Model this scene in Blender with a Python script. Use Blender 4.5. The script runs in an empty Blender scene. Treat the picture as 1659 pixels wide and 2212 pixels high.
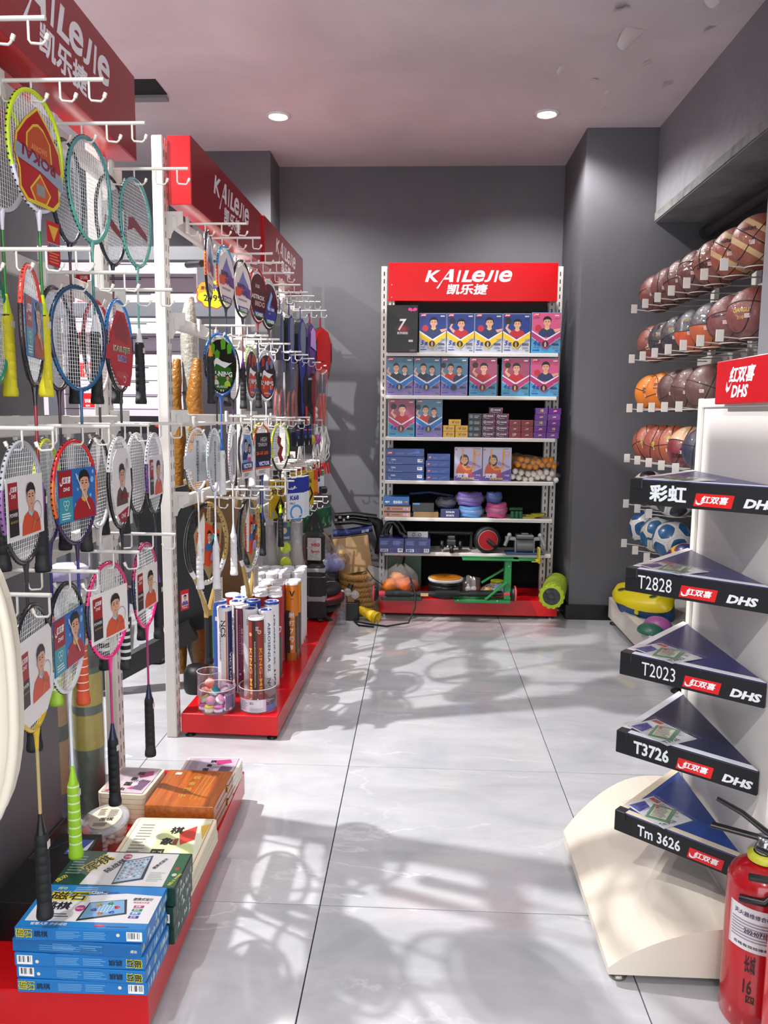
import bpy, math, random
from mathutils import Vector, Matrix, Euler
random.seed(7)
SC = bpy.context.scene
COL = SC.collection
PI = math.pi
R = math.radians

# ------------------------------------------------------------------ camera
def make_camera():
    f, yaw, pitch, roll, H = 1678.36, 4.59925e-02, 1.251188e-01, -9.51006e-03, 1.355236
    fwd = Vector((-math.sin(yaw) * math.cos(pitch), math.cos(yaw) * math.cos(pitch), -math.sin(pitch)))
    right = Vector((math.cos(yaw), math.sin(yaw), 0))
    down = fwd.cross(right)
    c, s = math.cos(roll), math.sin(roll)
    r2 = right * c + down * s
    d2 = down * c - right * s
    cam = bpy.data.cameras.new('camera')
    cam.sensor_fit = 'VERTICAL'
    cam.sensor_height = 24.0
    cam.lens = f / 2212 * 24.0
    cam.clip_start = 0.05
    o = bpy.data.objects.new('camera', cam)
    COL.objects.link(o)
    m = Matrix((r2, -d2, -fwd)).transposed().to_4x4()
    m.translation = Vector((0, 0, H))
    o.matrix_world = m
    SC.camera = o
make_camera()

# ------------------------------------------------------------------ world, exposure
W = bpy.data.worlds.new('world')
SC.world = W
W.use_nodes = True
W.node_tree.nodes['Background'].inputs[0].default_value = (0.93, 0.97, 1.0, 1)
W.node_tree.nodes['Background'].inputs[1].default_value = 2.8
SC.view_settings.view_transform = 'Standard'
SC.view_settings.look = 'None'
SC.view_settings.exposure = 0.25
SC.view_settings.gamma = 1.0
SC.view_settings.use_curve_mapping = False
# ceiling lamps: x, y, watts, cone degrees, bulb radius (their light is made by the lamp builder)
CEIL = 3.14
LAMPS = [(-0.89, 4.92, 75, 150, 0.03), (0.72, 4.92, 65, 150, 0.03), (-2.02, 2.80, 500, 165, 0.02),
         (-1.0, 0.8, 100, 160, 0.03), (-2.6, 4.92, 40, 160, 0.03), (-2.4, 0.8, 30, 160, 0.03), (0.0, -1.2, 60, 160, 0.05)]

# ------------------------------------------------------------------ materials
MATS = {}
def srgb(h):
    h = h.lstrip('#')
    def lin(c):
        c /= 255
        return c / 12.92 if c <= 0.04045 else ((c + 0.055) / 1.055) ** 2.4
    return tuple(lin(int(h[i:i + 2], 16)) for i in (0, 2, 4)) + (1,)
def mat(h, r=0.45, metal=0.0, coat=0.0, bump=0.0, bscale=200.0, var=0.0, spec=0.5):
    key = (h, r, metal, coat, bump, bscale, var, spec)
    if key in MATS:
        return MATS[key]
    m = bpy.data.materials.new('paint_' + h.lstrip('#'))
    m.use_nodes = True
    nt = m.node_tree
    b = nt.nodes['Principled BSDF']
    b.inputs['Base Color'].default_value = srgb(h)
    b.inputs['Roughness'].default_value = r
    b.inputs['Metallic'].default_value = metal
    b.inputs['Specular IOR Level'].default_value = spec
    if coat:
        b.inputs['Coat Weight'].default_value = coat
        b.inputs['Coat Roughness'].default_value = 0.08
    if bump or var:
        tc = nt.nodes.new('ShaderNodeTexCoord')
        n = nt.nodes.new('ShaderNodeTexNoise')
        n.inputs['Scale'].default_value = bscale
        n.inputs['Detail'].default_value = 4
        nt.links.new(tc.outputs['Object'], n.inputs['Vector'])
        if bump:
            bp = nt.nodes.new('ShaderNodeBump')
            bp.inputs['Strength'].default_value = bump
            bp.inputs['Distance'].default_value = 0.01
            nt.links.new(n.outputs['Fac'], bp.inputs['Height'])
            nt.links.new(bp.outputs['Normal'], b.inputs['Normal'])
        if var:
            mx = nt.nodes.new('ShaderNodeMix')
            mx.data_type = 'RGBA'
            c = srgb(h)
            mx.inputs[6].default_value = tuple(x * (1 - var) for x in c[:3]) + (1,)
            mx.inputs[7].default_value = tuple(min(1, x * (1 + var)) for x in c[:3]) + (1,)
            nt.links.new(n.outputs['Fac'], mx.inputs[0])
            nt.links.new(mx.outputs[2], b.inputs['Base Color'])
    MATS[key] = m
    return m
def film(h='#ffffff', clear=0.8, bump=0.6, bscale=25.0, r=0.12):
    """clear plastic: transparent with a glossy skin and crinkles"""
    key = ('film', h, clear, bump, bscale, r)
    if key in MATS:
        return MATS[key]
    m = bpy.data.materials.new('clear_plastic')
    m.use_nodes = True
    nt = m.node_tree
    nt.nodes.clear()
    out = nt.nodes.new('ShaderNodeOutputMaterial')
    mix = nt.nodes.new('ShaderNodeMixShader')
    mix2 = nt.nodes.new('ShaderNodeMixShader')
    tr = nt.nodes.new('ShaderNodeBsdfTransparent')
    tr.inputs[0].default_value = tuple(0.75 + 0.25 * x for x in srgb(h)[:3]) + (1,)
    pr = nt.nodes.new('ShaderNodeBsdfGlossy')
    pr.inputs['Roughness'].default_value = r
    df = nt.nodes.new('ShaderNodeBsdfDiffuse')
    df.inputs[0].default_value = srgb(h)
    fr = nt.nodes.new('ShaderNodeLayerWeight')
    fr.inputs[0].default_value = 0.3
    ma = nt.nodes.new('ShaderNodeMath')
    ma.operation = 'MULTIPLY_ADD'
    ma.inputs[1].default_value = 0.30
    ma.inputs[2].default_value = 0.035
    ma.use_clamp = True
    nt.links.new(fr.outputs['Facing'], ma.inputs[0])
    nt.links.new(ma.outputs[0], mix.inputs[0])
    nt.links.new(tr.outputs[0], mix.inputs[1])
    nt.links.new(pr.outputs[0], mix.inputs[2])
    mix2.inputs[0].default_value = max(0.0, (1 - clear) - 0.12) * 0.8
    nt.links.new(mix.outputs[0], mix2.inputs[1])
    nt.links.new(df.outputs[0], mix2.inputs[2])
    nt.links.new(mix2.outputs[0], out.inputs[0])
    if bump:
        tc = nt.nodes.new('ShaderNodeTexCoord')
        n = nt.nodes.new('ShaderNodeTexNoise')
        n.inputs['Scale'].default_value = bscale
        n.inputs['Detail'].default_value = 6
        n.inputs['Distortion'].default_value = 1.5
        bp = nt.nodes.new('ShaderNodeBump')
        bp.inputs['Strength'].default_value = bump
        bp.inputs['Distance'].default_value = 0.02
        nt.links.new(tc.outputs['Object'], n.inputs['Vector'])
        nt.links.new(n.outputs['Fac'], bp.inputs['Height'])
        nt.links.new(bp.outputs['Normal'], pr.inputs['Normal'])
        nt.links.new(bp.outputs['Normal'], fr.inputs['Normal'])
    MATS[key] = m
    return m
def glow(h, s):
    m = bpy.data.materials.new('lamp_glow')
    m.use_nodes = True
    b = m.node_tree.nodes['Principled BSDF']
    b.inputs['Base Color'].default_value = (0.9, 0.9, 0.9, 1)
    b.inputs['Emission Color'].default_value = srgb(h)
    b.inputs['Emission Strength'].default_value = s
    return m

# ------------------------------------------------------------------ text outlines
TXT = {}
def glyphs(body, bold=0.0, shear=0.0, res=2):
    key = (body, bold, shear, res)
    if key not in TXT:
        c = bpy.data.curves.new('lettering', 'FONT')
        c.body = body
        c.resolution_u = res
        c.offset = bold
        c.shear = shear
        o = bpy.data.objects.new('lettering', c)
        me = bpy.data.meshes.new_from_object(o)
        vs = [(v.co.x, v.co.y) for v in me.vertices]
        fs = [tuple(p.vertices) for p in me.polygons]
        bpy.data.objects.remove(o)
        bpy.data.curves.remove(c)
        bpy.data.meshes.remove(me)
        x0 = min(v[0] for v in vs); x1 = max(v[0] for v in vs)
        y0 = min(v[1] for v in vs); y1 = max(v[1] for v in vs)
        TXT[key] = ([((a - x0), (b - y0)) for a, b in vs], fs, x1 - x0, y1 - y0)
    return TXT[key]

# ------------------------------------------------------------------ mesh builder
def frame_from(d):
    d = Vector(d).normalized()
    a = Vector((0, 0, 1)) if abs(d.z) < 0.9 else Vector((1, 0, 0))
    u = d.cross(a).normalized()
    return u, d.cross(u).normalized()
class MB:
    def __init__(s):
        s.v, s.f, s.m, s.sm, s.mats = [], [], [], [], []
    def mi(s, m):
        if m not in s.mats:
            s.mats.append(m)
        return s.mats.index(m)
    def add(s, vs, fs, m, smooth=False, ms=None):
        b = len(s.v)
        s.v.extend(tuple(x) for x in vs)
        k = s.mi(m)
        for i, f in enumerate(fs):
            s.f.append(tuple(b + j for j in f))
            s.m.append(k if ms is None else s.mi(ms[i]))
            s.sm.append(smooth)
    def box(s, c, d, m, b=0.0, rot=None, top=None):
        """box centred at c, size d, edge chamfer b, optional Matrix rot"""
        hx, hy, hz = d[0] / 2, d[1] / 2, d[2] / 2
        if b <= 0:
            P = [(-hx, -hy, -hz), (hx, -hy, -hz), (hx, hy, -hz), (-hx, hy, -hz), (-hx, -hy, hz), (hx, -hy, hz), (hx, hy, hz), (-hx, hy, hz)]
            F = [(0, 3, 2, 1), (4, 5, 6, 7), (0, 1, 5, 4), (1, 2, 6, 5), (2, 3, 7, 6), (3, 0, 4, 7)]
        else:
            b = min(b, hx * .9, hy * .9, hz * .9)
            P, F, idx = [], [], {}
            for sx in (-1, 1):
                for sy in (-1, 1):
                    for sz in (-1, 1):
                        for ax in range(3):
                            p = [sx * hx, sy * hy, sz * hz]
                            for k in range(3):
                                if k != ax:
                                    p[k] -= (sx, sy, sz)[k] * b
                            idx[(sx, sy, sz, ax)] = len(P)
                            P.append(tuple(p))
            def q(l):
                l = [idx[k] for k in l]
                p0, p1, p2 = (Vector(P[l[0]]), Vector(P[l[1]]), Vector(P[l[2]]))
                F.append(tuple(l if (p1 - p0).cross(p2 - p0).dot(p0 + p1 + p2) > 0 else l[::-1]))
            sg = (-1, 1)
            for g in sg:
                o = [(-1, -1), (1, -1), (1, 1), (-1, 1)]
                q([(g, a, c_, 0) for a, c_ in o]); q([(c_, g, a, 1) for a, c_ in o]); q([(a, c_, g, 2) for a, c_ in o])
            for a in sg:
                for c_ in sg:
                    q([(-1, a, c_, 1), (1, a, c_, 1), (1, a, c_, 2), (-1, a, c_, 2)])
                    q([(a, -1, c_, 0), (a, 1, c_, 0), (a, 1, c_, 2), (a, -1, c_, 2)])
                    q([(a, c_, -1, 0), (a, c_, 1, 0), (a, c_, 1, 1), (a, c_, -1, 1)])
            for sx in sg:
                for sy in sg:
                    for sz in sg:
                        q([(sx, sy, sz, 0), (sx, sy, sz, 1), (sx, sy, sz, 2)])
        P = [Vector(p) for p in P]
        if rot is not None:
            P = [rot @ p for p in P]
        c = Vector(c)
        P = [p + c for p in P]
        if top is not None and b <= 0:
            s.add(P, F, m, False, [m, top, m, m, m, m])
        else:
            s.add(P, F, m)
    def bar(s, a, b, w, h, m, up=(0, 0, 1), ch=0.0):
        a, b = Vector(a), Vector(b)
        d = (b - a)
        L = d.length
        x = d / L
        up = Vector(up)
        y = up.cross(x).normalized()
        z = x.cross(y)
        s.box((a + b) / 2, (L, w, h), m, ch, Matrix((x, y, z)).transposed())
    def prism(s, pts, d, m, side=None, o=(0, 0, 0), u=(1, 0, 0), v=(0, 1, 0), n=(0, 0, 1)):
        """polygon pts in (u,v), extruded d along n"""
        o, u, v, n = Vector(o), Vector(u), Vector(v), Vector(n)
        k = len(pts)
        A = [o + u * x + v * y for x, y in pts]
        B = [p + n * d for p in A]
        F = [tuple(range(k))[::-1], tuple(range(k, 2 * k))] + [(i, (i + 1) % k, k + (i + 1) % k, k + i) for i in range(k)]
        s.add(A + B, F, m, False, [m, m] + [side or m] * k)
    def tube(s, path, r, m, n=8, closed=False, caps=True, smooth=True, ms=None, sy=1.0):
        P = [Vector(p) for p in path]
        k = len(P)
        rad = r if isinstance(r, (list, tuple)) else [r] * k
        vs, fs, fm = [], [], []
        pu = None
        for i in range(k):
            if closed:
                d = P[(i + 1) % k] - P[i - 1]
            else:
                d = P[min(i + 1, k - 1)] - P[max(i - 1, 0)]
            if d.length < 1e-9:
                d = Vector((0, 0, 1))
            d.normalize()
            if pu is None:
                u, w = frame_from(d)
            else:
                u = pu - d * pu.dot(d)
                if u.length < 1e-6:
                    u, w = frame_from(d)
                u.normalize()
                w = d.cross(u)
            pu = u
            for j in range(n):
                t = 2 * PI * j / n
                vs.append(P[i] + (u * math.cos(t) + w * math.sin(t) * sy) * rad[i])
        for i in range(k if closed else k - 1):
            a, b = i * n, ((i + 1) % k) * n
            for j in range(n):
                fs.append((a + j, a + (j + 1) % n, b + (j + 1) % n, b + j))
                fm.append(ms[i] if ms else m)
        s.add(vs, fs, m, smooth, fm)
        if caps and not closed:
            s.add(vs[:n], [tuple(range(n))[::-1]], ms[0] if ms else m)
            s.add(vs[-n:], [tuple(range(n))], ms[-1] if ms else m)
    def lathe(s, prof, m, n=24, o=(0, 0, 0), ax=None, smooth=True, ms=None, sx=1.0, sy=1.0):
        """profile [(r,z)] about z; ax = 3x3 Matrix"""
        o = Vector(o)
        vs, fs, fm = [], [], []
        for r, z in prof:
            for j in range(n):
                t = 2 * PI * j / n
                p = Vector((r * math.cos(t) * sx, r * math.sin(t) * sy, z))
                vs.append(o + (ax @ p if ax is not None else p))
        for i in range(len(prof) - 1):
            for j in range(n):
                a, b = i * n, (i + 1) * n
                fs.append((a + j, a + (j + 1) % n, b + (j + 1) % n, b + j))
                fm.append(ms[i] if ms else m)
        s.add(vs, fs, m, smooth, fm)
        if prof[0][0] > 1e-6:
            s.add(vs[:n], [tuple(range(n))[::-1]], ms[0] if ms else m)
        if prof[-1][0] > 1e-6:
            s.add(vs[-n:], [tuple(range(n))], ms[-1] if ms else m)
    def sphere(s, c, r, m, nu=20, nv=12, sc=(1, 1, 1), fn=None, rot=None):
        c = Vector(c)
        vs = [Vector((0, 0, -1))]
        for i in range(1, nv):
            a = PI * i / nv - PI / 2
            for j in range(nu):
                t = 2 * PI * j / nu
                vs.append(Vector((math.cos(a) * math.cos(t), math.cos(a) * math.sin(t), math.sin(a))))
        vs.append(Vector((0, 0, 1)))
        fs = []
        for j in range(nu):
            fs.append((0, 1 + (j + 1) % nu, 1 + j))
            e = 1 + (nv - 2) * nu
            fs.append((len(vs) - 1, e + j, e + (j + 1) % nu))
        for i in range(nv - 2):
            for j in range(nu):
                a, b = 1 + i * nu, 1 + (i + 1) * nu
                fs.append((a + j, a + (j + 1) % nu, b + (j + 1) % nu, b + j))
        ms = None
        if fn:
            ms = [fn(sum((vs[k] for k in f), Vector()).normalized()) for f in fs]
        out = []
        for v in vs:
            p = Vector((v.x * r * sc[0], v.y * r * sc[1], v.z * r * sc[2]))
            out.append(c + (rot @ p if rot is not None else p))
        s.add(out, fs, m, True, ms)
    def grid(s, fn, nu, nv, m, closed_u=False, smooth=True):
        vs = [Vector(fn(i / nu, j / nv)) for j in range(nv + 1) for i in range(nu + (0 if closed_u else 1))]
        w = nu if closed_u else nu + 1
        fs = [(j * w + i, j * w + (i + 1) % w, (j + 1) * w + (i + 1) % w, (j + 1) * w + i) for j in range(nv) for i in range(nu)]
        s.add(vs, fs, m, smooth)
    def build(s, name, parent=None, loc=(0, 0, 0), rz=0.0, kind=None, mesh=None):
        me = mesh or s.mesh(name)
        o = bpy.data.objects.new(name, me)
        COL.objects.link(o)
        o.location = loc
        o.rotation_euler = (0, 0, rz)
        if parent is not None:
            o.parent = parent
        if kind:
            o['kind'] = kind
        return o
    def mesh(s, name):
        me = bpy.data.meshes.new(name)
        me.from_pydata(s.v, [], s.f)
        for m in s.mats:
            me.materials.append(m)
        me.polygons.foreach_set('material_index', s.m)
        me.polygons.foreach_set('use_smooth', s.sm)
        me.update()
        return me

class Print:
    """flat print on a surface: (x,y) on the plane through o spanned by u,v, facing n"""
    def __init__(s, mb, o, u, v, r=0.35, fn=None):
        s.mb, s.o, s.u, s.v = mb, Vector(o), Vector(u).normalized(), Vector(v).normalized()
        s.n = s.u.cross(s.v)
        s.r, s.fn = r, fn
    def p(s, x, y, lv):
        if s.fn:
            return s.fn(x, y, lv * 0.0003)
        return s.o + s.u * x + s.v * y + s.n * (lv * 0.0003)
    def poly(s, pts, h, lv=1):
        s.mb.add([s.p(x, y, lv) for x, y in pts], [tuple(range(len(pts)))], mat(h, s.r))
    def rect(s, x0, y0, x1, y1, h, lv=1):
        if s.fn and x1 - x0 > 0.006:
            k = max(2, int((x1 - x0) / 0.006))
            for i in range(k):
                a, b = x0 + (x1 - x0) * i / k, x0 + (x1 - x0) * (i + 1) / k
                s.poly([(a, y0), (b, y0), (b, y1), (a, y1)], h, lv)
        else:
            s.poly([(x0, y0), (x1, y0), (x1, y1), (x0, y1)], h, lv)
    def circ(s, x, y, rx, h, lv=1, ry=None, n=16):
        ry = ry or rx
        s.poly([(x + rx * math.cos(2 * PI * i / n), y + ry * math.sin(2 * PI * i / n)) for i in range(n)], h, lv)
    def ring(s, x, y, r0, r1, h, lv=1, n=18):
        for i in range(n):
            a, b = 2 * PI * i / n, 2 * PI * (i + 1) / n
            s.poly([(x + r0 * math.cos(a), y + r0 * math.sin(a)), (x + r1 * math.cos(a), y + r1 * math.sin(a)), (x + r1 * math.cos(b), y + r1 * math.sin(b)), (x + r0 * math.cos(b), y + r0 * math.sin(b))], h, lv)
    def line(s, pts, w, h, lv=1):
        for (a, b), (c, d) in zip(pts, pts[1:]):
            L = math.hypot(c - a, d - b) or 1
            px, py = -(d - b) / L * w / 2, (c - a) / L * w / 2
            s.poly([(a - px, b - py), (c - px, d - py), (c + px, d + py), (a + px, b + py)], h, lv)
    def text(s, body, x, y, hh, h, lv=2, w=None, al='l', rot=0.0, bold=0.02, shear=0.0, res=2):
        """hh = height of the lettering, w = optional width it is fitted to; (x,y) lower left (or centre / right)"""
        cjk = any(ord(c) > 0x2e80 for c in body)
        vs, fs, tw, thh = glyphs(body, 0.0 if cjk else bold, shear, res)
        sy = hh / thh
        sx = w / tw if w else sy
        ox = {'l': 0, 'c': -tw * sx / 2, 'r': -tw * sx}[al]
        c, q = math.cos(rot), math.sin(rot)
        e = bold * 0.9
        for da, db in ([(-e, -e), (e, e), (-e, e), (e, -e)] if cjk and bold > 0.011 else [(0, 0)]):
            P = []
            for a, b in vs:
                a, b = (a + da) * sx + ox, (b + db) * sy
                P.append(s.p(x + a * c - b * q, y + a * q + b * c, lv + 0.12 * (da > 0) + 0.24 * (db > 0)))
            s.mb.add(P, fs, mat(h, s.r))
    def lines(s, x0, y0, x1, y1, n, h, lv=2, fill=0.45):
        """rows of print too small to read"""
        for i in range(n):
            y = y0 + (y1 - y0) * (i + 0.5) / n
            t = (y1 - y0) / n * fill / 2
            e = x1 - (x1 - x0) * random.random() * 0.3
            s.rect(x0, y - t, e, y + t, h, lv)
    def barcode(s, x, y, w, hh, lv=2):
        s.rect(x, y, x + w, y + hh, '#f2f2f2', lv)
        k = 14
        for i in range(k):
            if random.random() < 0.7:
                a = x + w * (0.08 + 0.84 * i / k)
                s.rect(a, y + hh * 0.25, a + w * 0.84 / k * random.choice((0.4, 0.8)), y + hh * 0.92, '#222222', lv + 1)
    def logo(s, x, y, w, hh, lv=2, bg='#d81e1e', sk=0.2):
        """red slanted label, white characters with a swoosh"""
        if bg:
            s.poly([(x, y), (x + w, y), (x + w + sk * hh, y + hh), (x + sk * hh, y + hh)], bg, lv)
        s.text('红双喜', x + 0.2 * w, y + 0.28 * hh, 0.55 * hh, '#f4f0f4', lv + 1, w=0.72 * w, bold=0.03, shear=0.25)
        s.poly([(x + 0.07 * w, y + 0.52 * hh), (x + 0.06 * w, y + 0.2 * hh), (x + 0.13 * w, y + 0.1 * hh), (x + 0.22 * w, y + 0.16 * hh), (x + 0.3 * w, y + 0.36 * hh), (x + 0.2 * w, y + 0.24 * hh), (x + 0.12 * w, y + 0.26 * hh)], '#f4f0f4', lv + 1)
    def person(s, x, y, k, shirt, hair='#1c1818', skin='#d9a386', lv=2, arm=None, bat=None, trim=None, w=1.0, long=False):
        """head and shoulders print, k = height"""
        def q(pts, h, l):
            s.poly([(x + a * k * w, y + b * k) for a, b in pts], h, l)
        q([(-0.42, 0), (0.42, 0), (0.4, 0.2), (0.3, 0.36), (0.12, 0.44), (-0.12, 0.44), (-0.3, 0.36), (-0.4, 0.2)], shirt, lv)
        if arm == 'up':
            q([(-0.3, 0.36), (-0.4, 0.22), (-0.62, 0.5), (-0.5, 0.72), (-0.42, 0.7), (-0.5, 0.52)], skin, lv)
        elif arm:
            q([(0.3, 0.36), (0.4, 0.22), (0.66, 0.34), (0.64, 0.42)], skin, lv)
        q([(-0.1, 0.36), (0.1, 0.36), (0.1, 0.56), (-0.1, 0.56)], skin, lv + 1)
        q([(-0.14, 0.42), (0, 0.32), (0.14, 0.42), (0.1, 0.45), (0, 0.38), (-0.1, 0.45)], trim or '#e8e8ee', lv + 2)
        cx, cy = 0, 0.7
        if long:
            q([(cx + 0.23 * math.cos(t / 8 * PI), cy + 0.3 * math.sin(t / 8 * PI) - 0.03) for t in range(16)], hair, lv + 2)
        q([(cx + 0.165 * math.cos(t / 8 * PI), cy + 0.215 * math.sin(t / 8 * PI)) for t in range(16)], skin, lv + 3)
        q([(-0.19, 0.68), (-0.175, 0.6), (-0.15, 0.6), (-0.15, 0.72)], skin, lv + 3)
        q([(0.19, 0.68), (0.175, 0.6), (0.15, 0.6), (0.15, 0.72)], skin, lv + 3)
        q([(-0.19, 0.7), (-0.15, 0.8), (-0.02, 0.84), (0.14, 0.82), (0.19, 0.7), (0.2, 0.84), (0.12, 0.95), (0, 0.985), (-0.13, 0.95), (-0.2, 0.84)], hair, lv + 4)
        for e in (-0.07, 0.07):
            q([(e - 0.035, 0.7), (e + 0.035, 0.7), (e + 0.03, 0.722), (e - 0.03, 0.722)], '#231a18', lv + 4)
            q([(e - 0.04, 0.75), (e + 0.04, 0.75), (e + 0.035, 0.765), (e - 0.035, 0.765)], hair, lv + 4)
        q([(-0.015, 0.62), (0.03, 0.62), (0.01, 0.7)], '#c58a6c', lv + 4)
        q([(-0.055, 0.56), (0.055, 0.56), (0.03, 0.58), (-0.03, 0.58)], '#a85a50', lv + 4)
        if bat:
            bx_, by_ = (-0.46, 0.86) if arm == 'up' else (-0.42, 0.42)
            q([(bx_ + 0.16 * math.cos(t / 7 * PI), by_ + 0.16 * math.sin(t / 7 * PI)) for t in range(14)], bat, lv + 1)

# ------------------------------------------------------------------ things
USED = {}
def tag(o, label, cat, group=None):
    o['label'] = label
    o['category'] = cat
    if group:
        o['group'] = group
    USED.setdefault(label, []).append((o.name, group))
    return o
def thing(name, label, cat, loc=(0, 0, 0), rz=0.0, group=None):
    o = bpy.data.objects.new(name, None)
    o.empty_display_size = 0.05
    COL.objects.link(o)
    o.location = loc
    o.rotation_euler = (0, 0, rz)
    return tag(o, label, cat, group)
def link(name, mesh, parent=None, loc=(0, 0, 0), rot=(0, 0, 0), kind=None):
    o = bpy.data.objects.new(name, mesh)
    COL.objects.link(o)
    o.location = loc
    o.rotation_euler = rot
    o.parent = parent
    if kind:
        o['kind'] = kind
    return o
ORD = ['first', 'second', 'third', 'fourth', 'fifth', 'sixth', 'seventh', 'eighth', 'ninth', 'tenth', 'eleventh', 'twelfth']
def rotm(rx=0, ry=0, rz=0):
    return (Matrix.Rotation(R(rz), 3, 'Z') @ Matrix.Rotation(R(ry), 3, 'Y') @ Matrix.Rotation(R(rx), 3, 'X'))
WHITE = '#e9e6e0'
# ================================================================== room
def nodes_mat(name):
    m = bpy.data.materials.new(name)
    m.use_nodes = True
    return m, m.node_tree, m.node_tree.nodes['Principled BSDF'], m.node_tree.links
def ramp(nt, stops):
    r = nt.nodes.new('ShaderNodeValToRGB')
    el = r.color_ramp.elements
    while len(el) < len(stops):
        el.new(0.5)
    for e, (p, c) in zip(el, stops):
        e.position = p
        e.color = c if len(c) == 4 else tuple(c) + (1,)
    return r
def noise(nt, src, scale, detail=5, dist=0.0, rough=0.55):
    n = nt.nodes.new('ShaderNodeTexNoise')
    n.inputs['Scale'].default_value = scale
    n.inputs['Detail'].default_value = detail
    n.inputs['Distortion'].default_value = dist
    n.inputs['Roughness'].default_value = rough
    nt.links.new(src, n.inputs['Vector'])
    return n
def tile_material():
    m, nt, b, L = nodes_mat('grey_marble_tile')
    tc = nt.nodes.new('ShaderNodeTexCoord')
    oi = nt.nodes.new('ShaderNodeObjectInfo')
    mul = nt.nodes.new('ShaderNodeVectorMath')
    mul.operation = 'MULTIPLY_ADD'
    mul.inputs[1].default_value = (1, 1, 1)
    cmb = nt.nodes.new('ShaderNodeCombineXYZ')
    k = nt.nodes.new('ShaderNodeMath'); k.operation = 'MULTIPLY'; k.inputs[1].default_value = 37.0
    L.new(oi.outputs['Random'], k.inputs[0])
    L.new(k.outputs[0], cmb.inputs[0]); L.new(k.outputs[0], cmb.inputs[1]); L.new(k.outputs[0], cmb.inputs[2])
    L.new(tc.outputs['Object'], mul.inputs[0])
    L.new(cmb.outputs[0], mul.inputs[2])
    rt = nt.nodes.new('ShaderNodeMapping')
    rt.inputs['Rotation'].default_value = (0, 0, 0.9)
    rt.inputs['Scale'].default_value = (1, 2.6, 1)
    L.new(mul.outputs[0], rt.inputs[0])
    cloud = noise(nt, rt.outputs[0], 2.2, 8, 0.6, 0.62)
    cr = ramp(nt, [(0.3, srgb('#aaadb2')), (0.52, srgb('#bbbdc1')), (0.75, srgb('#c9cacd'))])
    L.new(cloud.outputs['Fac'], cr.inputs[0])
    vein = noise(nt, rt.outputs[0], 0.9, 7, 0.35, 0.55)
    vr = ramp(nt, [(0.493, (0, 0, 0)), (0.4985, (1, 1, 1)), (0.5015, (1, 1, 1)), (0.507, (0, 0, 0))])
    L.new(vein.outputs['Fac'], vr.inputs[0])
    patch = noise(nt, mul.outputs[0], 2.0, 2)
    pr = ramp(nt, [(0.46, (0, 0, 0)), (0.66, (0.6, 0.6, 0.6))])
    L.new(patch.outputs['Fac'], pr.inputs[0])
    mm = nt.nodes.new('ShaderNodeMath'); mm.operation = 'MULTIPLY'
    L.new(vr.outputs[0], mm.inputs[0]); L.new(pr.outputs[0], mm.inputs[1])
    mx = nt.nodes.new('ShaderNodeMix'); mx.data_type = 'RGBA'
    mx.inputs[7].default_value = srgb('#e9e9ea')
    L.new(mm.outputs[0], mx.inputs[0]); L.new(cr.outputs[0], mx.inputs[6])
    L.new(mx.outputs[2], b.inputs['Base Color'])
    rr = ramp(nt, [(0.3, (0.045, 0.045, 0.045)), (0.8, (0.10, 0.10, 0.10))])
    L.new(noise(nt, mul.outputs[0], 6, 5).outputs['Fac'], rr.inputs[0])
    L.new(rr.outputs[0], b.inputs['Roughness'])
    return m
def wall_material(name, base, stain=None, amount=0.0, bump=0.15, z0=None):
    m, nt, b, L = nodes_mat(name)
    tc = nt.nodes.new('ShaderNodeTexCoord')
    n1 = noise(nt, tc.outputs['Object'], 1.3, 5, 0.5)
    c = srgb(base)
    cr = ramp(nt, [(0.3, tuple(x * 0.88 for x in c[:3])), (0.7, tuple(min(1, x * 1.1) for x in c[:3]))])
    L.new(n1.outputs['Fac'], cr.inputs[0])
    col = cr.outputs[0]
    if stain:
        n2 = noise(nt, tc.outputs['Object'], 2.6, 8, 1.5, 0.65)
        sr = ramp(nt, [(0.5 - amount * 0.2, (0, 0, 0)), (0.62, (1, 1, 1))])
        L.new(n2.outputs['Fac'], sr.inputs[0])
        mx = nt.nodes.new('ShaderNodeMix'); mx.data_type = 'RGBA'
        mx.inputs[7].default_value = srgb(stain)
        fac = sr.outputs[0]
        if z0 is not None:
            sep = nt.nodes.new('ShaderNodeSeparateXYZ')
            L.new(tc.outputs['Object'], sep.inputs[0])
            mr = nt.nodes.new('ShaderNodeMapRange')
            mr.inputs[1].default_value, mr.inputs[2].default_value = z0
            mr.inputs[3].default_value, mr.inputs[4].default_value = 1, 0
            L.new(sep.outputs[2], mr.inputs[0])
            mu = nt.nodes.new('ShaderNodeMath'); mu.operation = 'MULTIPLY'
            L.new(fac, mu.inputs[0]); L.new(mr.outputs[0], mu.inputs[1])
            fac = mu.outputs[0]
        L.new(fac, mx.inputs[0]); L.new(col, mx.inputs[6])
        col = mx.outputs[2]
    L.new(col, b.inputs['Base Color'])
    b.inputs['Roughness'].default_value = 0.55
    bp = nt.nodes.new('ShaderNodeBump')
    bp.inputs['Strength'].default_value = bump
    bp.inputs['Distance'].default_value = 0.01
    nb = noise(nt, tc.outputs['Object'], 9, 8, 0.8, 0.7)
    L.new(nb.outputs['Fac'], bp.inputs['Height'])
    L.new(bp.outputs['Normal'], b.inputs['Normal'])
    return m
GREY = wall_material('dark_grey_wall_paint', '#646469')
GREY2 = wall_material('flaking_grey_wall_paint', '#8b8b91', '#a4a4aa', 0.6, 0.9, (2.57, 2.95))
CEILM = wall_material('pale_ceiling_paint', '#e2d7da', None, 0, 0.05)
def struct(mb, name, parent=None):
    o = mb.build(name, parent)
    if parent is None:
        o['kind'] = 'structure'
    return o
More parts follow.
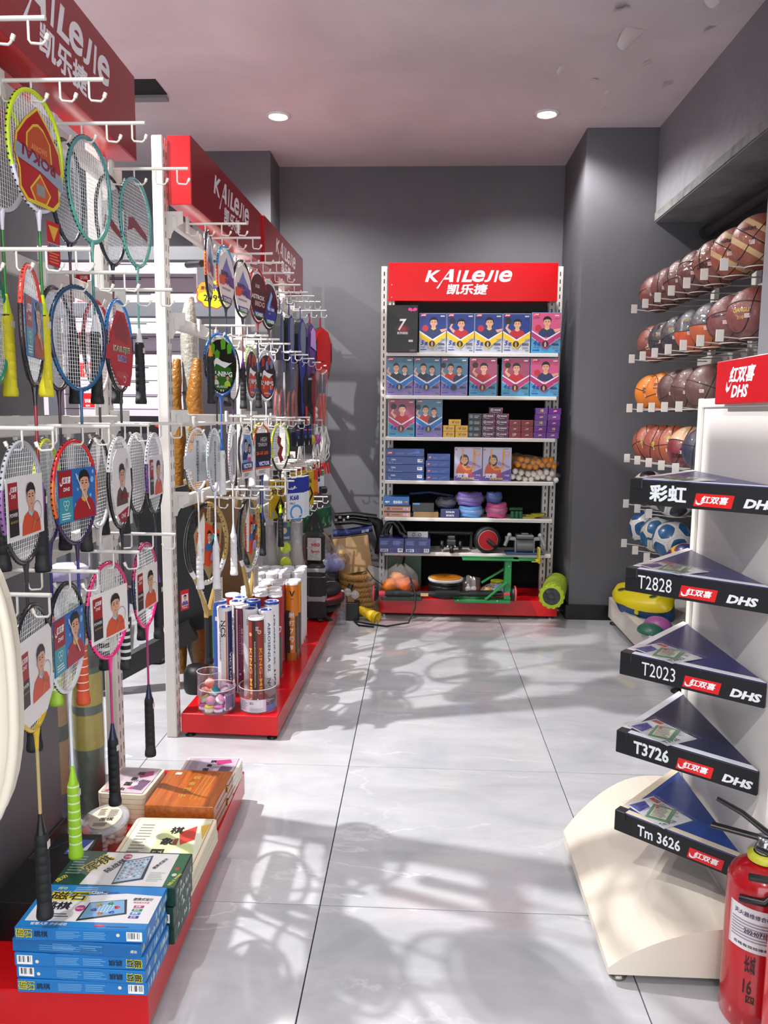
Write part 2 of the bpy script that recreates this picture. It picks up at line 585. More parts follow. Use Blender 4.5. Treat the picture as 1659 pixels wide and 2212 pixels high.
def room():
    m = MB(); m.box((-1.2, 2.1, -0.02), (7.0, 8.8, 0.02), mat('#3a3a3c', 0.8)); fl = struct(m, 'floor')
    t = MB(); t.box((0, 0, -0.0045), (0.7970, 0.8598, 0.009), tile_material(), 0.0012)
    me = t.mesh('tile')
    for i in range(-5, 4):
        for j in range(-5, 4):
            x0, y0 = -0.2597 + 0.8 * i, 2.8596 + 0.86278 * j
            link('tile', me, fl, (x0 + 0.4, y0 + 0.4314, 0))
    m = MB(); m.box((-1.2, 2.1, CEIL + 0.05), (7.0, 8.8, 0.1), CEILM); ce = struct(m, 'ceiling')
    m = MB(); m.box((-1.57, 4.49, CEIL - 0.001), (0.22, 0.2, 0.004), mat('#17171a', 0.8)); m.box((-1.57, 4.62, CEIL - 0.01), (0.2, 0.06, 0.02), mat('#8b8d92')); struct(m, 'hatch', ce)
    # flakes of paint curling off the ceiling
    rnd = random.Random(3)
    for (x, y, s, a) in [(0.7, 4.3, .06, 30), (0.95, 3.95, .12, 20), (1.12, 4.25, .05, 70), (1.2, 3.6, .1, -30), (1.0, 4.6, .04, 10), (1.3, 3.9, .05, 120), (0.85, 3.7, .08, 160), (1.05, 4.85, .03, 45), (1.3, 4.5, .06, 80), (1.15, 3.35, .08, 200), (0.9, 4.45, .04, 250), (1.32, 3.3, .07, 30)]:
        m = MB()
        def fl_(u, v):
            return ((u - .5) * s * (1 - .5 * v), (v - .5) * s * .9, -0.001 - s * 0.42 * v * v * (0.6 + 0.4 * math.sin(3 * u)))
        m.grid(fl_, 4, 4, mat('#d9cccd', 0.7))
        o = m.build('paint_flake', ce, (x, y, CEIL), R(a))
    # walls
    m = MB(); m.box((0.05, 5.97, CEIL / 2), (6.0, 0.14, CEIL), GREY); struct(m, 'wall_back')
    m = MB(); m.box((-1.335, 5.73, CEIL / 2), (0.55, 0.36, CEIL), GREY); struct(m, 'wall_back_left')
    m = MB(); m.box((1.60, 5.53, CEIL / 2), (1.18, 0.74, CEIL), GREY); struct(m, 'wall_back_right')
    m = MB(); m.box((1.97, 3.3, CEIL / 2), (0.14, 6.4, CEIL), GREY); struct(m, 'wall_right')
    m = MB(); m.box((1.60, 2.20, CEIL / 2), (0.66, 1.72, CEIL), wall_material('light_grey_wall_paint', '#85858c')); struct(m, 'wall_right_near')
    m = MB(); m.box((1.68, 4.10, 2.855), (0.45, 2.11, 0.57), GREY2); m.box((1.453, 4.10, 2.60), (0.01, 2.11, 0.05), wall_material('bare_plaster', '#8d8f8b', '#5b5c5c', 0.5, 1.0), 0.002); struct(m, 'trim_1')
    m = MB(); m.box((-4.67, 2.1, CEIL / 2), (0.14, 8.8, CEIL), GREY); struct(m, 'wall_left')
    m = MB(); m.box((-1.5, 1.5, CEIL / 2), (0.84, 1.4, CEIL), GREY); struct(m, 'wall_left_near')
    m = MB(); m.box((-3.4, -2.3, CEIL / 2), (2.6, 0.14, CEIL), GREY); m.box((1.9, -2.3, CEIL / 2), (0.4, 0.14, CEIL), GREY); m.box((-0.2, -2.3, 2.85), (4.0, 0.14, 0.58), GREY); struct(m, 'wall_front')
    bk = mat('#121214', 0.35)
    m = MB(); m.box((1.235, 5.15, 0.05), (0.5, 0.025, 0.1), bk, 0.004); m.box((0.998, 5.3, 0.05), (0.025, 0.32, 0.1), bk, 0.004); struct(m, 'baseboard_right')
    m = MB(); m.box((-1.075, 1.5, 0.06), (0.012, 1.42, 0.12), mat('#26262a', 0.3), 0.003); struct(m, 'baseboard_left')
    m = MB()
    m.tube([(1.76, 5.1, 2.50), (1.76, 3.06, 2.50)], 0.032, mat('#3a3a3e', 0.5), 14)
    m.tube([(1.76, 5.12, 2.50), (1.76, 5.06, 2.50)], 0.042, mat('#3a3a3e', 0.5), 14)
    p = m.build('pipe'); tag(p, 'dark grey pipe running under the concrete beam above the basketballs', 'pipe')
room()

# ------------------------------------------------------------------ ceiling lamps
def lamps():
    for i, (x, y, w, cone, rad) in enumerate(LAMPS):
        if y > 4:
            lab = {-0.89: 'lit round ceiling downlight above the hanging rackets', 0.72: 'lit round ceiling downlight near the flaking paint and the right pillar'}.get(x, 'round ceiling downlight over the back left bay')
        else:
            lab = {-2.02: 'bright round downlight over the bay between the two racket stands', -1.0: 'round downlight above the near end of the closest racket stand', -2.4: 'round downlight over the front left bay'}.get(x, 'round downlight over the shop entrance')
        t = thing('ceiling_light', lab, 'light', (x, y, CEIL), 0, 'ceiling downlights' if y < 4 else None)
        m = MB(); m.lathe([(0.075, -0.001), (0.078, -0.006), (0.06, -0.012), (0.052, -0.004)], mat('#f0eeee', 0.3), 28); m.build('trim_ring', t)
        m = MB(); m.lathe([(0.052, -0.004), (0.03, -0.003), (0.0, -0.003)], glow('#fff4ec', 60), 24); m.build('lens', t)
        l = bpy.data.lights.new('bulb', 'SPOT')
        l.energy, l.spot_size, l.spot_blend, l.shadow_soft_size = w, R(cone), 0.5, rad
        l.color = (1.0, 0.97, 0.955)
        o = bpy.data.objects.new('bulb', l)
        COL.objects.link(o)
        o.parent = t
        o.location = (0, 0, -0.02 - rad)
lamps()
# ================================================================== racket stands
STEEL = mat('#d8d4ce', 0.4)
RED = mat('#c80f16', 0.2, var=0.04, bscale=400)
RED_SHADED = mat('#941a22', 0.16, var=0.04, bscale=400)  # the sign red darkened, shade of the headers' aisle face put into the colour
def xg2(y):
    return 0.025 * (y - 3.07)
def sign_text(p, x, y, w, h='#f3ecf0'):
    """the shop lettering centred at x: y = base line of the latin line, w = its width"""
    k = w / 7.5
    c = 1.0 * k
    x0 = x - w / 2
    p.text('K', x0, y, c, h, 1, w=1.35 * k, bold=0.03, shear=0.25)
    p.poly([(x0 + 1.0 * k, y - .55 * k), (x0 + 1.18 * k, y - .55 * k), (x0 + 1.62 * k, y + .2 * k), (x0 + 2.12 * k, y + .2 * k), (x0 + 2.14 * k, y), (x0 + 2.46 * k, y), (x0 + 2.52 * k, y + 1.08 * k), (x0 + 2.2 * k, y + 1.08 * k)], h, 1)
    p.poly([(x0 + 1.78 * k, y + .38 * k), (x0 + 2.1 * k, y + .38 * k), (x0 + 2.14 * k, y + .8 * k)], '#a5171d', 2)
    cx = x0 + 2.75 * k
    for ch, ww in (('I', 0.42), ('L', 0.95), ('e', 1.15), ('J', 0.85), ('I', 0.42), ('e', 1.15)):
        p.text(ch, cx, y, c, h, 1, w=ww * k, bold=0.035 if ch != 'e' else 0.022, shear=0.25, res=4)
        cx += (ww * .9 + 0.06) * k
    p.text('凯乐捷', x - 0.24 * w, y - 1.05 * k, .86 * k, h, 1, w=0.47 * w, bold=0.03, shear=0.15, res=3)
def post(parent, x, y, h, sx=0.044, sy=0.056):
    m = MB(); m.box((x, y, h / 2), (sx, sy, h), STEEL, 0.004); o = m.build('post', parent)
    m = MB()
    for i in range(int(h / 0.05)):
        z = 0.04 + 0.05 * i
        for dy in (-sy * 0.25, sy * 0.25):
            m.box((x + sx / 2 + 0.0002, y + dy, z), (0.001, 0.005, 0.026), mat('#5d5754', 0.6))
    q = m.build('slots', o, kind='stuff')
def bracket(m, x, y, z, sgn):
    """gusset plate from the post to a rail"""
    m.prism([(0, -0.07), (0, 0.03), (0.065, 0.03), (0.065, -0.015), (0.05, -0.02), (0.03, -0.035), (0.018, -0.055), (0.014, -0.07)], 0.004, STEEL, o=(x, y, z), u=(1, 0, 0), v=(0, 0, 1), n=(0, sgn, 0))
def stand(label, O, ang, L, rails, sections, depth=0.41, xp=-0.47, hz=(2.15, 2.405), hx=(-0.41, -0.32), pz=0.105, hlen=None):
    """free standing racket gondola; local x out to the aisle (0 = plinth edge), y along"""
    t = thing('display_stand', label, 'stand', O, ang)
    for k, (y0, y1) in enumerate(sections):
        m = MB(); m.box((-depth / 2, (y0 + y1) / 2, (0.02 + pz) / 2), (depth, y1 - y0 - 0.002, pz - 0.02), RED, 0.003); m.build('base', t)
        for fy in (y0 + 0.03, y1 - 0.03):
            for fx in (-0.03, -depth + 0.03):
                m = MB(); m.lathe([(0.022, 0.0), (0.022, 0.006), (0.008, 0.012), (0.008, 0.022)], mat('#2c2c2e', 0.3, 0.6), 14, (fx, fy, 0)); m.build('foot', t)
    ys = sorted({y for s in sections for y in s})
    for y in ys:
        post(t, xp + 0.022, min(y, ys[-1] - 0.03) + 0.02, 2.405)
    for (y0, y1), zs in zip(sections, rails):
        for z in zs:
            m = MB(); m.box((-0.395, (y0 + y1) / 2, z - 0.012), (0.022, y1 - y0 - 0.03, 0.05), STEEL, 0.003); r = m.build('rail', t)
            m = MB(); bracket(m, xp + 0.044, y0 + 0.02, z, 1); m.build('bracket', r)
            m = MB(); bracket(m, xp + 0.044, y1 - 0.02, z, -1); m.build('bracket', r)
    for k, (y0, y1) in enumerate(sections):
        z0, z1 = hz
        dx = 0.012 * k
        m = MB(); m.box(((hx[0] + hx[1]) / 2 + dx, (y0 + y1) / 2, (z0 + z1) / 2), (hx[1] - hx[0], y1 - y0 - 0.004, z1 - z0), RED, 0.002); h = m.build('header_sign', t)
        m = MB(); m.box((hx[1] + dx, (y0 + y1) / 2, (z0 + z1) / 2), (0.003, y1 - y0 - 0.006, z1 - z0 - 0.003), RED_SHADED); m.build('shaded_face', h)  # added thin sheet that paints the dim aisle side of the red header darker
        m = MB(); p = Print(m, (hx[1] + dx + 0.0018, y0, z0), (0, 1, 0), (0, 0, 1), 0.3)
        yc = (y1 - y0) / 2
        sign_text(p, yc, 0.125, 0.60)
        m.build('lettering', h)
    return t
G2 = stand('middle racket stand, white slotted posts under two red header signs', (-0.576, 3.07, 0), -math.atan(0.025), 2.4,
           [[2.10, 1.715, 1.335, 1.005], [2.06, 1.695, 1.335, 1.06, 0.795]], [(0.0, 1.2), (1.2, 2.38)])
G1 = stand('nearest racket stand, white frame with one red header sign', (-0.573, 1.515, 0), math.atan(0.027), 1.06,
           [[2.095, 1.715, 1.33, 1.0]], [(0.0, 1.06)])

# hook arms
def hook_meshes(n=4):
    out = {}
    for d in (1, -1):
        m = MB(); m.tube([(-0.232, 0, 0), (0, 0, 0)], 0.0048, STEEL, 8); m.box((-0.236, 0, -0.006), (0.012, 0.024, 0.062), STEEL, 0.002); arm = m.mesh('arm')
        m = MB()
        m.tube([(0, 0, 0), (0, 0, -0.038), (d * 0.004, 0, -0.044), (d * 0.026, 0, -0.046), (d * 0.031, 0, -0.042), (d * 0.036, 0, -0.032)], 0.0026, STEEL, 6)
        m.tube([(d * 0.0335, 0, -0.038), (d * 0.0375, 0, -0.028)], 0.0042, mat('#e9dfd2', 0.5), 6)
        out[d] = (arm, m.mesh('prong'))
    return out
HM = hook_meshes()
HOOKG = 'white hook arms on the racket stands'
def hook(x, y, z, d, label):
    t = thing('hook_arm', label, 'hook', (x, y, z), 0, HOOKG)
    a, p = HM[d]
    link('arm', a, t)
    x0 = -0.034 if d > 0 else -0.004
    for k in range(4 if d > 0 else 3):
        link('prong', p, t, (x0 - 0.066 * k, 0, 0))
ROWS1 = {'top': (-0.715, 2.087, 1, [1.53, 1.80, 2.06, 2.43]), 'second': (-0.715, 1.702, 1, [1.70, 1.976, 2.25]), 'third': (-0.762, 1.319, -1, [1.593, 1.887, 2.163, 2.47]), 'lowest': (-0.737, 0.988, -1, [1.495, 1.731, 1.989, 2.295])}
for row, (x, z, d, ys) in ROWS1.items():
    for k, y in enumerate(ys):
        hook(x, y, z, d, 'white hook arm on the nearest stand, %s rail, %s from its near end' % (row, ORD[k]))
ROWS2 = {'top': (2.09, [3.153, 3.392, 3.63, 3.873, 4.15, 4.338, 4.577, 4.81, 5.048, 5.311], [2.096, 2.094, 2.076, 2.081, 2.081, 2.051, 2.047, 2.061, 2.061, 2.04], [1] * 10),
         'second': (1.70, [3.28, 3.528, 3.771, 4.038, 4.359, 4.587, 4.806, 5.075, 5.311], [1.716, 1.70, 1.706, 1.709, 1.694, 1.694, 1.688, 1.683, 1.677], [1] * 9),
         'third': (1.325, [3.183, 3.673, 3.953, 4.169, 4.471, 4.647, 5.144], [1.314, 1.339, 1.321, 1.332, 1.315, 1.332, 1.313], [1, 1, 1, 1, -1, -1, -1]),
         'fourth': (0.995, [3.282, 3.568, 3.859, 4.128], [0.994, 1.001, 0.989, 0.996], [1] * 4),
         'fifth': (1.05, [4.217, 4.37, 4.545, 4.728, 4.89, 5.017, 5.135], [1.049, 1.049, 1.048, 1.047, 1.05, 1.051, 1.05], [-1] * 7),
         'lowest': (0.785, [4.339, 4.493, 4.695, 4.867, 5.134, 5.38], [0.789, 0.796, 0.781, 0.789, 0.774, 0.779], [1] * 6)}
for row, (z, ys, zs, ds) in ROWS2.items():
    for k, y in enumerate(ys):
        hook(-0.70 + xg2(y), y, zs[k], ds[k], 'white hook arm on the middle stand, %s rail, %s from its near post' % (row if row != 'fifth' else 'far fourth', ORD[k]))
# ================================================================== rackets
def head_pt(t, a=0.1, b=0.1275, egg=0.08):
    """t = 0 at the top, clockwise seen from the front"""
    s, c = math.sin(t), math.cos(t)
    z = b * c
    return Vector((a * s * (1 + egg * 0.5 * c), 0, -b + z))
GROM = {}
def cards(p, kind):
    """prints on the cardboard inserts; plane origin = head top centre, x right, y up (negative down)"""
    if kind in ('dhs', 'dhs_r'):
        p.rect(-0.083, -0.19, -0.052 + 0.012, -0.08, '#a01c22', 1); p.rect(-0.083, -0.19, -0.04, -0.135, '#221d22', 2)
        p.logo(-0.082, -0.105, 0.041, 0.02, 2, None); p.text('DHS', -0.072, -0.112, 0.008, '#f4f0f4', 3, w=0.022, shear=0.25)
        p.text('POWER', -0.081, -0.15, 0.008, '#e8e4e0', 3, w=0.037); p.text('IN SPORTS', -0.078, -0.163, 0.005, '#b89848', 3, w=0.034)
        p.person(0.022, -0.195, 0.112, '#d5512c', trim='#9cc8e6', lv=2)
        p.ring(0.05, -0.15, 0.021, 0.0225, '#6d5a50', 8); p.line([(0.038, -0.166), (0.022, -0.19)], 0.002, '#d8a838', 8)
    elif kind == 'olympic':
        p.rect(-0.085, -0.135, -0.025, -0.07, '#9a2026', 1); p.rect(-0.085, -0.195, -0.025, -0.135, '#3f97a4', 1); p.rect(-0.025, -0.195, 0.085, -0.07, '#2e6cb4', 1)
        p.logo(-0.083, -0.11, 0.056, 0.03, 2, None); p.text('DHS', -0.066, -0.12, 0.009, '#f4f0f4', 3, w=0.03, shear=0.25)
        for x, y in ((-0.06, -0.15), (-0.048, -0.15), (-0.054, -0.16)):
            p.ring(x, y, 0.0055, 0.007, '#e4f2f2', 2)
        p.lines(-0.075, -0.19, -0.035, -0.172, 3, '#dceef0', 2)
        for x, y, r in ((0.0, -0.09, .006), (0.07, -0.1, .008), (0.06, -0.14, .005), (-0.01, -0.16, .007), (0.075, -0.08, .005), (0.0, -0.12, .004)):
            p.circ(x, y, r, '#8ab8e6', 2)
        p.person(0.03, -0.195, 0.125, '#a8242c', lv=3, trim='#e0b840'); p.line([(-0.012, -0.08), (0.05, -0.175)], 0.004, '#d9d0cc', 12)
    elif kind == 'signed':
        p.person(-0.005, -0.19, 0.12, '#5b4038', lv=1); p.line([(0.0, -0.16), (0.04, -0.06), (0.05, -0.09)], 0.003, '#6a4a4a', 8)
        p.text('红双喜', -0.01, -0.175, 0.016, '#a83040', 9, w=0.06); p.poly([(-0.05, -0.215), (0.05, -0.2), (0.03, -0.24), (-0.02, -0.24)], '#a02028', 1)
        p.text('DHS', -0.02, -0.228, 0.013, '#f0e8ec', 3, w=0.04, shear=0.2)
    elif kind == 'bokai':
        def q(k, h, lv):
            p.poly([(x * k, -0.133 + (y + 0.133) * k) for x, y in CARD['bokai']], h, lv)
        q(1.0, '#d9c23a', 1); q(0.93, '#a8141a', 2)
        p.poly([(-0.05, -0.15), (-0.045, -0.1), (-0.02, -0.075), (0, -0.068), (0.02, -0.075), (0.045, -0.1), (0.05, -0.15)], '#d8b63a', 3)
        p.poly([(-0.045, -0.15), (-0.04, -0.1), (-0.018, -0.08), (0, -0.074), (0.018, -0.08), (0.04, -0.1), (0.045, -0.15)], '#b4461c', 4)
        p.text('ARROWS', -0.03, -0.13, 0.013, '#d98a5a', 5, w=0.06)
        p.poly([(-0.088, -0.16), (-0.085, -0.128), (0, -0.14), (0.085, -0.16), (0.09, -0.195), (0, -0.17)], '#8b93a6', 5)
        p.text('BOKAI', 0.062, -0.143, 0.026, '#7a1630', 7, w=0.125, rot=R(172), bold=0.03)
        p.poly([(-0.04, -0.215), (0, -0.175), (0.04, -0.215), (0.02, -0.243), (-0.02, -0.243)], '#d8b63a', 3)
        p.poly([(-0.034, -0.215), (0, -0.182), (0.034, -0.215), (0.018, -0.237), (-0.018, -0.237)], '#c2501e', 4); p.poly([(-0.016, -0.2), (0.016, -0.2), (0.016, -0.225), (-0.016, -0.225)], '#8a8680', 5)
    elif kind == 'kai':
        p.poly(CARD['kai'], '#b8202c', 1)
        p.poly([(-0.06, -0.08), (0.0, -0.035), (0.06, -0.08), (0.05, -0.12), (-0.05, -0.11)], '#8e2230', 2)
        p.text('KAILEJIE', 0.0, -0.15, 0.022, '#e2e0c8', 3, w=0.13, al='c', bold=0.035); p.text('KAILEJIE', 0.002, -0.149, 0.018, '#3b7a48', 4, w=0.124, al='c', bold=0.01)
        p.text('凯乐捷', 0.0, -0.172, 0.018, '#e8e4f0', 3, w=0.066, al='c', bold=0.03); p.text('凯乐捷', 0.001, -0.171, 0.016, '#3a55a8', 4, w=0.062, al='c')
        for k in range(7):
            p.line([(-0.05 + 0.012 * k, -0.2), (-0.04 + 0.014 * k, -0.215 - 0.004 * (k % 3)), (-0.03 + 0.012 * k, -0.205)], 0.0015, '#d99a92', 3)
        p.ring(0.015, -0.222, 0.008, 0.01, '#f0dcd8', 3)
    elif kind == 'kumpoo':
        p.text('Kumpoo', -0.028, -0.05, 0.026, '#5d6a78', 2, w=0.17, rot=R(-90), bold=0.03)
        p.text('K RACKETSPORT', -0.008, -0.06, 0.007, '#8a929c', 2, w=0.13, rot=R(-90)); p.ring(0.045, -0.08, 0.008, 0.01, '#8a929c', 2); p.lines(0.03, -0.14, 0.06, -0.1, 5, '#8a929c', 2)
    elif kind == 'rapid':
        p.poly([(-0.07, -0.125), (-0.02, -0.07), (0.0, -0.045), (0.015, -0.07), (0.06, -0.105), (0.085, -0.145), (0.04, -0.15), (-0.03, -0.155)], '#5a7fc0', 1)
        p.poly([(0.0, -0.11), (0.085, -0.12), (0.09, -0.165), (0.03, -0.16)], '#39458f', 2); p.poly([(-0.09, -0.13), (-0.03, -0.12), (0.0, -0.14), (-0.04, -0.165), (-0.088, -0.165)], '#e0552a', 3)
        p.text('RAPID', -0.07, -0.128, 0.022, '#23284a', 4, w=0.085, bold=0.02, shear=0.1); p.text('FIRE', -0.025, -0.158, 0.024, '#3a3570', 4, w=0.075, bold=0.02, shear=0.1)
        p.text('NANOFLARE', -0.06, -0.183, 0.01, '#6a7690', 4, w=0.1, shear=0.2)
        p.rect(-0.062, -0.222, 0.055, -0.208, '#1f4f9c', 2); p.rect(-0.062, -0.235, 0.055, -0.222, '#1c7a44', 2); p.text('YONEX', -0.045, -0.23, 0.017, '#f2f4f4', 4, w=0.09, bold=0.04)
    elif kind == 'astrox':
        for k in range(7):
            p.line([(-0.06 + 0.02 * k, -0.04), (-0.06 + 0.02 * k, -0.2)], 0.001, '#4a3436', 1); p.line([(-0.08, -0.05 - 0.022 * k), (0.08, -0.05 - 0.022 * k)], 0.001, '#4a3436', 1)
        p.text('35LBS', -0.04, -0.09, 0.016, '#d8d4d4', 3, w=0.05); p.text('ASTROX', -0.085, -0.145, 0.022, '#e4e2e2', 3, w=0.15, bold=0.03); p.text('88DG', -0.05, -0.178, 0.026, '#b9a8a0', 3, w=0.12, bold=0.03, shear=0.2)
        p.rect(-0.062, -0.217, 0.055, -0.203, '#1f4f9c', 2); p.rect(-0.062, -0.23, 0.055, -0.217, '#1c7a44', 2); p.text('YONEX', -0.045, -0.225, 0.017, '#f2f4f4', 4, w=0.09, bold=0.04)
    elif kind == 'x100':
        p.poly([(-0.08, -0.2), (-0.02, -0.11), (0.05, -0.14), (0.085, -0.17), (0.06, -0.21)], '#1b3f8f', 1); p.poly([(-0.03, -0.15), (0.02, -0.06), (0.035, -0.08), (-0.01, -0.16)], '#6ab0e8', 2)
        p.text('X100', -0.02, -0.16, 0.016, '#dfe6f2', 3, w=0.075, shear=0.2); p.text('VC', -0.01, -0.18, 0.01, '#c8d2e6', 3)
        p.rect(-0.05, -0.217, 0.065, -0.203, '#1f4f9c', 2); p.rect(-0.05, -0.23, 0.065, -0.217, '#1c7a44', 2); p.text('YONEX', -0.035, -0.225, 0.017, '#f2f4f4', 4, w=0.09, bold=0.04)
    elif kind in ('ningG', 'ningR'):
        g = kind == 'ningG'
        p.poly([(-0.07, -0.2), (-0.05, -0.13), (0.0, -0.115), (0.06, -0.14), (0.07, -0.19), (0.03, -0.23), (-0.03, -0.235)], '#2c6b22' if g else '#c2421a', 1)
        for x, y in ((-0.06, -0.06), (0.05, -0.05), (0.01, -0.035), (-0.03, -0.085)) if g else ((-0.045, -0.055), (0.0, -0.07), (0.05, -0.06), (0.02, -0.045)):
            p.poly([(x - .012, y - .03), (x + .014, y - .025), (x + .018, y + .01), (x, y + .02), (x - .016, y + .005)], random.choice(['#5fae2c', '#4f9a26'] if g else ['#b32a2a', '#6a7aa8', '#a83a24']), 2)
        p.poly([(-0.055, -0.15), (-0.045, -0.108), (-0.03, -0.1), (0.0, -0.112), (0.05, -0.118), (0.068, -0.115), (0.02, -0.14), (-0.02, -0.128), (-0.038, -0.125)], '#f2f2f4', 3)
        p.text('LI-NING', -0.062, -0.176, 0.022, '#f2f2f2', 3, w=0.13, bold=0.03)
        p.text('BLADEX' if g else 'AXFORCE', -0.035, -0.222, 0.009, '#e0e4d8', 3, w=0.075, shear=0.2)
        p.text('9 9' if not g else '8 8', -0.012, -0.238, 0.008, '#e8e8e8', 3, w=0.024)
        p.person(0.035, -0.215, 0.05, '#a8d82c' if g else '#2f58b0', lv=4); p.person(-0.04, -0.21, 0.045, '#d8d8d8' if g else '#c83a2a', lv=4)
    elif kind == 'victor1':
        p.poly([(-0.07, -0.18), (-0.075, -0.1), (-0.03, -0.04), (0.03, -0.04), (0.075, -0.1), (0.07, -0.18)], '#6f9cd0', 1)
        for k in range(5):
            p.line([(-0.06 + 0.03 * k, -0.17), (-0.03 + 0.025 * k, -0.05)], 0.004, '#a8c6e8', 2)
        p.person(-0.025, -0.165, 0.1, '#2a3468', lv=3); p.person(0.03, -0.175, 0.085, '#dfe6f4', lv=4, long=True)
        p.rect(0.0, -0.175, 0.045, -0.155, '#c8508c', 12); p.rect(-0.08, -0.212, 0.08, -0.18, '#1f2c7a', 2); p.text('VICTOR', -0.06, -0.206, 0.021, '#f0f2f8', 4, w=0.125, bold=0.04)
        p.rect(-0.075, -0.222, 0.075, -0.212, '#d86a2a', 2); p.lines(-0.05, -0.245, 0.03, -0.228, 3, '#606468', 2)
    elif kind == 'victor2':
        p.rect(-0.084, -0.18, 0.084, -0.04, '#232326', 1)
        p.text('HIGH', -0.03, -0.085, 0.024, '#c4c4c8', 3, w=0.075, bold=0.02, shear=0.2); p.text('TENSION', -0.06, -0.108, 0.018, '#c4c4c8', 3, w=0.105, bold=0.02, shear=0.2)
        p.text('28-33 LBS', -0.078, -0.15, 0.017, '#e8602a', 3, w=0.135, bold=0.03)
        p.rect(-0.084, -0.212, 0.084, -0.18, '#1f2c7a', 2); p.text('VICTOR', -0.05, -0.206, 0.021, '#f0f2f8', 4, w=0.12, bold=0.04); p.rect(-0.084, -0.222, 0.084, -0.212, '#d86a2a', 2); p.lines(-0.05, -0.245, 0.03, -0.228, 3, '#606468', 2)
CARD = {'dhs': [(-0.092, -0.2), (0.088, -0.2), (0.088, -0.07), (-0.092, -0.07)], 'dhs_r': [(-0.05, -0.235), (0.05, -0.235), (0.09, -0.2), (0.09, -0.07), (0.075, -0.055), (-0.09, -0.055), (-0.09, -0.2)],
        'olympic': [(-0.087, -0.197), (0.087, -0.197), (0.087, -0.068), (-0.087, -0.068)], 'signed': [(-0.05, -0.23), (0.05, -0.23), (0.085, -0.15), (0.075, -0.06), (0.04, -0.03), (-0.04, -0.03), (-0.075, -0.06), (-0.085, -0.15)],
        'bokai': [(-0.09, -0.15), (-0.082, -0.11), (-0.045, -0.068), (0, -0.032), (0.045, -0.068), (0.082, -0.11), (0.09, -0.15), (0.075, -0.185), (0.075, -0.225), (0.05, -0.246), (-0.05, -0.246), (-0.075, -0.225), (-0.075, -0.185)],
        'kai': [(-0.13, -0.17), (-0.13, -0.13), (-0.09, -0.13), (-0.07, -0.08), (-0.03, -0.03), (0.03, -0.03), (0.07, -0.08), (0.09, -0.14), (0.08, -0.2), (0.06, -0.24), (-0.02, -0.24), (-0.06, -0.21), (-0.09, -0.17)],
        'kumpoo': [(-0.045, -0.22), (0.06, -0.22), (0.075, -0.2), (0.075, -0.08), (0.04, -0.03), (-0.03, -0.03), (-0.06, -0.09), (-0.13, -0.11), (-0.13, -0.16), (-0.06, -0.16)]}
EGG = [(0.096 * math.sin(t) * (1 + .04 * math.cos(t)), -0.134 + 0.112 * math.cos(t)) for t in [2 * PI * i / 28 for i in range(28)]][::-1]
for k_ in ('rapid', 'astrox', 'x100', 'ningG', 'ningR'):
    CARD[k_] = EGG
VIC = [(-0.07, -0.255), (0.07, -0.255), (0.085, -0.21), (0.085, -0.1), (0.05, -0.038), (-0.05, -0.038), (-0.085, -0.1), (-0.085, -0.21)]
CARD['victor1'] = CARD['victor2'] = VIC
CARDCOL = {'bokai': '#a8141a', 'kai': '#b8202c', 'kumpoo': '#c9cbce', 'astrox': '#1c1718', 'x100': '#141626', 'ningG': '#11180f', 'ningR': '#1f1416', 'olympic': '#2e6cb4'}
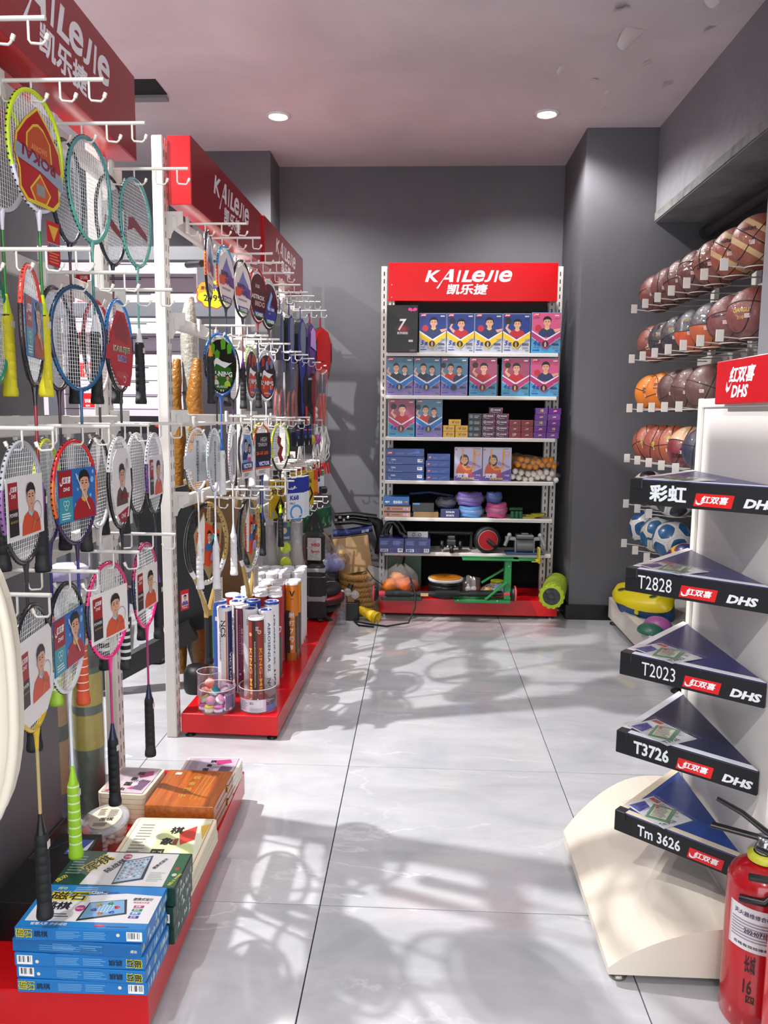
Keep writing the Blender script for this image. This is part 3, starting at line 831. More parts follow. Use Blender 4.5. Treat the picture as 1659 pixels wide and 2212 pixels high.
def racket(label, x, y, z, phi, top, mid, bot, shaft, cone, grip, card=None, stripes=None, strings='#eeeeee', logo=None, tags=None, band=None, roll=0.0):
    t = thing('badminton_racket', label, 'racket', (x, y, z), R(phi), 'badminton rackets on the hook arms')
    if roll:
        t.rotation_euler = (0, R(roll), R(phi))
    N = 44
    cm = [mat(h, 0.22, coat=0.4) for h in (top, mid, bot)]
    pts = [head_pt(2 * PI * i / N) for i in range(N)]
    ms = []
    for i in range(N):
        zz = -(pts[i].z + pts[(i + 1) % N].z) / 2
        ms.append(cm[0] if zz < 0.085 else cm[1] if zz < 0.175 else cm[2])
    m = MB(); m.tube(pts, 0.0056, cm[0], 7, closed=True, ms=ms); m.build('frame', t)
    if 'g' not in GROM:
        g = MB()
        for i in range(60):
            a = 2 * PI * (i + .5) / 60
            q = head_pt(a); d = (head_pt(a + .02) - head_pt(a - .02)).normalized()
            nrm = Vector((d.z, 0, -d.x)) * -1
            if nrm.dot(q - Vector((0, 0, -0.1275))) < 0:
                nrm = -nrm
            g.box(q + nrm * 0.0052, (0.004, 0.0034, 0.0018), mat('#15171c', 0.4), 0, Matrix((d, Vector((0, 1, 0)), nrm)).transposed())
        GROM['g'] = g.mesh('grommets')
    link('grommets', GROM['g'], t, kind='stuff')
    if strings not in GROM:
        g = MB(); sm = mat(strings, 0.4)
        for k in range(-10, 11):
            xx = k * 0.0088
            c = min(1, abs(xx) / 0.097); w = 0.1225 * math.sqrt(1 - c * c)
            g.tube([(xx, 0, -0.1275 + w), (xx, 0, -0.1275 - w)], 0.00052, sm, 3, caps=False, smooth=False)
        for k in range(-12, 13):
            zz = k * 0.0095
            w = 0.096 * math.sqrt(max(0, 1 - (zz / 0.1235) ** 2)) * (1 + .03 * zz / .12)
            g.tube([(-w, 0.0008 * (-1) ** k, -0.1275 + zz), (w, 0.0008 * (-1) ** k, -0.1275 + zz)], 0.00052, sm, 3, caps=False, smooth=False)
        GROM[strings] = g.mesh('strings')
    link('strings', GROM[strings], t, kind='stuff')
    sm = mat(shaft, 0.22, coat=0.4); cn = mat(cone, 0.3)
    m = MB(); m.tube([(0, 0, -0.2545), (0, 0, -0.275), (0, 0, -0.30), (0, 0, -0.46)], [0.0085, 0.0052, 0.0036, 0.0036], cm[2], 8, ms=[cm[2], cm[2], sm]); m.build('shaft', t)
    m = MB(); m.lathe([(0.0042, -0.442), (0.0055, -0.455), (0.0105, -0.483), (0.0118, -0.49)][::-1], cn, 12); m.build('cone', t)
    prof, pm = [], []
    gm = mat(grip, 0.55, bump=0.25, bscale=900)
    sm2 = mat(stripes[0], 0.5) if stripes else gm
    nseg = stripes[1] if stripes else 8
    prof = [(0.0, -0.675), (0.0152, -0.675), (0.0162, -0.668), (0.0150, -0.655)]
    pm = [gm, gm, gm]
    for k in range(nseg):
        a, b = -0.655 + 0.165 * k / nseg, -0.655 + 0.165 * (k + 1) / nseg
        r0 = 0.0132 - 0.0012 * k / nseg
        c = b - (b - a) * (stripes[2] if stripes else 0.12)
        prof += [(r0 + 0.0008, a + 0.001), (r0 + 0.0005, c), (r0 - 0.0004 + (0.0006 if stripes else 0), b - 0.0005)]
        pm += [gm, gm, sm2]
    prof.append((0.0112, -0.486)); pm.append(gm)
    m = MB(); m.lathe(prof, gm, 12, ms=pm, sy=1.12)
    h = m.build('grip', t)
    m = MB(); m.box((0.0, -0.0145, -0.51), (0.013, 0.002, 0.016), mat('#c9c2b8', 0.3), 0.0005); m.build('price_sticker', h)
    if band:
        m = MB(); m.lathe([(0.0126, -0.498), (0.0126, -0.488)], mat(band, 0.4), 12); m.build('grip_band', h)
    if card:
        ck = mat(CARDCOL.get(card, '#ece7e4'), 0.3)
        m = MB(); m.prism([(a, b) for a, b in CARD[card]], 0.0012, ck, o=(0, -0.0065, 0), u=(1, 0, 0), v=(0, 0, 1), n=(0, 1, 0)); c = m.build('insert_card', t)
        m = MB(); p = Print(m, (0, -0.0068, 0), (1, 0, 0), (0, 0, 1), 0.3); cards(p, card); m.build('face_print', c)
    if logo:
        m = MB(); p = Print(m, (0, -0.0022, 0), (1, 0, 0), (0, 0, 1), 0.5)
        p.poly([(-0.06, -0.16), (-0.05, -0.12), (-0.02, -0.115), (0.03, -0.135), (0.065, -0.15), (0.07, -0.17), (0.02, -0.158), (-0.02, -0.145), (-0.04, -0.155)] if logo != '#8a2a2c' else [(-0.03, -0.06), (0.01, -0.08), (0.0, -0.11), (0.03, -0.13), (0.01, -0.17), (0.035, -0.2), (-0.005, -0.21), (-0.035, -0.16), (-0.01, -0.13), (-0.04, -0.1)], logo, 1)
        m.build('string_stencil', t)
    return t
def hangtag(t, x, z, w, h, kind):
    m = MB(); m.box((x, -0.012, z - h / 2), (w, 0.001, h), mat({'b': '#b81c20', 'k': '#d9cfc6'}[kind], 0.35)); o = m.build('swing_tag', t)
    m = MB(); p = Print(m, (x, -0.0127, z), (1, 0, 0), (0, 0, 1))
    if kind == 'b':
        p.poly([(-w * .4, -h * .1), (w * .4, -h * .1), (0, -h * .45)], '#d8a23a', 1); p.rect(-w / 2, -h * .62, w / 2, -h * .48, '#8b93a6', 1); p.text('BOKAI', -w * .42, -h * .6, h * .09, '#7a1630', 2, w=w * .84); p.lines(-w * .4, -h * .95, w * .4, -h * .68, 4, '#d87a5a', 1)
    else:
        p.lines(-w * .42, -h * .95, w * .42, -h * .08, 12, '#6d645e', 1)
    m.build('face_print', o)
BK = '#15161a'
a2 = racket('lime and white racket with red shield card and yellow grip', -0.878, 1.804, 2.063, 83, '#c8e012', '#c6dc30', '#dcd8e2', '#2f7a34', '#c4dc18', '#d6c81c', 'bokai', band=BK)
hangtag(a2, 0.035, -0.272, 0.05, 0.1, 'b')
racket('lime and white racket without a card, yellow grip, nearest on the top rail', -0.957, 1.79, 2.063, 85.5, '#c8e012', '#c6dc30', '#dcd8e2', '#2f7a34', '#c4dc18', '#d6c81c', band=BK)
racket('teal racket on the top rail hanging just behind the red shield card', -0.865, 2.061, 2.05, 82.5, '#4d8b8b', '#4f9690', '#5fae9f', '#3f8f86', '#e4e2e6', BK)
racket('dark navy racket half hidden behind the teal racket, top rail', -0.933, 2.08, 2.05, 91.5, '#1c2030', '#1c2030', '#23283c', '#6a2226', '#24242a', BK)
racket('black racket with red stencil between two teal rackets, top rail', -0.945, 2.40, 2.055, 87.5, '#1d1b26', '#241a22', '#191722', '#5a1c20', '#24242a', BK, logo='#7c3438')
racket('teal racket with dark red swoosh on its strings, farthest on the top rail', -0.879, 2.427, 2.055, 84, '#5aa09c', '#4f938c', '#67b6a6', '#63b4a4', '#e4e2e6', BK, logo='#83414a')
racket('red and black racket seen nearly edge on, second rail of the nearest stand', -0.855, 1.702, 1.667, 105, '#d8402e', '#2c1a1e', '#17171c', '#8c1f2a', '#e8541c', BK, 'olympic', band='#d8301c')
racket('dark blue racket with bare white strings, second rail of the nearest stand', -0.872, 1.976, 1.666, 74.5, '#1f4868', '#1b2c50', '#235a86', '#1f4f78', '#2c3c58', BK)
racket('dark plum racket half hidden behind the dark blue one', -0.936, 1.99, 1.666, 93, '#2c2028', '#2c2028', '#3c2a34', '#3a2430', '#24242a', BK)
racket('red and black racket with white strings behind the red oval card', -0.934, 2.24, 1.668, 91.5, '#b3202c', '#1e1c20', '#d8d4d4', '#1c1c20', '#24242a', BK)
racket('blue and black racket holding a large red oval card', -0.875, 2.251, 1.671, 91, '#2a7cc4', '#16304c', '#131418', '#141a1c', '#24242a', BK, 'kai')
racket('green racket behind the edge-on red one, nearest on the second rail', -0.945, 1.70, 1.667, 100, '#237a5e', '#237a5e', '#2a8a6c', '#1f6a52', '#b02c24', BK, band='#c02a20')
racket('silver and purple racket with white portrait card, nearest on third rail', -0.837, 1.593, 1.29, 94.5, '#a9aab2', '#8a5c9c', '#2e2c30', '#2c2c30', '#26262a', BK, 'dhs')
racket('yellow and navy racket half hidden behind the purple and the red rackets', -0.919, 1.87, 1.285, 99.5, '#d4dc28', '#e8c828', '#3a2a6c', '#2a2c74', '#c03a24', '#9cc23a', stripes=('#dfe8c8', 6, .2))
racket('red, orange and purple racket with blue card showing three rings', -0.857, 1.887, 1.283, 84.5, '#cc1f22', '#d8641c', '#3a2450', '#2b3a88', '#ece4e4', '#d8522a', 'olympic', stripes=('#f0e2dc', 8, .14))
racket('black and white racket with no card, third rail behind the red one', -0.909, 2.15, 1.285, 94.5, '#1c1c20', '#c8c8cc', '#e8e6ea', '#d8d6da', '#1c1c20', '#1b1b1e', stripes=('#e4e2de', 7, .42))
racket('white and black racket with tall portrait card and black striped grip', -0.851, 2.163, 1.283, 94, '#e8e4e6', '#17171a', '#17171a', '#1a1a1e', '#1d1d22', '#1b1b1e', 'signed', stripes=('#e4e2de', 8, .42))
racket('white topped racket with plain strings between two portrait cards, third rail', -0.907, 2.45, 1.286, 92.5, '#e6e4e6', '#8c8c90', '#1b1b1f', '#2a2a2e', '#24242a', BK)
racket('white and purple racket with portrait card, farthest on the third rail', -0.858, 2.471, 1.286, 95, '#e4e0e6', '#6c3c86', '#1b1b1f', '#38324c', '#8a3ca8', BK, 'dhs')
racket('black and yellow racket with big portrait card, nearest on the lowest rail', -0.781, 1.495, 0.964, 96.5, '#17171a', '#3c321c', '#d8b41c', '#b9a36a', '#141416', BK, 'dhs_r')
racket('black and white racket with tilted red and blue card, lime ribbed grip', -0.820, 1.731, 0.957, 92.5, '#15161a', '#3a4a24', '#dcdce0', '#dfe6ee', '#9ed22c', '#a0d428', 'olympic', stripes=('#dfeec4', 8, .2))
racket('pink and navy racket, larger of two, over the round plastic tub', -0.826, 1.989, 0.956, 81.5, '#c82c68', '#1f2450', '#f02a86', '#b83070', '#1c2248', BK, 'dhs')
racket('pink and navy racket hanging alone over the open floor', -0.834, 2.295, 0.957, 89.5, '#b22a60', '#20264c', '#f02a86', '#a42a66', '#1c2444', BK, 'dhs')
# middle stand
def rk2(label, x, y, z, phi, *a, **k):
    return racket(label, x, y, z, phi, *a, **k)
rk2('black and orange racket seen edge on, nearest on the middle stand', -0.852, 3.153, 2.066, 97.5, '#17181c', '#e0622a', '#141518', '#1e4c50', '#d8941c', BK, 'rapid')
rk2('sky blue and orange racket with white splash card, second along', -0.846, 3.392, 2.058, 84, '#4aa6d8', '#e0602a', '#16171b', '#234a78', '#2b3c5c', BK, 'rapid')
rk2('black racket with white splash card, third along the middle stand', -0.836, 3.66, 2.05, 80, '#1b1b20', '#1b1b20', '#16171b', '#7a3024', '#5c2470', BK, 'rapid')
rk2('black and red racket with black grid card on the middle stand', -0.814, 3.9, 2.055, 77.5, '#c02430', '#17171a', '#8a1c24', '#1c2028', '#26447c', BK, 'astrox')
rk2('black and white racket with dark blue card, fifth on the top rail', -0.819, 4.2, 2.055, 75, '#d9d9dc', '#17171a', '#3c2028', '#2a2a30', '#24242a', BK, 'x100')
rk2('bright blue racket with green and black card', -0.845, 3.28, 1.682, 65, '#2a74c8', '#1c1f24', '#2a62b8', '#2b6cc4', '#2f62b0', '#e8e6e6', 'ningG')
rk2('slim black racket hanging behind the green card', -0.9, 3.42, 1.68, 100, '#17171a', '#17171a', '#17171a', '#17171a', '#1c1c1f', '#e8e6e6')
rk2('lime and white racket with narrow red and black card', -0.823, 3.77, 1.672, 86, '#b9dc7c', '#d2e4b8', '#dfe0e2', '#e8cdd2', '#e6e2e2', '#e8e6e6', 'ningR')
rk2('white and silver racket with red and black card', -0.806, 4.05, 1.675, 73.5, '#cfd0d4', '#17171a', '#e2e2e6', '#dfe0e4', '#e0dede', '#e8e6e6', 'ningR')
rk2('dark purple racket behind the two red cards', -0.92, 3.8, 1.672, 84, '#2a1e26', '#2a1e26', '#34222c', '#5c2a6c', '#7a3c98', BK)
rk2('white racket with silver card, nearest on the third rail', -0.922, 3.183, 1.29, 79.5, '#e9e8ea', '#d6dae6', '#e4e4e8', '#f0eff1', '#f0eff1', '#ecebec', 'kumpoo')
rk2('white and mint racket with pale card, beside the silver card', -0.856, 3.2, 1.288, 89.5, '#dcebe8', '#c2dcdc', '#dfe3f0', '#eff1f4', '#dfe9f2', '#ecebec', 'kumpoo')
rk2('white and pink racket seen nearly edge on', -0.834, 3.42, 1.302, 95.5, '#efe6e8', '#e8c6ce', '#ece4e8', '#e6eef6', '#dfe8f2', '#ecebec', 'kumpoo')
rk2('dark racket with blue cartoon card', -0.832, 3.68, 1.30, 84, '#1c1e24', '#2a3040', '#23262e', '#23262e', '#1c1e24', BK, 'victor1')
rk2('navy racket with orange tip and black card', -0.811, 3.953, 1.295, 75, '#e0622a', '#26306c', '#1f2878', '#1f2c88', '#1f2c78', BK, 'victor2')
rk2('lime and black racket with red stencilled strings', -0.761, 4.2, 1.30, 72.5, '#c8dc28', '#bcd42c', '#16171a', '#1a1b1e', '#b8d828', BK, logo='#8a2a2c')
rk2('lime and black racket partly hidden behind the black card', -0.87, 4.19, 1.30, 74, '#c8dc28', '#bcd42c', '#16171a', '#1a1b1e', '#b8d828', BK)

def tennis(label, x, y, z, phi, red=False):
    t = thing('tennis_racket', label, 'racket', (x, y, z), R(phi), 'tennis rackets on the middle stand')
    N = 48
    gold, blk, wh = mat('#b3924a', 0.25, coat=.5), mat('#18181b', 0.25, coat=.5), mat('#e4e2de', 0.3)
    pts = [head_pt(2 * PI * i / N, 0.13, 0.17, 0.0) for i in range(N)]
    ms = [(blk if 30 < i < 48 else gold if i < 16 or i > 40 else wh) for i in range(N)]
    m = MB(); m.tube(pts, 0.009, gold, 8, closed=True, ms=ms, sy=1.25); m.build('frame', t)
    m = MB(); sm = mat('#24242a', 0.5)
    for k in range(-8, 9):
        xx = k * 0.0145; w = 0.165 * math.sqrt(1 - (xx / .13) ** 2)
        m.tube([(xx, 0, -0.17 + w), (xx, 0, -0.17 - w)], 0.0007, sm, 3, caps=False)
    for k in range(-10, 11):
        zz = k * 0.0155; w = 0.125 * math.sqrt(max(0, 1 - (zz / .166) ** 2))
        m.tube([(-w, 0, -0.17 + zz), (w, 0, -0.17 + zz)], 0.0007, sm, 3, caps=False)
    m.build('strings', t, kind='stuff')
    m = MB(); g = mat('#17171a', 0.4)
    for i in range(40):
        q = head_pt(2 * PI * (i + .5) / 40, 0.121, 0.161, 0)
        m.box(q + Vector((0, -0.006, -0.009)), (0.004, 0.003, 0.004), g)
    m.build('grommets', t, kind='stuff')
    m = MB()
    for s in (-1, 1):
        m.tube([(s * 0.085, 0, -0.298), (s * 0.06, 0, -0.345), (s * 0.03, 0, -0.41), (s * 0.012, 0, -0.46)], [0.009, 0.0095, 0.0105, 0.012], gold, 8)
    m.box((0, 0, -0.475), (0.036, 0.024, 0.04), gold, 0.004); th_ = m.build('throat', t)
    m = MB(); p = Print(m, (-0.062, -0.0125, -0.345), (0.42, 0, -0.9), (0.9, 0, 0.42)); p.text('Teloon', 0.0, -0.006, 0.014, '#f0ece2', 1, w=0.085, bold=0.02); m.build('lettering', th_)
    gm = mat(BK, 0.6, bump=.3, bscale=500)
    prof = [(0, -0.70), (0.02, -0.70), (0.0205, -0.685), (0.0175, -0.675)]
    for k in range(7):
        a = -0.675 + 0.027 * k
        prof += [(0.0172, a + 0.002), (0.0166, a + 0.024)]
    prof += [(0.0165, -0.486)]
    m = MB(); m.lathe(prof, gm, 8, smooth=False); m.build('grip', t)
    cp = [(-0.095, -0.12), (-0.03, -0.03), (-0.015, -0.075), (0.09, -0.09), (0.075, -0.2), (0.02, -0.28), (0.0, -0.33), (-0.03, -0.28), (-0.08, -0.22)]
    m = MB(); m.prism(cp[::-1], 0.0015, mat('#a98f62', 0.3), o=(0, -0.012, 0), u=(1, 0, 0), v=(0, 0, 1), n=(0, 1, 0)); c = m.build('insert_card', t)
    m = MB(); p = Print(m, (0, -0.0125, 0), (1, 0, 0), (0, 0, 1))
    p.poly([(-0.085, -0.14), (-0.03, -0.07), (0.07, -0.12), (0.06, -0.2), (0.0, -0.27), (-0.05, -0.25)], '#d84a1e', 1); p.poly([(-0.07, -0.24), (-0.075, -0.1), (-0.03, -0.035), (-0.025, -0.08), (-0.035, -0.25)], '#e9e2da', 2)
    p.text('teloon', -0.062, -0.245, 0.02, '#c41f2c', 4, w=0.135, rot=R(90), bold=0.04)
    p.person(0.0, -0.2, 0.09, '#3a6a9c', lv=3, w=.7); p.person(0.035, -0.165, 0.085, '#5aa8b4', skin='#6a4632', lv=4, w=.7); p.person(0.055, -0.21, 0.08, '#c84a2a', skin='#7a5038', lv=9, w=.6); p.person(0.03, -0.245, 0.095, '#a98cc0', skin='#6a4632', lv=10, w=.7)
    m.build('face_print', c)
    hangtag(t, 0.055, -0.33, 0.06, 0.105, 'k')
    if red:
        m = MB(); m.box((-0.15, -0.004, -0.385), (0.05, 0.001, 0.085), mat('#c8202a', 0.3)); o = m.build('swing_tag', t)
        m = MB(); p = Print(m, (-0.15, -0.005, -0.425), (1, 0, 0), (0, 0, 1)); p.rect(-0.02, 0.015, 0.02, 0.065, '#e8dcdc', 1); p.person(0, 0.018, 0.045, '#6a5a9c', lv=2); p.text('Teloon', -0.018, 0.005, 0.008, '#f0e0e0', 1); m.build('face_print', o)
tennis('gold and black tennis racket with orange card and red swing tag', -0.909, 3.25, 0.968, 65.5, True)
tennis('gold tennis racket half hidden behind the white grips, farther along', -0.796, 3.56, 0.965, 81)
# ================================================================== goods on the two plinths
PZ = 0.105
def cyl_print(o, r, y_axis=(0, 0, 1)):
    """curved print: x = arc length from the camera-facing line, y = height"""
    o = Vector(o)
    def fn(x, y, off):
        a = -PI / 2 + x / r
        return o + Vector(((r + off) * math.cos(a), (r + off) * math.sin(a), y))
    return fn
def tube_can(x, y, body, cap, label, group, deco, h=0.4, r=0.0325, rz=0.0, inner=None):
    t = thing('shuttlecock_tube', label, 'tube', (x, y, PZ), rz, group)
    bm_ = mat(body, 0.28)
    m = MB(); m.lathe([(r, 0.0), (r, h - 0.009)], bm_, 28); m.lathe([(r + .0006, 0), (r + .0006, 0.008)], mat('#d9d9da', .3, .6), 28); m.build('body', t)
    m = MB(); cm = mat(cap, 0.3)
    if inner:
        m.lathe([(r + .0008, h - 0.012), (r + .0008, h), (r * 0.72, h), (r * 0.7, h - 0.007), (0, h - 0.007)], cm, 28, ms=[cm, mat('#e9e9ec', .3), mat(inner, .3), mat(inner, .3)])
    else:
        m.lathe([(r + .0008, h - 0.010), (r + .0008, h), (r * 0.93, h), (r * 0.9, h - 0.003), (0, h - 0.003)], cm, 28)
    m.build('cap', t)
    m = MB(); p = Print(m, (0, 0, 0), (1, 0, 0), (0, 0, 1), 0.28, cyl_print((0, 0, 0), r + 0.0004))
    deco(p)
    if m.v:
        m.build('face_print', t)
    return t
def vt(p, s, x, z, hh, w, col, lv=2, bold=.018):
    p.text(s, x, z, hh, col, lv, w=w, rot=R(-90), bold=bold)
def d_ncs(p):
    p.rect(0.012, 0, 0.018, 0.385, '#c8691c', 1); p.rect(0.021, 0, 0.05, 0.385, '#1c2a66', 1); vt(p, 'NCS', -0.009, 0.345, 0.02, 0.075, '#1a1a1c'); vt(p, 'NEW CANNONSONIC', -0.018, 0.33, 0.008, 0.17, '#3a3a3c')
    vt(p, 'VICTOR', 0.028, 0.2, 0.012, 0.14, '#e8e8ee', 3); p.lines(-0.022, 0.04, 0.005, 0.07, 5, '#8a8a90', 2); p.line([(-0.022, 0.075), (0.008, 0.075)], .0008, '#55555a', 2)
def d_purple(p):
    p.rect(-0.018, 0, -0.010, 0.385, '#e2d8dc', 1); vt(p, '极速飞行比赛羽毛球', 0.006, 0.3, 0.009, 0.12, '#c8a4b8'); p.lines(-0.002, 0.18, 0.002, 0.32, 12, '#b88aa4', 2)
    for i in range(10):
        x, z = random.uniform(-.03, .03), random.uniform(.03, .36)
        p.line([(x, z), (x + .006, z + .004)], .0012, '#d8bcc8', 2)
    p.circ(0.0, 0.09, 0.005, '#d6a4bc', 2); p.circ(0.013, 0.105, 0.003, '#d6a4bc', 2); p.line([(0.012, 0.2), (0.02, 0.18), (0.014, 0.15)], .002, '#e6d6de', 3)
def d_king(p):
    p.rect(-0.036, 0, -0.012, 0.385, '#98241c', 1); p.rect(0.012, 0, 0.04, 0.385, '#8a2a1e', 1); vt(p, 'KING-MEI', -0.027, 0.27, 0.014, 0.2, '#e6bc4a', 3); vt(p, 'KING-MEI', 0.018, 0.27, 0.014, 0.2, '#d89a3a', 3)
    vt(p, 'badminton shuttlecocks', -0.002, 0.3, 0.006, 0.2, '#b9b0a0', 3); p.circ(-0.02, 0.33, 0.008, '#d8a878', 3); p.circ(0.02, 0.34, 0.009, '#c8a080', 3); p.text('6', -0.024, 0.322, 0.014, '#e8c860', 4); p.lines(0.004, 0.345, 0.02, 0.365, 3, '#e0d4cc', 2)
def d_aero(p):
    p.rect(-0.05, 0, -0.021, 0.385, '#1c2a74', 1); p.rect(-0.02, 0, -0.012, 0.385, '#c8741c', 1); vt(p, 'AEROSENSA 02', 0.012, 0.35, 0.012, 0.22, '#2a3a6c'); vt(p, 'NCS', 0.010, 0.1, 0.016, 0.07, '#1a1a1c'); p.lines(-0.004, 0.26, 0.006, 0.3, 5, '#8a929a', 2)
def d_aero2(p):
    vt(p, 'AEROSENSA 02', 0.006, 0.35, 0.014, 0.24, '#22366c'); vt(p, 'NCS', 0.004, 0.085, 0.018, 0.075, '#17171a'); p.circ(0.002, 0.365, 0.006, '#22366c', 2); p.lines(-0.012, 0.33, 0.0, 0.36, 4, '#8a929a', 2)
def d_bg(p):
    p.rect(-0.05, 0, -0.012, 0.388, '#2f9a4c', 1); p.rect(-0.01, 0, 0.05, 0.388, '#2a3f9c', 1); p.rect(0.018, 0, 0.024, 0.388, '#d8d8dc', 2)
def d_yon(p):
    p.rect(-0.05, 0, 0.0, 0.388, '#2c4aa4', 1); p.rect(-0.05, 0, -0.03, 0.388, '#34a85c', 2); vt(p, 'YONEX', -0.008, 0.2, 0.026, 0.17, '#2b3f86', 3); p.rect(-0.014, 0.31, -0.002, 0.33, '#e8c8c0', 3)
def d_red(p):
    p.rect(-0.036, 0, 0.04, 0.2, '#5d5652', 1)
    vt(p, 'D', 0.015, 0.25, 0.02, 0.03, '#e8e0dc', 3); p.rect(0.002, 0.315, 0.02, 0.345, '#e0c8c8', 2); p.rect(0.004, 0.318, 0.018, 0.342, '#a8323c', 3); p.text('羽乐', 0.006, 0.322, 0.014, '#e8dcdc', 4, w=0.011)
def d_org(p):
    p.rect(-0.035, 0, -0.004, 0.26, '#3c3634', 1); p.rect(0.022, 0, 0.045, 0.23, '#4a4442', 1); p.rect(-0.02, 0.0, 0.03, 0.04, '#b0601c', 2)
    for i, ch in enumerate('耐打7号'):
        p.text(ch, 0.004, 0.225 - 0.042 * i, 0.026, '#dfe3e6', 3, al='c', bold=.02)
    p.poly([(0.0, 0.36), (0.006, 0.345), (0.012, 0.36), (0.022, 0.365), (0.012, 0.34), (0.006, 0.332), (0.0, 0.34), (-0.01, 0.365)], '#2a2624', 2); p.lines(-0.002, 0.315, 0.014, 0.325, 1, '#5a4a3c', 2)
    p.poly([(-0.004, 0.08), (0.012, 0.08), (0.008, 0.058), (0.0, 0.058)], '#e8e4e0', 3)
def d_wht(p):
    p.rect(-0.036, 0.34, 0.036, 0.375, '#cfd3da', 1); p.rect(-0.008, 0.342, 0.012, 0.373, '#2a4a9c', 2); p.rect(0.002, 0.342, 0.008, 0.373, '#2f8fd0', 3); vt(p, 'competition shuttle', 0.02, 0.3, 0.008, 0.2, '#4a5260')
def d_pink(p):
    vt(p, '羽毛球', 0.006, 0.3, 0.014, 0.08, '#e8dce0')
NOD = lambda p: None
tube_can(-0.855, 3.318, '#e6e4e6', '#e6e6ea', 'white shuttlecock tube with big black letters and orange stripe, front left', None, d_ncs, inner='#232f86')
tube_can(-0.826, 3.43, '#e6e4e6', '#e6e6ea', 'white lettered shuttlecock tube half hidden behind the purple one', None, d_ncs, inner='#232f86')
tube_can(-0.79, 3.36, '#6e2548', '#eeecee', 'purple shuttlecock tube with white cap', None, d_purple)
tube_can(-0.681, 3.165, '#3c2a26', '#eeecee', 'dark red and brown shuttlecock tube with gold letters, nearest', None, d_king)
tube_can(-0.662, 3.285, '#e8e6e6', '#e6e6ea', 'white shuttlecock tube with navy and orange stripes', None, d_aero, inner='#232f86')
tube_can(-0.735, 3.30, '#e8e6e6', '#e6e6ea', 'white shuttlecock tube with blue top behind the gold lettered one', None, d_aero2, inner='#232f86')
tube_can(-0.668, 3.445, '#e6e4e6', '#2a49a8', 'blue and white shuttlecock tube with tall navy letters down its side', None, d_aero2, inner='#2a49a8')
tube_can(-0.755, 3.455, '#d8d8dc', '#2a49a8', 'green and blue shuttlecock tube beside the tall navy letters', None, d_bg, inner='#2a49a8')
tube_can(-0.828, 3.505, '#d8d8dc', '#c8d4e0', 'green and blue shuttlecock tube behind the purple one', None, d_bg, inner='#2a49a8')
tube_can(-0.908, 3.44, '#e2e0e4', '#2a49a8', 'blue and white shuttlecock tube at the left, next to the tennis grip', None, d_yon, inner='#2a49a8')
for i, (x, y) in enumerate([(-0.676, 3.575), (-0.744, 3.584), (-0.812, 3.579), (-0.880, 3.568), (-0.69, 3.648), (-0.758, 3.646), (-0.826, 3.652), (-0.705, 3.722), (-0.773, 3.72), (-0.841, 3.722)]):
    tube_can(x, y, '#a2222c' if i not in (5, 8) else '#4b3a86' if i == 8 else '#9c2430', '#f0eef0', 'white capped red shuttlecock tube, %s row, %s from the aisle' % (('front', 'front', 'front', 'front', 'middle', 'middle', 'middle', 'rear', 'rear', 'rear')[i], ORD[(0, 1, 2, 3, 0, 1, 2, 0, 1, 2)[i]]), 'red shuttlecock tubes', d_red)
for i, (x, y) in enumerate([(-0.642, 3.841), (-0.710, 3.827), (-0.778, 3.818), (-0.846, 3.834), (-0.638, 3.912), (-0.706, 3.897), (-0.774, 3.892), (-0.842, 3.905)]):
    tube_can(x, y, ['#d87a14', '#c45a70', '#d87a14', '#d87a14', '#e08a1c', '#d8701c', '#d87a14', '#d8701c'][i], '#d9d9db', ['orange and black shuttlecock tube with white script, nearest of the orange ones', 'pink shuttlecock tube with silver cap beside the orange ones'][i] if i < 2 else 'silver capped orange shuttlecock tube, %s row, %s from the aisle' % ('front' if i < 4 else 'rear', ORD[i % 4]), None if i < 2 else 'orange shuttlecock tubes', d_org if i != 1 else d_pink)
for i, (x, y) in enumerate([(-0.654, 4.103), (-0.722, 4.085), (-0.790, 4.078), (-0.858, 4.075), (-0.656, 4.173), (-0.724, 4.156), (-0.792, 4.15), (-0.860, 4.15), (-0.66, 4.265), (-0.728, 4.246), (-0.796, 4.24), (-0.864, 4.246)]):
    tube_can(x, y, '#dfe0e6', '#e4e5ea', 'white shuttlecock tube with blue square, %s row, %s from the aisle' % (('front', 'middle', 'rear')[i // 4], ORD[i % 4]), 'white and blue shuttlecock tubes', d_wht)
# clear tubs
def tub(x, y, r, h, label, wrap=None):
    t = thing('clear_tub', label, 'tub', (x, y, PZ))
    f = film('#f4ecf4', 0.86, 0.0, r=0.05)
    m = MB(); m.lathe([(r, 0.004), (r, h), (r - .0015, h), (r - .0015, 0.005)], f, 36); m.lathe([(0, 0.002), (r, 0.002), (r, 0.005)], f, 36); m.build('wall', t)
    m = MB(); m.tube([(r * math.cos(2 * PI * i / 36), r * math.sin(2 * PI * i / 36), h) for i in range(36)], 0.0016, film('#ffffff', 0.4, 0), 5, closed=True); m.build('rim', t)
    if wrap:
        m = MB(); p = Print(m, (0, 0, 0), (1, 0, 0), (0, 0, 1), .35, cyl_print((0, 0, 0), r - 0.003)); wrap(p); m.build('face_print', t)
    return t
def w1(p):
    p.rect(0.052, 0.012, 0.24, 0.088, '#c9bcd6', 0); p.rect(0.055, 0.015, 0.10, 0.075, '#7a6a9a', 1); p.text('TIYW', 0.05, 0.078, 0.012, '#3a3448', 2); p.rect(0.06, 0.02, 0.09, 0.04, '#4a8a98', 2)
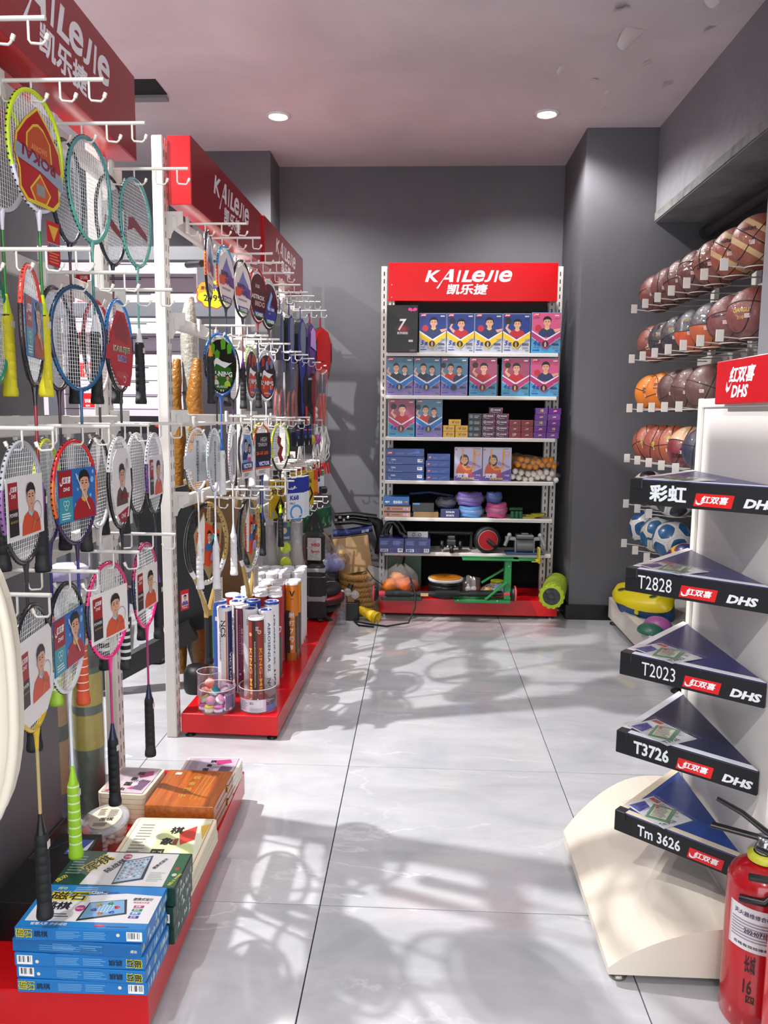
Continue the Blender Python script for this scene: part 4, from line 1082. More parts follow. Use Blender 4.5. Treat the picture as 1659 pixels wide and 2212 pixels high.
def w2(p):
    p.rect(-0.08, 0.008, 0.05, 0.062, '#e4e0e4', 0); p.rect(0.05, 0.035, 0.115, 0.07, '#3c4048', 0); p.rect(0.05, 0.008, 0.115, 0.035, '#3f6cc0', 0); p.rect(0.115, 0.01, 0.27, 0.075, '#d8cfc8', 0)
    p.barcode(-0.024, 0.036, 0.026, 0.018, 1); p.lines(-0.075, 0.015, -0.03, 0.055, 7, '#7a8ab8', 1); p.lines(-0.02, 0.012, 0.045, 0.026, 3, '#9aa0b8', 1); p.ring(0.058, 0.056, 0.004, 0.006, '#e8e8ea', 2); p.text('Kumpoo', 0.066, 0.052, 0.008, '#e8e8ea', 2)
tub(-0.846, 3.142, 0.078, 0.1, 'low clear tub full of pastel overgrip rolls at the plinth corner', w1)
tub(-0.676, 3.165, 0.08, 0.105, 'clear tub with white barcode label holding red overgrips', w2)
tub(-0.925, 3.30, 0.052, 0.112, 'amber clear tub behind the pastel overgrips')
def grip_roll(x, y, z, c, rot=None, label=None):
    o = MB(); cm = mat(c, 0.6)
    ax = rot or Matrix.Identity(3)
    o.lathe([(0.004, -0.0135), (0.018, -0.0135), (0.0192, -0.011), (0.0192, 0.011), (0.018, 0.0135), (0.004, 0.0135)], cm, 16, (0, 0, 0), ax)
    b = o.build('overgrip_roll', None, (x, y, z)); tag(b, label, 'grip roll', 'overgrip rolls in the pastel tub')
    m = MB(); m.lathe([(0.0197, -0.008), (0.0197, 0.003)], mat('#e9e6ea', 0.4), 16, (0, 0, 0), ax); m.build('paper_band', b)
GC = ['#b0308c', '#d8c62a', '#b0308c', '#b0308c', '#4f7f98', '#c4d86a', '#4f7f98', '#c878a0', '#b9d46a', '#c47a9a', '#5a94cc', '#c884a8', '#3f9aa4', '#cc86a8']
GP = [(-.055, -.03, .02), (-.022, -.055, .02), (.018, -.055, .02), (.052, -.03, .02), (.045, .02, .02), (-.045, .02, .02), (0, 0, .02), (.05, -.012, .048), (-.052, -.015, .048), (-.018, -.045, .05), (.0, .03, .05), (.022, -.03, .052), (-.01, .0, .078), (.03, .012, .08)]
GN = {'#b0308c': 'magenta', '#d8c62a': 'yellow', '#4f7f98': 'slate blue', '#c4d86a': 'pale lime', '#c878a0': 'rose', '#b9d46a': 'lime', '#c47a9a': 'dusty pink', '#5a94cc': 'sky blue', '#c884a8': 'pink', '#3f9aa4': 'teal', '#cc86a8': 'pale pink'}
WHERE = ['front left of the bottom layer', 'front middle of the bottom layer', 'front right of the bottom layer', 'right side of the bottom layer', 'rear right of the bottom layer', 'rear left of the bottom layer', 'centre of the bottom layer', 'right side of the second layer', 'left side of the second layer', 'front left of the second layer', 'rear of the second layer', 'front right of the second layer', 'top of the heap', 'rear top of the heap']
for i, (c, (a, b, z)) in enumerate(zip(GC, GP)):
    rot = rotm(0, 0, 0) if z < .045 else rotm(random.choice((25, 70, -30)), random.choice((0, 30)), random.uniform(0, 90))
    grip_roll(-0.846 + a * .95, 3.142 + b * .95, PZ + z, c, rot, '%s overgrip roll in the clear tub, %s' % (GN[c], WHERE[i]))
for a, c, l in ((-.03, '#d8c23a', 'yellow'), (0.02, '#a81c24', 'dark red')):
    m = MB(); m.lathe([(0.004, -0.012), (0.02, -0.012), (0.02, 0.012), (0.004, 0.012)], mat(c, .6), 16, ax=rotm(80, 0, 20)); m.lathe([(0.0204, -0.004), (0.0204, 0.004)], mat('#e8e6e8', .4), 16, ax=rotm(80, 0, 20))
    o = m.build('overgrip_roll', None, (-0.676 + a, 3.175, PZ + .045)); tag(o, l + ' overgrip roll inside the white labelled tub', 'grip roll')
for k, (a, b, z, c) in enumerate([(-.018, 0, .02, '#d8a890'), (.02, -.012, .02, '#e08a2c'), (0, .01, .055, '#e6b49c')]):
    m = MB(); m.sphere((0, 0, 0), 0.02, mat(c, .5, bump=.4, bscale=80), 14, 8, (1.1, 1, .8)); o = m.build('peach_pack', None, (-0.925 + a, 3.30 + b, PZ + z)); tag(o, ['peach', 'orange', 'pale peach'][k] + ' soft pack inside the amber tub', 'pack')

# ---------------- board games on the nearest plinth
def slab(name, label, cat, x0, x1, y0, y1, z0, z1, c, rz=0.0, b=0.0015, group=None, r=.35, top=None, front=None, right=None):
    """a flat box with prints; printing functions get a Print whose origin is the near left corner"""
    cx, cy = (x0 + x1) / 2, (y0 + y1) / 2
    m = MB(); m.box((0, 0, (z1 - z0) / 2), (x1 - x0, y1 - y0, z1 - z0), mat(c, r), b)
    o = m.build(name, None, (cx, cy, z0), R(rz)); tag(o, label, cat, group)
    w, d, h = (x1 - x0) / 2, (y1 - y0) / 2, z1 - z0
    for nm, fn, oo, uu, vv in (('top_print', top, (-w, -d, h), (1, 0, 0), (0, 1, 0)), ('front_print', front, (-w, -d, 0), (1, 0, 0), (0, 0, 1)), ('side_print', right, (w, -d, 0), (0, 1, 0), (0, 0, 1))):
        if fn:
            m = MB(); fn(Print(m, oo, uu, vv, .3))
            if m.v:
                m.build(nm, o)
    return o
def blue_top(p):
    p.rect(0.002, 0.002, 0.283, 0.151, '#1f86d0', 1); p.poly([(0.012, 0.022), (0.283, 0.022), (0.283, 0.118), (0.20, 0.125), (0.10, 0.112), (0.03, 0.106), (0.012, 0.09)], '#efeff2', 2)
    p.text('成功', 0.035, 0.134, 0.010, '#e9e4b0', 3); p.lines(0.075, 0.126, 0.13, 0.146, 3, '#a8d0f0', 3)
    p.text('磁石', 0.03, 0.094, 0.032, '#f0dc28', 4, w=0.085, bold=.07); p.text('磁石', 0.032, 0.096, 0.028, '#1c1a14', 5, w=0.08, bold=.012); p.text('跳棋', 0.03, 0.062, 0.026, '#1c1a2c', 4, w=0.06, bold=.03)
    p.circ(0.115, 0.068, 0.011, '#c02c84', 3); p.text('内附内盒', 0.107, 0.064, 0.006, '#f2dcea', 4, w=.016); p.lines(0.04, 0.035, 0.1, 0.05, 2, '#55555c', 3)
    p.text('智慧人生 步步成功', 0.03, 0.008, 0.009, '#f2f2f4', 4); p.text('Game', 0.118, 0.119, 0.012, '#f0f4f0', 5); p.text('Magnetic', 0.145, 0.121, 0.010, '#2a4aa0', 5)
    p.poly([(0.123, 0.024), (0.225, 0.052), (0.208, 0.103), (0.128, 0.088)], '#26262c', 4); p.poly([(0.128, 0.031), (0.219, 0.055), (0.203, 0.1), (0.131, 0.086)], '#7fb4e0', 5)
    for k in range(6):
        a = k * PI / 3 + .3
        for i, j in ((0, 0), (1, -1), (1, 1), (2, 0), (0, -1), (0, 1)):
            p.circ(0.172 + (0.022 + 0.004 * i) * math.cos(a) - .004 * j * math.sin(a), 0.068 + (0.016 + 0.003 * i) * math.sin(a) + .003 * j * math.cos(a), 0.0026, ['#d8332c', '#2b9a44', '#e2c020', '#2b3aa8', '#e07a20', '#2f6fd0'][k], 6, n=8)
    for i in range(-2, 3):
        for j in range(-2, 3):
            p.circ(0.172 + i * .007, 0.068 + j * .0055, 0.0018, '#f0f4f4', 6, n=6)
    p.text('便携式设计', 0.222, 0.1, 0.010, '#3a3a44', 3, w=.045, bold=.03); p.text('精品磁石折叠', 0.226, 0.09, 0.006, '#e08a6c', 3, w=.036)
    for k, (c, s) in enumerate((('#c02c84', '益智'), ('#2b8a5a', '休闲'), ('#2f86d8', '便携'), ('#3a3a94', '互动'))):
        p.rect(0.232, 0.074 - .012 * k, 0.255, 0.083 - .012 * k, c, 3); p.text(s, 0.236, 0.0755 - .012 * k, .006, '#f0f0f4', 4)
    p.rect(0.17, 0.008, 0.19, 0.014, '#e04a6c', 3); p.lines(0.195, 0.006, 0.25, 0.012, 1, '#2a5a9c', 3)
def blue_side(mode):
    def f(p):
        p.lines(0.09, 0.006, 0.145, 0.024, 5, '#6aa4d4', 1); p.lines(0.15, 0.006, 0.2, 0.024, 4, '#6aa4d4', 1)
        if mode == 0:
            p.text('磁石', 0.004, 0.008, 0.019, '#e6d838', 2, w=.034, bold=.06); p.text('磁石', 0.005, 0.009, 0.017, '#1e2a1c', 3, w=.032, bold=.0); p.text('跳棋', 0.043, 0.009, 0.014, '#1c2c44', 2); p.barcode(0.243, 0.005, 0.034, 0.021, 2); p.circ(0.225, 0.018, .004, '#e8dcc8', 2)
        elif mode == 1:
            p.text('磁石', 0.279, 0.024, 0.019, '#e6d838', 2, w=.034, bold=.06, rot=PI); p.text('磁石', 0.278, 0.023, 0.017, '#1e2a1c', 3, w=.032, rot=PI); p.text('跳棋', 0.236, 0.022, 0.014, '#1c2c44', 2, rot=PI); p.barcode(0.006, 0.005, 0.034, 0.021, 2); p.circ(0.05, 0.012, .004, '#e8dcc8', 2)
        else:
            p.text('成功', 0.262, 0.012, 0.007, '#e8e8d0', 2); p.lines(0.06, 0.006, 0.2, 0.02, 3, '#4a94cc', 1)
    return f
def blue_r(p):
    for k in range(14):
        x = random.uniform(0, .14); p.poly([(x, .004), (x + .012, .012), (x + .006, .026)], random.choice(['#8fc4ea', '#cfe2f2', '#6aaee2', '#c8d8b0']), 1)
for k, md in enumerate([0, 1, 1, 2, 0]):
    dx = [0.0, 0.0, -.003, -.006, 0.0][k]
    slab('board_game_box', ['lowest', 'second lowest', 'middle', 'second highest', 'topmost'][k] + ' of five blue magnetic checkers boxes stacked at the plinth front', 'game box', -0.856 + dx, -0.572 + dx, 1.505, 1.66, PZ + .0306 * k, PZ + .0306 * k + .030, '#1b74bc' if k != 3 else '#1a66a8', [1, -1, .5, -1.5, 1][k], front=blue_side(md), right=blue_r, top=blue_top if k == 4 else None, group='blue board game boxes')
def green_top(p):
    p.rect(0.002, 0.002, 0.29, 0.138, '#e6e4e4', 1); p.poly([(0.002, 0.002), (0.065, 0.002), (0.08, 0.138), (0.002, 0.138)], '#1f4f3c', 2); p.rect(0.262, 0.002, 0.29, 0.138, '#2a6a44', 2)
    p.text('军棋', 0.072, 0.05, 0.036, '#e8d83a', 3, w=.07, bold=.06, rot=R(58)); p.text('军棋', 0.0725, 0.052, 0.032, '#141a14', 4, w=.066, bold=.02, rot=R(58)); p.text('陆战棋', 0.115, 0.05, 0.018, '#2a2e30', 3, w=.06, rot=R(62), bold=.02)
    p.circ(0.138, 0.12, 0.011, '#c23a6c', 3); p.text('益智', 0.131, 0.116, .008, '#f0dce4', 4)
    p.poly([(0.14, 0.005), (0.208, 0.028), (0.2, 0.128), (0.135, 0.1)], '#3a4250', 3); p.poly([(0.142, 0.012), (0.2, 0.032), (0.196, 0.122), (0.139, 0.098)], '#a9c4d8', 4)
    for i in range(6):
        for j in range(7):
            p.rect(0.146 + .0085 * i, 0.024 + .0115 * j + .003 * i, 0.151 + .0085 * i, 0.029 + .0115 * j + .003 * i, random.choice(['#c86a6c', '#e2e8ee', '#5a6a80']), 5)
    p.text('便携式设计', 0.222, 0.07, 0.010, '#3a4440', 3, w=.05, rot=R(65)); p.lines(0.215, 0.02, 0.255, 0.06, 6, '#b8c8bc', 3); p.lines(0.012, 0.04, 0.05, 0.12, 7, '#8aa898', 3)
    p.circ(0.276, 0.05, .006, '#d8dcd8', 3); p.circ(0.276, 0.075, .006, '#c83a3c', 3); p.text('智慧人生 步步成功', 0.279, 0.006, .008, '#e8dc5a', 4, w=.05, rot=R(72)); p.text('成功', 0.012, 0.006, .014, '#e8dc5a', 4, rot=R(60))
def green_r(p):
    for k in range(16):
        x = random.uniform(0, .12); z = random.uniform(0, .03); p.poly([(x, z), (x + .015, z + .004), (x + .006, z + .015)], random.choice(['#8fb4a2', '#cfdcd4', '#4a7a60', '#2a5a44']), 1)
for k in range(3):
    slab('board_game_box', ['bottom', 'middle', 'top'][k] + ' of three dark green war chess boxes behind the blue stack', 'game box', -0.852, -0.564 + .003 * k, 1.668, 1.812, PZ + .049 * k, PZ + .049 * k + .048, '#18382c', [1, -1, .6][k], right=green_r, top=green_top if k == 2 else None, front=(lambda p: p.barcode(.262, .01, .02, .022, 1)) if k == 1 else None, group='green board game boxes')
def tin_art(bg, pic):
    def f(p, w, d):
        p.rect(.01, .008, w - .01, d - .008, '#a0302c' if pic == 0 else '#5c4a52', 1); p.rect(.0115, .0095, w - .0115, d - .0095, bg, 2)
        if pic == 0:
            p.poly([(w * .4, .03), (w * .75, .02), (w * .9, d * .4), (w * .7, d * .75), (w * .4, d * .8)], '#cfdca0', 3); p.poly([(w * .62, d * .72), (w * .8, d * .85), (w * .84, d * .6), (w * .7, d * .5)], '#c83a30', 4); p.poly([(w * .84, d * .85), (w * .95, d * .9), (w * .93, d * .6)], '#d8b040', 4)
            p.circ(w * .68, d * .38, .016, '#e0d8c0', 4); p.poly([(w * .66, d * .12), (w * .76, d * .1), (w * .8, d * .28), (w * .7, d * .32)], '#d8682c', 4); p.line([(w * .45, d * .1), (w * .52, d * .2)], .002, '#4a5a3a', 4); p.poly([(w * .6, d * .5), (w * .66, d * .5), (w * .65, d * .62), (w * .6, d * .6)], '#8a3a2c', 5)
        else:
            p.poly([(w * .5, d * .8), (w * .62, d * .6), (w * .85, d * .72), (w * .8, d * .88)], '#b0326a', 4); p.poly([(w * .62, d * .2), (w * .85, d * .15), (w * .9, d * .5), (w * .7, d * .55)], '#6a5068', 3); p.circ(w * .62, d * .36, .01, '#e2cfd4', 4); p.poly([(w * .52, d * .2), (w * .66, d * .18), (w * .62, d * .28)], '#a8386c', 4)
            for k in range(9):
                p.line([(w * .5 + .008 * k, d * .45), (w * .52 + .008 * k, d * .52)], .002, '#54424c', 5)
        for i, ch in enumerate('中国象棋'):
            p.text(ch, w * .36 + (d * .04 * i), d * (.1 + .2 * i), .024 * d / .2, '#1c1a18', 5, bold=.03)
        p.lines(w * .12, d * .25, w * .3, d * .88, 12, '#857e70', 4, .22); p.text('成功', w * .12, d * .07, .012, '#b8342c', 5)
    return f
def tin(label, x0, x1, y0, y1, z0, n, h, c, bg, pic, rz=0):
    for k in range(n):
        cx, cy = (x0 + x1) / 2, (y0 + y1) / 2
        w, d = x1 - x0, y1 - y0
        rr = .014
        pts = []
        for qx, qy, a0 in ((1, -1, -90), (1, 1, 0), (-1, 1, 90), (-1, -1, 180)):
            for s in range(5):
                a = R(a0 + 22.5 * s); pts.append((qx * (w / 2 - rr) + rr * math.cos(a), qy * (d / 2 - rr) + rr * math.sin(a)))
        m = MB(); cm = mat(c, .35)
        m.prism(pts, h * .45, cm, o=(0, 0, 0)); m.prism([(a * .985, b * .985) for a, b in pts], h * .06, mat('#b3a892', .4), o=(0, 0, h * .45)); m.prism(pts, h * .45, cm, o=(0, 0, h * .51))
        o = m.build('chess_tin', None, (cx, cy, z0 + k * h), R(rz + (k % 2) * 1.5)); tag(o, (['bottom', 'middle', 'top'] if n == 3 else ['lower', 'upper'] if n == 2 else [''])[k] + ' ' + label, 'tin', 'chinese chess tins')
        if k == n - 1:
            m = MB(); p = Print(m, (-w / 2, -d / 2, h * .96 + .0003), (1, 0, 0), (0, 1, 0), .3); tin_art(bg, pic)(p, w, d); m.build('face_print', o)
tin('large cream chinese chess tin on the red plinth', -0.815, -0.578, 1.845, 2.135, PZ, 2, .0305, '#e6dcc0', '#dfe2c8', 0)
tin('lilac chinese chess tin of the left stack beside the wooden box', -0.968, -0.818, 2.20, 2.38, PZ, 3, .032, '#dccfb6', '#b9a8b0', 1, -2)
tin('lilac chinese chess tin at the far end of the plinth', -0.79, -0.60, 2.40, 2.555, PZ, 2, .029, '#ddd2c0', '#bba8bc', 1)
def wood():
    m0, nt, b, L = nodes_mat('lacquered_wood')
    tc = nt.nodes.new('ShaderNodeTexCoord'); mp = nt.nodes.new('ShaderNodeMapping'); mp.inputs['Scale'].default_value = (60, 4, 60)
    L.new(tc.outputs['Object'], mp.inputs[0])
    cr = ramp(nt, [(0.3, srgb('#8a3f12')), (0.7, srgb('#b9621f'))]); L.new(noise(nt, mp.outputs[0], 1.5, 6, .4).outputs['Fac'], cr.inputs[0]); L.new(cr.outputs[0], b.inputs['Base Color'])
    b.inputs['Roughness'].default_value = .25
    for k in range(2):
        o = slab('wooden_chess_box', ['lower', 'upper'][k] + ' wooden chess box with brass latch and gold lettering', 'chess box', -0.807, -0.597, 2.155, 2.39, PZ + .044 * k, PZ + .044 * k + .043, '#8a4a1c', 0, .002)
        o.data.materials[0] = m0
        m = MB(); m.box((0.105, 0.03, .022), (.0015, .233, .0012), mat('#2c160a', .6)); m.build('lid_seam', o)
        m = MB(); bz = mat('#b99a4a', .3, .9); m.box((0.107, 0.04, .022), (.004, .014, .02), bz, .001); m.box((0.109, 0.04, .026), (.003, .008, .01), bz, .001); m.build('latch', o)
        if k:
            m = MB(); p = Print(m, (-.105, -.1175, .0431), (1, 0, 0), (0, 1, 0), .3); g = '#b58c3c'
            p.line([(.02, .015), (.19, .015), (.19, .22), (.02, .22), (.02, .015)], .001, g, 1)
            for i, ch in enumerate('中国象棋'):
                p.text(ch, .085 + .004 * i, .05 + .04 * i, .022, g, 2)
            for q in range(3):
                p.line([(.125 + .015 * q, .04), (.133 + .015 * q, .2)], .003, '#a67f38', 1)
            p.rect(.03, .2, .05, .215, '#e0dcd8', 2); m.build('gold_lettering', o)
wood()
def tub_oval():
    t = thing('stone_tub', 'oval clear plastic tub of white go stones with paper label', 'tub', (-0.905, 2.105, PZ), R(6))
    f = film('#e8e8ec', .55, .25, 20)
    m = MB(); m.lathe([(.058, 0), (.066, .004), (.072, .06)], f, 30, sx=.86, sy=1.16); m.build('bowl', t)
    m = MB(); m.lathe([(.076, .06), (.076, .068), (.066, .071), (0, .071)], f, 30, sx=.86, sy=1.16); l = m.build('lid', t)
    m = MB(); p = Print(m, (0, 0, .0716), (1, 0, 0), (0, 1, 0)); p.circ(0, 0, .045, '#d9cdb8', 1, .066, 24); p.lines(-.026, .01, -.005, .05, 6, '#4a443c', 2); p.lines(.004, -.01, .03, .045, 7, '#4a443c', 2); p.text('围棋', -.012, -.02, .018, '#2a2420', 2); p.lines(-.024, -.05, .02, -.03, 3, '#4a443c', 2); m.build('paper_label', l)
    m = MB(); rnd = random.Random(5); w = mat('#e2e0dc', .3)
    for i in range(90):
        a, q = rnd.uniform(0, 2 * PI), math.sqrt(rnd.random()) * .056
        m.sphere((q * math.cos(a) * .86, q * math.sin(a) * 1.16, .007 + .009 * (i // 22)), .0095, w, 8, 5, (1, 1, .55))
    m.build('go_stones', t, kind='stuff')
tub_oval()
def bl(p):
    p.rect(.055, .03, .11, .10, '#33509c', 1); p.lines(.06, .035, .08, .09, 3, '#e0e0e4', 2); p.poly([(.09, .03), (.11, .05), (.11, .1)], '#d9d9dd', 2); p.line([(.01, .05), (.04, .09)], .002, '#3a5a9c', 1)
slab('black_game_box', 'small black box with blue corner label behind the green boxes', 'box', -0.985, -0.865, 1.86, 1.99, PZ, PZ + .085, '#131315', 2, top=bl)
slab('black_game_box', 'large plain black box between the wall and the green boxes', 'box', -1.0, -0.868, 1.66, 1.84, PZ, PZ + .10, '#0f0f11', 0)
# rolls standing behind the nearest stand
def roll(x, y, r, h, c, bands, label, lean=0):
    t = thing('wrapped_roll', label, 'roll', (x, y, 0))
    m = MB(); m.lathe([(r, 0), (r, h)], mat(c, .5, bump=.2, bscale=60), 24); m.build('core', t)
    m = MB()
    for z0, z1, bc in bands:
        m.lathe([(r + .001, z0), (r + .001, z1)], mat(bc, .45), 24)
    m.build('bands', t)
    m = MB(); m.lathe([(r + .004, .002), (r + .004, h + .01), (r * .5, h + .03)], film('#dfe6e4', .8, .6, 14), 20); m.build('plastic_sleeve', t)
roll(-1.165, 2.36, .034, .66, '#b99468', [(.30, .35, '#3f5a4c'), (.02, .12, '#5a6478')], 'kraft paper roll with green band standing behind the game boxes')
roll(-1.10, 2.45, .048, .74, '#4b5a4c', [(.24, .36, '#b7a637'), (.39, .50, '#b9a83c'), (.52, .56, '#3a3a38'), (.62, .7, '#3f5a58')], 'green and yellow banded roll in a clear sleeve')
m = MB(); t_ = thing('foil_roll', 'big silver foil roll with lilac cap behind the hanging rackets', 'roll', (-1.26, 2.66, 0))
m.lathe([(.078, 0), (.078, .76), (.05, .78), (.02, .77)], mat('#c8ccd0', .25, .6, bump=.5, bscale=12), 24); m.build('roll_body', t_)
m = MB(); m.lathe([(.084, .77), (.084, .80), (.07, .81), (0, .81)], mat('#a79fc8', .35), 24); m.build('roll_cap', t_)
# ================================================================== shelving unit on the back wall
SY = 5.25   # front edge of the shelves
SZ = [1.765, 1.483, 1.206, 0.913, 0.660, 0.420]
def shelving():
    t = thing('shelving_unit', 'white metal shelving unit with red header sign against the back wall', 'shelf', (0.33, 5.5, 0))
    ox, oy = 0.33, 5.5
    for sx in (-1, 1):
        for k, dx in enumerate((0.60, 0.545)):
            m = MB(); m.box((sx * dx + (0.005 if sx < 0 else 0.0), 0.0 - .03 * k, 1.18), (0.04, 0.05, 2.36), STEEL, .003); o = m.build('post', t)
            m = MB(); bk = mat('#2a2728', .7)
            for i in range(46):
                m.box((sx * dx + (0.005 if sx < 0 else 0.0), -0.0255 - .03 * k, .06 + .05 * i), (.007, .001, .028), bk)
            m.build('slots', o, kind='stuff')
    m = MB(); m.box((0, .03, 1.15), (1.12, .012, 2.1), mat('#111113', .9, spec=.15), 0); m.build('back_panel', t)
    for z in SZ:
        m = MB(); m.box((0, -.09, z - .013), (1.135, .32, .024), mat('#dcd8d2', .35), .003); s = m.build('shelf_board', t)
    m = MB(); m.box((0.005, -.17, .075), (1.19, .42, .105), RED, .003); m.build('base', t)
    for fx in (-.56, .56):
        m = MB(); m.lathe([(.022, 0), (.022, .008), (.008, .012), (.008, .024)], mat('#8a8a8c', .3, .8), 14, (fx, -.34, 0)); m.build('foot', t)
    m = MB(); m.box((-.005, -.20, 2.22), (1.105, .09, .245), RED, .002); h = m.build('header_sign', t)
    m = MB(); p = Print(m, (-.5575, -.2455, 2.0975), (1, 0, 0), (0, 0, 1), .3); sign_text(p, .52, .122, .56); m.build('lettering', h)
    for z in (2.12, 2.2):
        m = MB(); m.lathe([(.004, 0), (.003, .002), (0, .002)], mat('#d8d4d0', .3, .7), 8, (-.535, -.2455, z), rotm(90)); m.build('rivet', h)
shelving()
DHS = {'5006': ('#22387e', '#c8ccd8', '#e8c01c', 'Bl'), '5002': ('#22387e', '#c8ccd8', '#e8c01c', 'Br'), '4006': ('#c8547e', '#4fa0d0', '#b0326c', 'Bl'), '4002': ('#9c4a66', '#4a9cc0', '#b0326c', 'Br'),
       '3006': ('#4f7a92', '#8a78b4', '#1f6cb8', 'two'), '3002': ('#56809a', '#8a7cc0', '#1f6cb8', 'twor')}
def dhs_box(no, x, z, w, h, label, y=SY + .012, g=None, lv=None):
    a, b, c, who = DHS[no]
    d = .05
    m = MB(); m.box((0, 0, h / 2), (w, d, h), mat(b if no[0] != '5' else '#b8bcc8', .25), .0015)
    o = m.build('bat_box', None, (x, y + d / 2, z)); tag(o, label, 'box', g)
    m = MB(); p = Print(m, (-w / 2, -d / 2 - .0002, 0), (1, 0, 0), (0, 0, 1), .38)
    k = w / .185
    p.rect(.002, .002, w - .002, h * .42, b, 1); p.rect(.002, h * .42, w - .002, h - .002, a, 1)
    p.poly([(.002, h * .42), (w / 2, h * .16), (w - .002, h * .42)], a, 2) if no[0] != '5' else p.poly([(.002, h * .5), (w / 2, h * .22), (w - .002, h * .5)], a, 2)
    sh = {'Bl': '#2a3760', 'Br': '#b3262c', 'two': '#23232c', 'twor': '#c0302c'}[who]
    if who == 'Bl':
        p.person(w * .53, h * .4, h * .52, sh, lv=3, bat='#b83038', arm='s', trim='#d8c060')
    elif who == 'Br':
        p.person(w * .52, h * .38, h * .5, sh, lv=3, bat='#2a2624', arm='up', trim='#e8a0a0')
    else:
        p.person(w * .36, h * .4, h * .46, sh, lv=3, arm='up', w=.9, bat='#2a2624' if who == 'twor' else None); p.person(w * .68, h * .38, h * .42, '#2a3050', lv=10, w=.9)
    z0 = h * .44
    for e, cc in ((0.0, '#d9dce4'), (.008, c)):
        t_ = .03 * k - e
        p.poly([(.002, z0 + t_), (.002, z0 - t_ * .5), (w / 2, h * .17 - t_ * .3), (w - .002, z0 - t_ * .5), (w - .002, z0 + t_), (w / 2, h * .17 + t_ * 1.5)], cc, 18 if e == 0 else 19)
    p.circ(w * .48, h * .22, .027 * k, c, 21, n=20); p.circ(w * .48, h * .22, .021 * k, '#2b2220', 22, n=20)
    hc = '#c8a84c' if no.endswith('2') else '#d8b0a0'
    if no != '3002' or lv is None:
        p.poly([(w * .45, h * .155), (w * .51, h * .155), (w * .515, h * .24), (w * .48, h * .285), (w * .445, h * .24)], hc, 23); p.poly([(w * .475, h * .155), (w * .485, h * .155), (w * .485, h * .25), (w * .475, h * .25)], '#6a4a3a', 24)
    p.text(no, w * .7, h * .18, .018 * k, '#23283c', 21, w=.045 * k, bold=.04)
    st = no[0]
    p.text(st, w * .06, h * .19, .032 * k, '#1f3f94', 21, w=.024 * k, bold=.03, shear=.25); p.text('星', w * .2, h * .19, .02 * k, '#1f3f94', 21, shear=.2, bold=.03)
    p.lines(w * .06, h * .13, w * .3, h * .155, 1, '#5a6478', 21); p.rect(w * .05, h * .06, w * .28, h * .085, '#2b4fa0', 21); p.lines(w * .72, h * .09, w * .95, h * .16, 3, '#7a8296', 21); p.lines(w * .8, h * .3, w * .97, h * .36, 4, '#8a90a8', 21); p.rect(w * .82, h * .05, w * .95, h * .065, '#3a3f4c', 21)
    p.logo(w * .05, h * .92, w * .2, h * .055, 21); p.rect(w * .78, h * .91, w * .93, h * .94, '#d8c8bc', 21)
    m.build('face_print', o)
def sx(px):
    """measured spacing along the shelf front (1165 px per shelf of 1.13 m) -> metres"""
    return -0.240 + (px - 830) * (1.150 / 374.5)
R1, R2_, R3, R4, R5, R6 = SZ
for no, a, b, lab in (('5006', 901.6, 960, 'blue and silver bat box showing a player in navy, next to the black box'), ('5002', 961, 1020, 'blue and silver bat box showing a player in red, third on the top shelf'), ('5006', 1020.6, 1080, 'blue and silver bat box showing a player in navy, fourth on the top shelf'), ('5002', 1081, 1140, 'blue and silver bat box showing a player in red, fifth on the top shelf'), ('4006', 1142, 1204, 'pink and blue bat box with a player in navy, end of the top shelf')):
    dhs_box(no, (sx(a) + sx(b)) / 2, R1, sx(b) - sx(a), .255 if no[0] == '5' else .262, lab)
for no, a, b, lab, q in (('3006', 832, 890, 'teal and lilac bat box with two players, first on the second shelf', None), ('3006', 891, 949, 'teal and lilac bat box with two players, second on the second shelf', None), ('3002', 950, 1008, 'teal and lilac bat box with plain black disc, third on the second shelf', 1), ('4002', 1011.6, 1071, 'plum and blue bat box with a player in red, left of the gap', None), ('4002', 1081.6, 1141, 'plum and blue bat box with a player in red, right of the gap', None), ('4006', 1142.4, 1203.6, 'pink and blue bat box with a player in navy, end of the second shelf', None)):
    dhs_box(no, (sx(a) + sx(b)) / 2, R2_, sx(b) - sx(a), .25, lab, lv=q)
for no, a, b, lab in (('4002', 837, 894.7, 'plum and blue bat box with a player in red, first on the third shelf'), ('3002', 897, 955, 'teal and lilac bat box with two players on the third shelf')):
    dhs_box(no, (sx(a) + sx(b)) / 2, R3, sx(b) - sx(a), .25, lab)
def black7():
    w, h, d = .205, .305, .05
    m = MB(); m.box((0, 0, h / 2), (w, d, h), mat('#151314', .35), .002); o = m.build('bat_box', None, (sx(865.5), SY + .02, R1)); tag(o, 'black bat box with silver seven over a red glow and pink emblem', 'box')
    m = MB(); p = Print(m, (-w / 2, -d / 2 - .0002, 0), (1, 0, 0), (0, 0, 1), .3)
    for k, c in enumerate(('#2a1012', '#4a1214', '#6c1518', '#8c191b')):
        p.circ(w * .52, h * .49, .055 - .012 * k, c, 1 + k, .042 - .009 * k, 20)
    p.text('7', w * .36, h * .46, .075, '#d9d6da', 7, w=.055, bold=.02, shear=.25); p.text('系列球拍', w * .33, h * .38, .016, '#d8d0d2', 7, w=.07, bold=.03)
    for s in (-1, 1):
        p.poly([(w * .82, h * .88), (w * .82 + s * .008, h * .87), (w * .82 + s * .026, h * .885), (w * .82 + s * .03, h * .92), (w * .82 + s * .02, h * .945), (w * .82 + s * .004, h * .925)], '#e8348c', 3)
    p.rect(w * .7, h * .22, w * .84, h * .265, '#d9c4b0', 2); p.rect(w * .74, .004, w * .92, .018, '#55504e', 2); m.build('face_print', o)
black7()
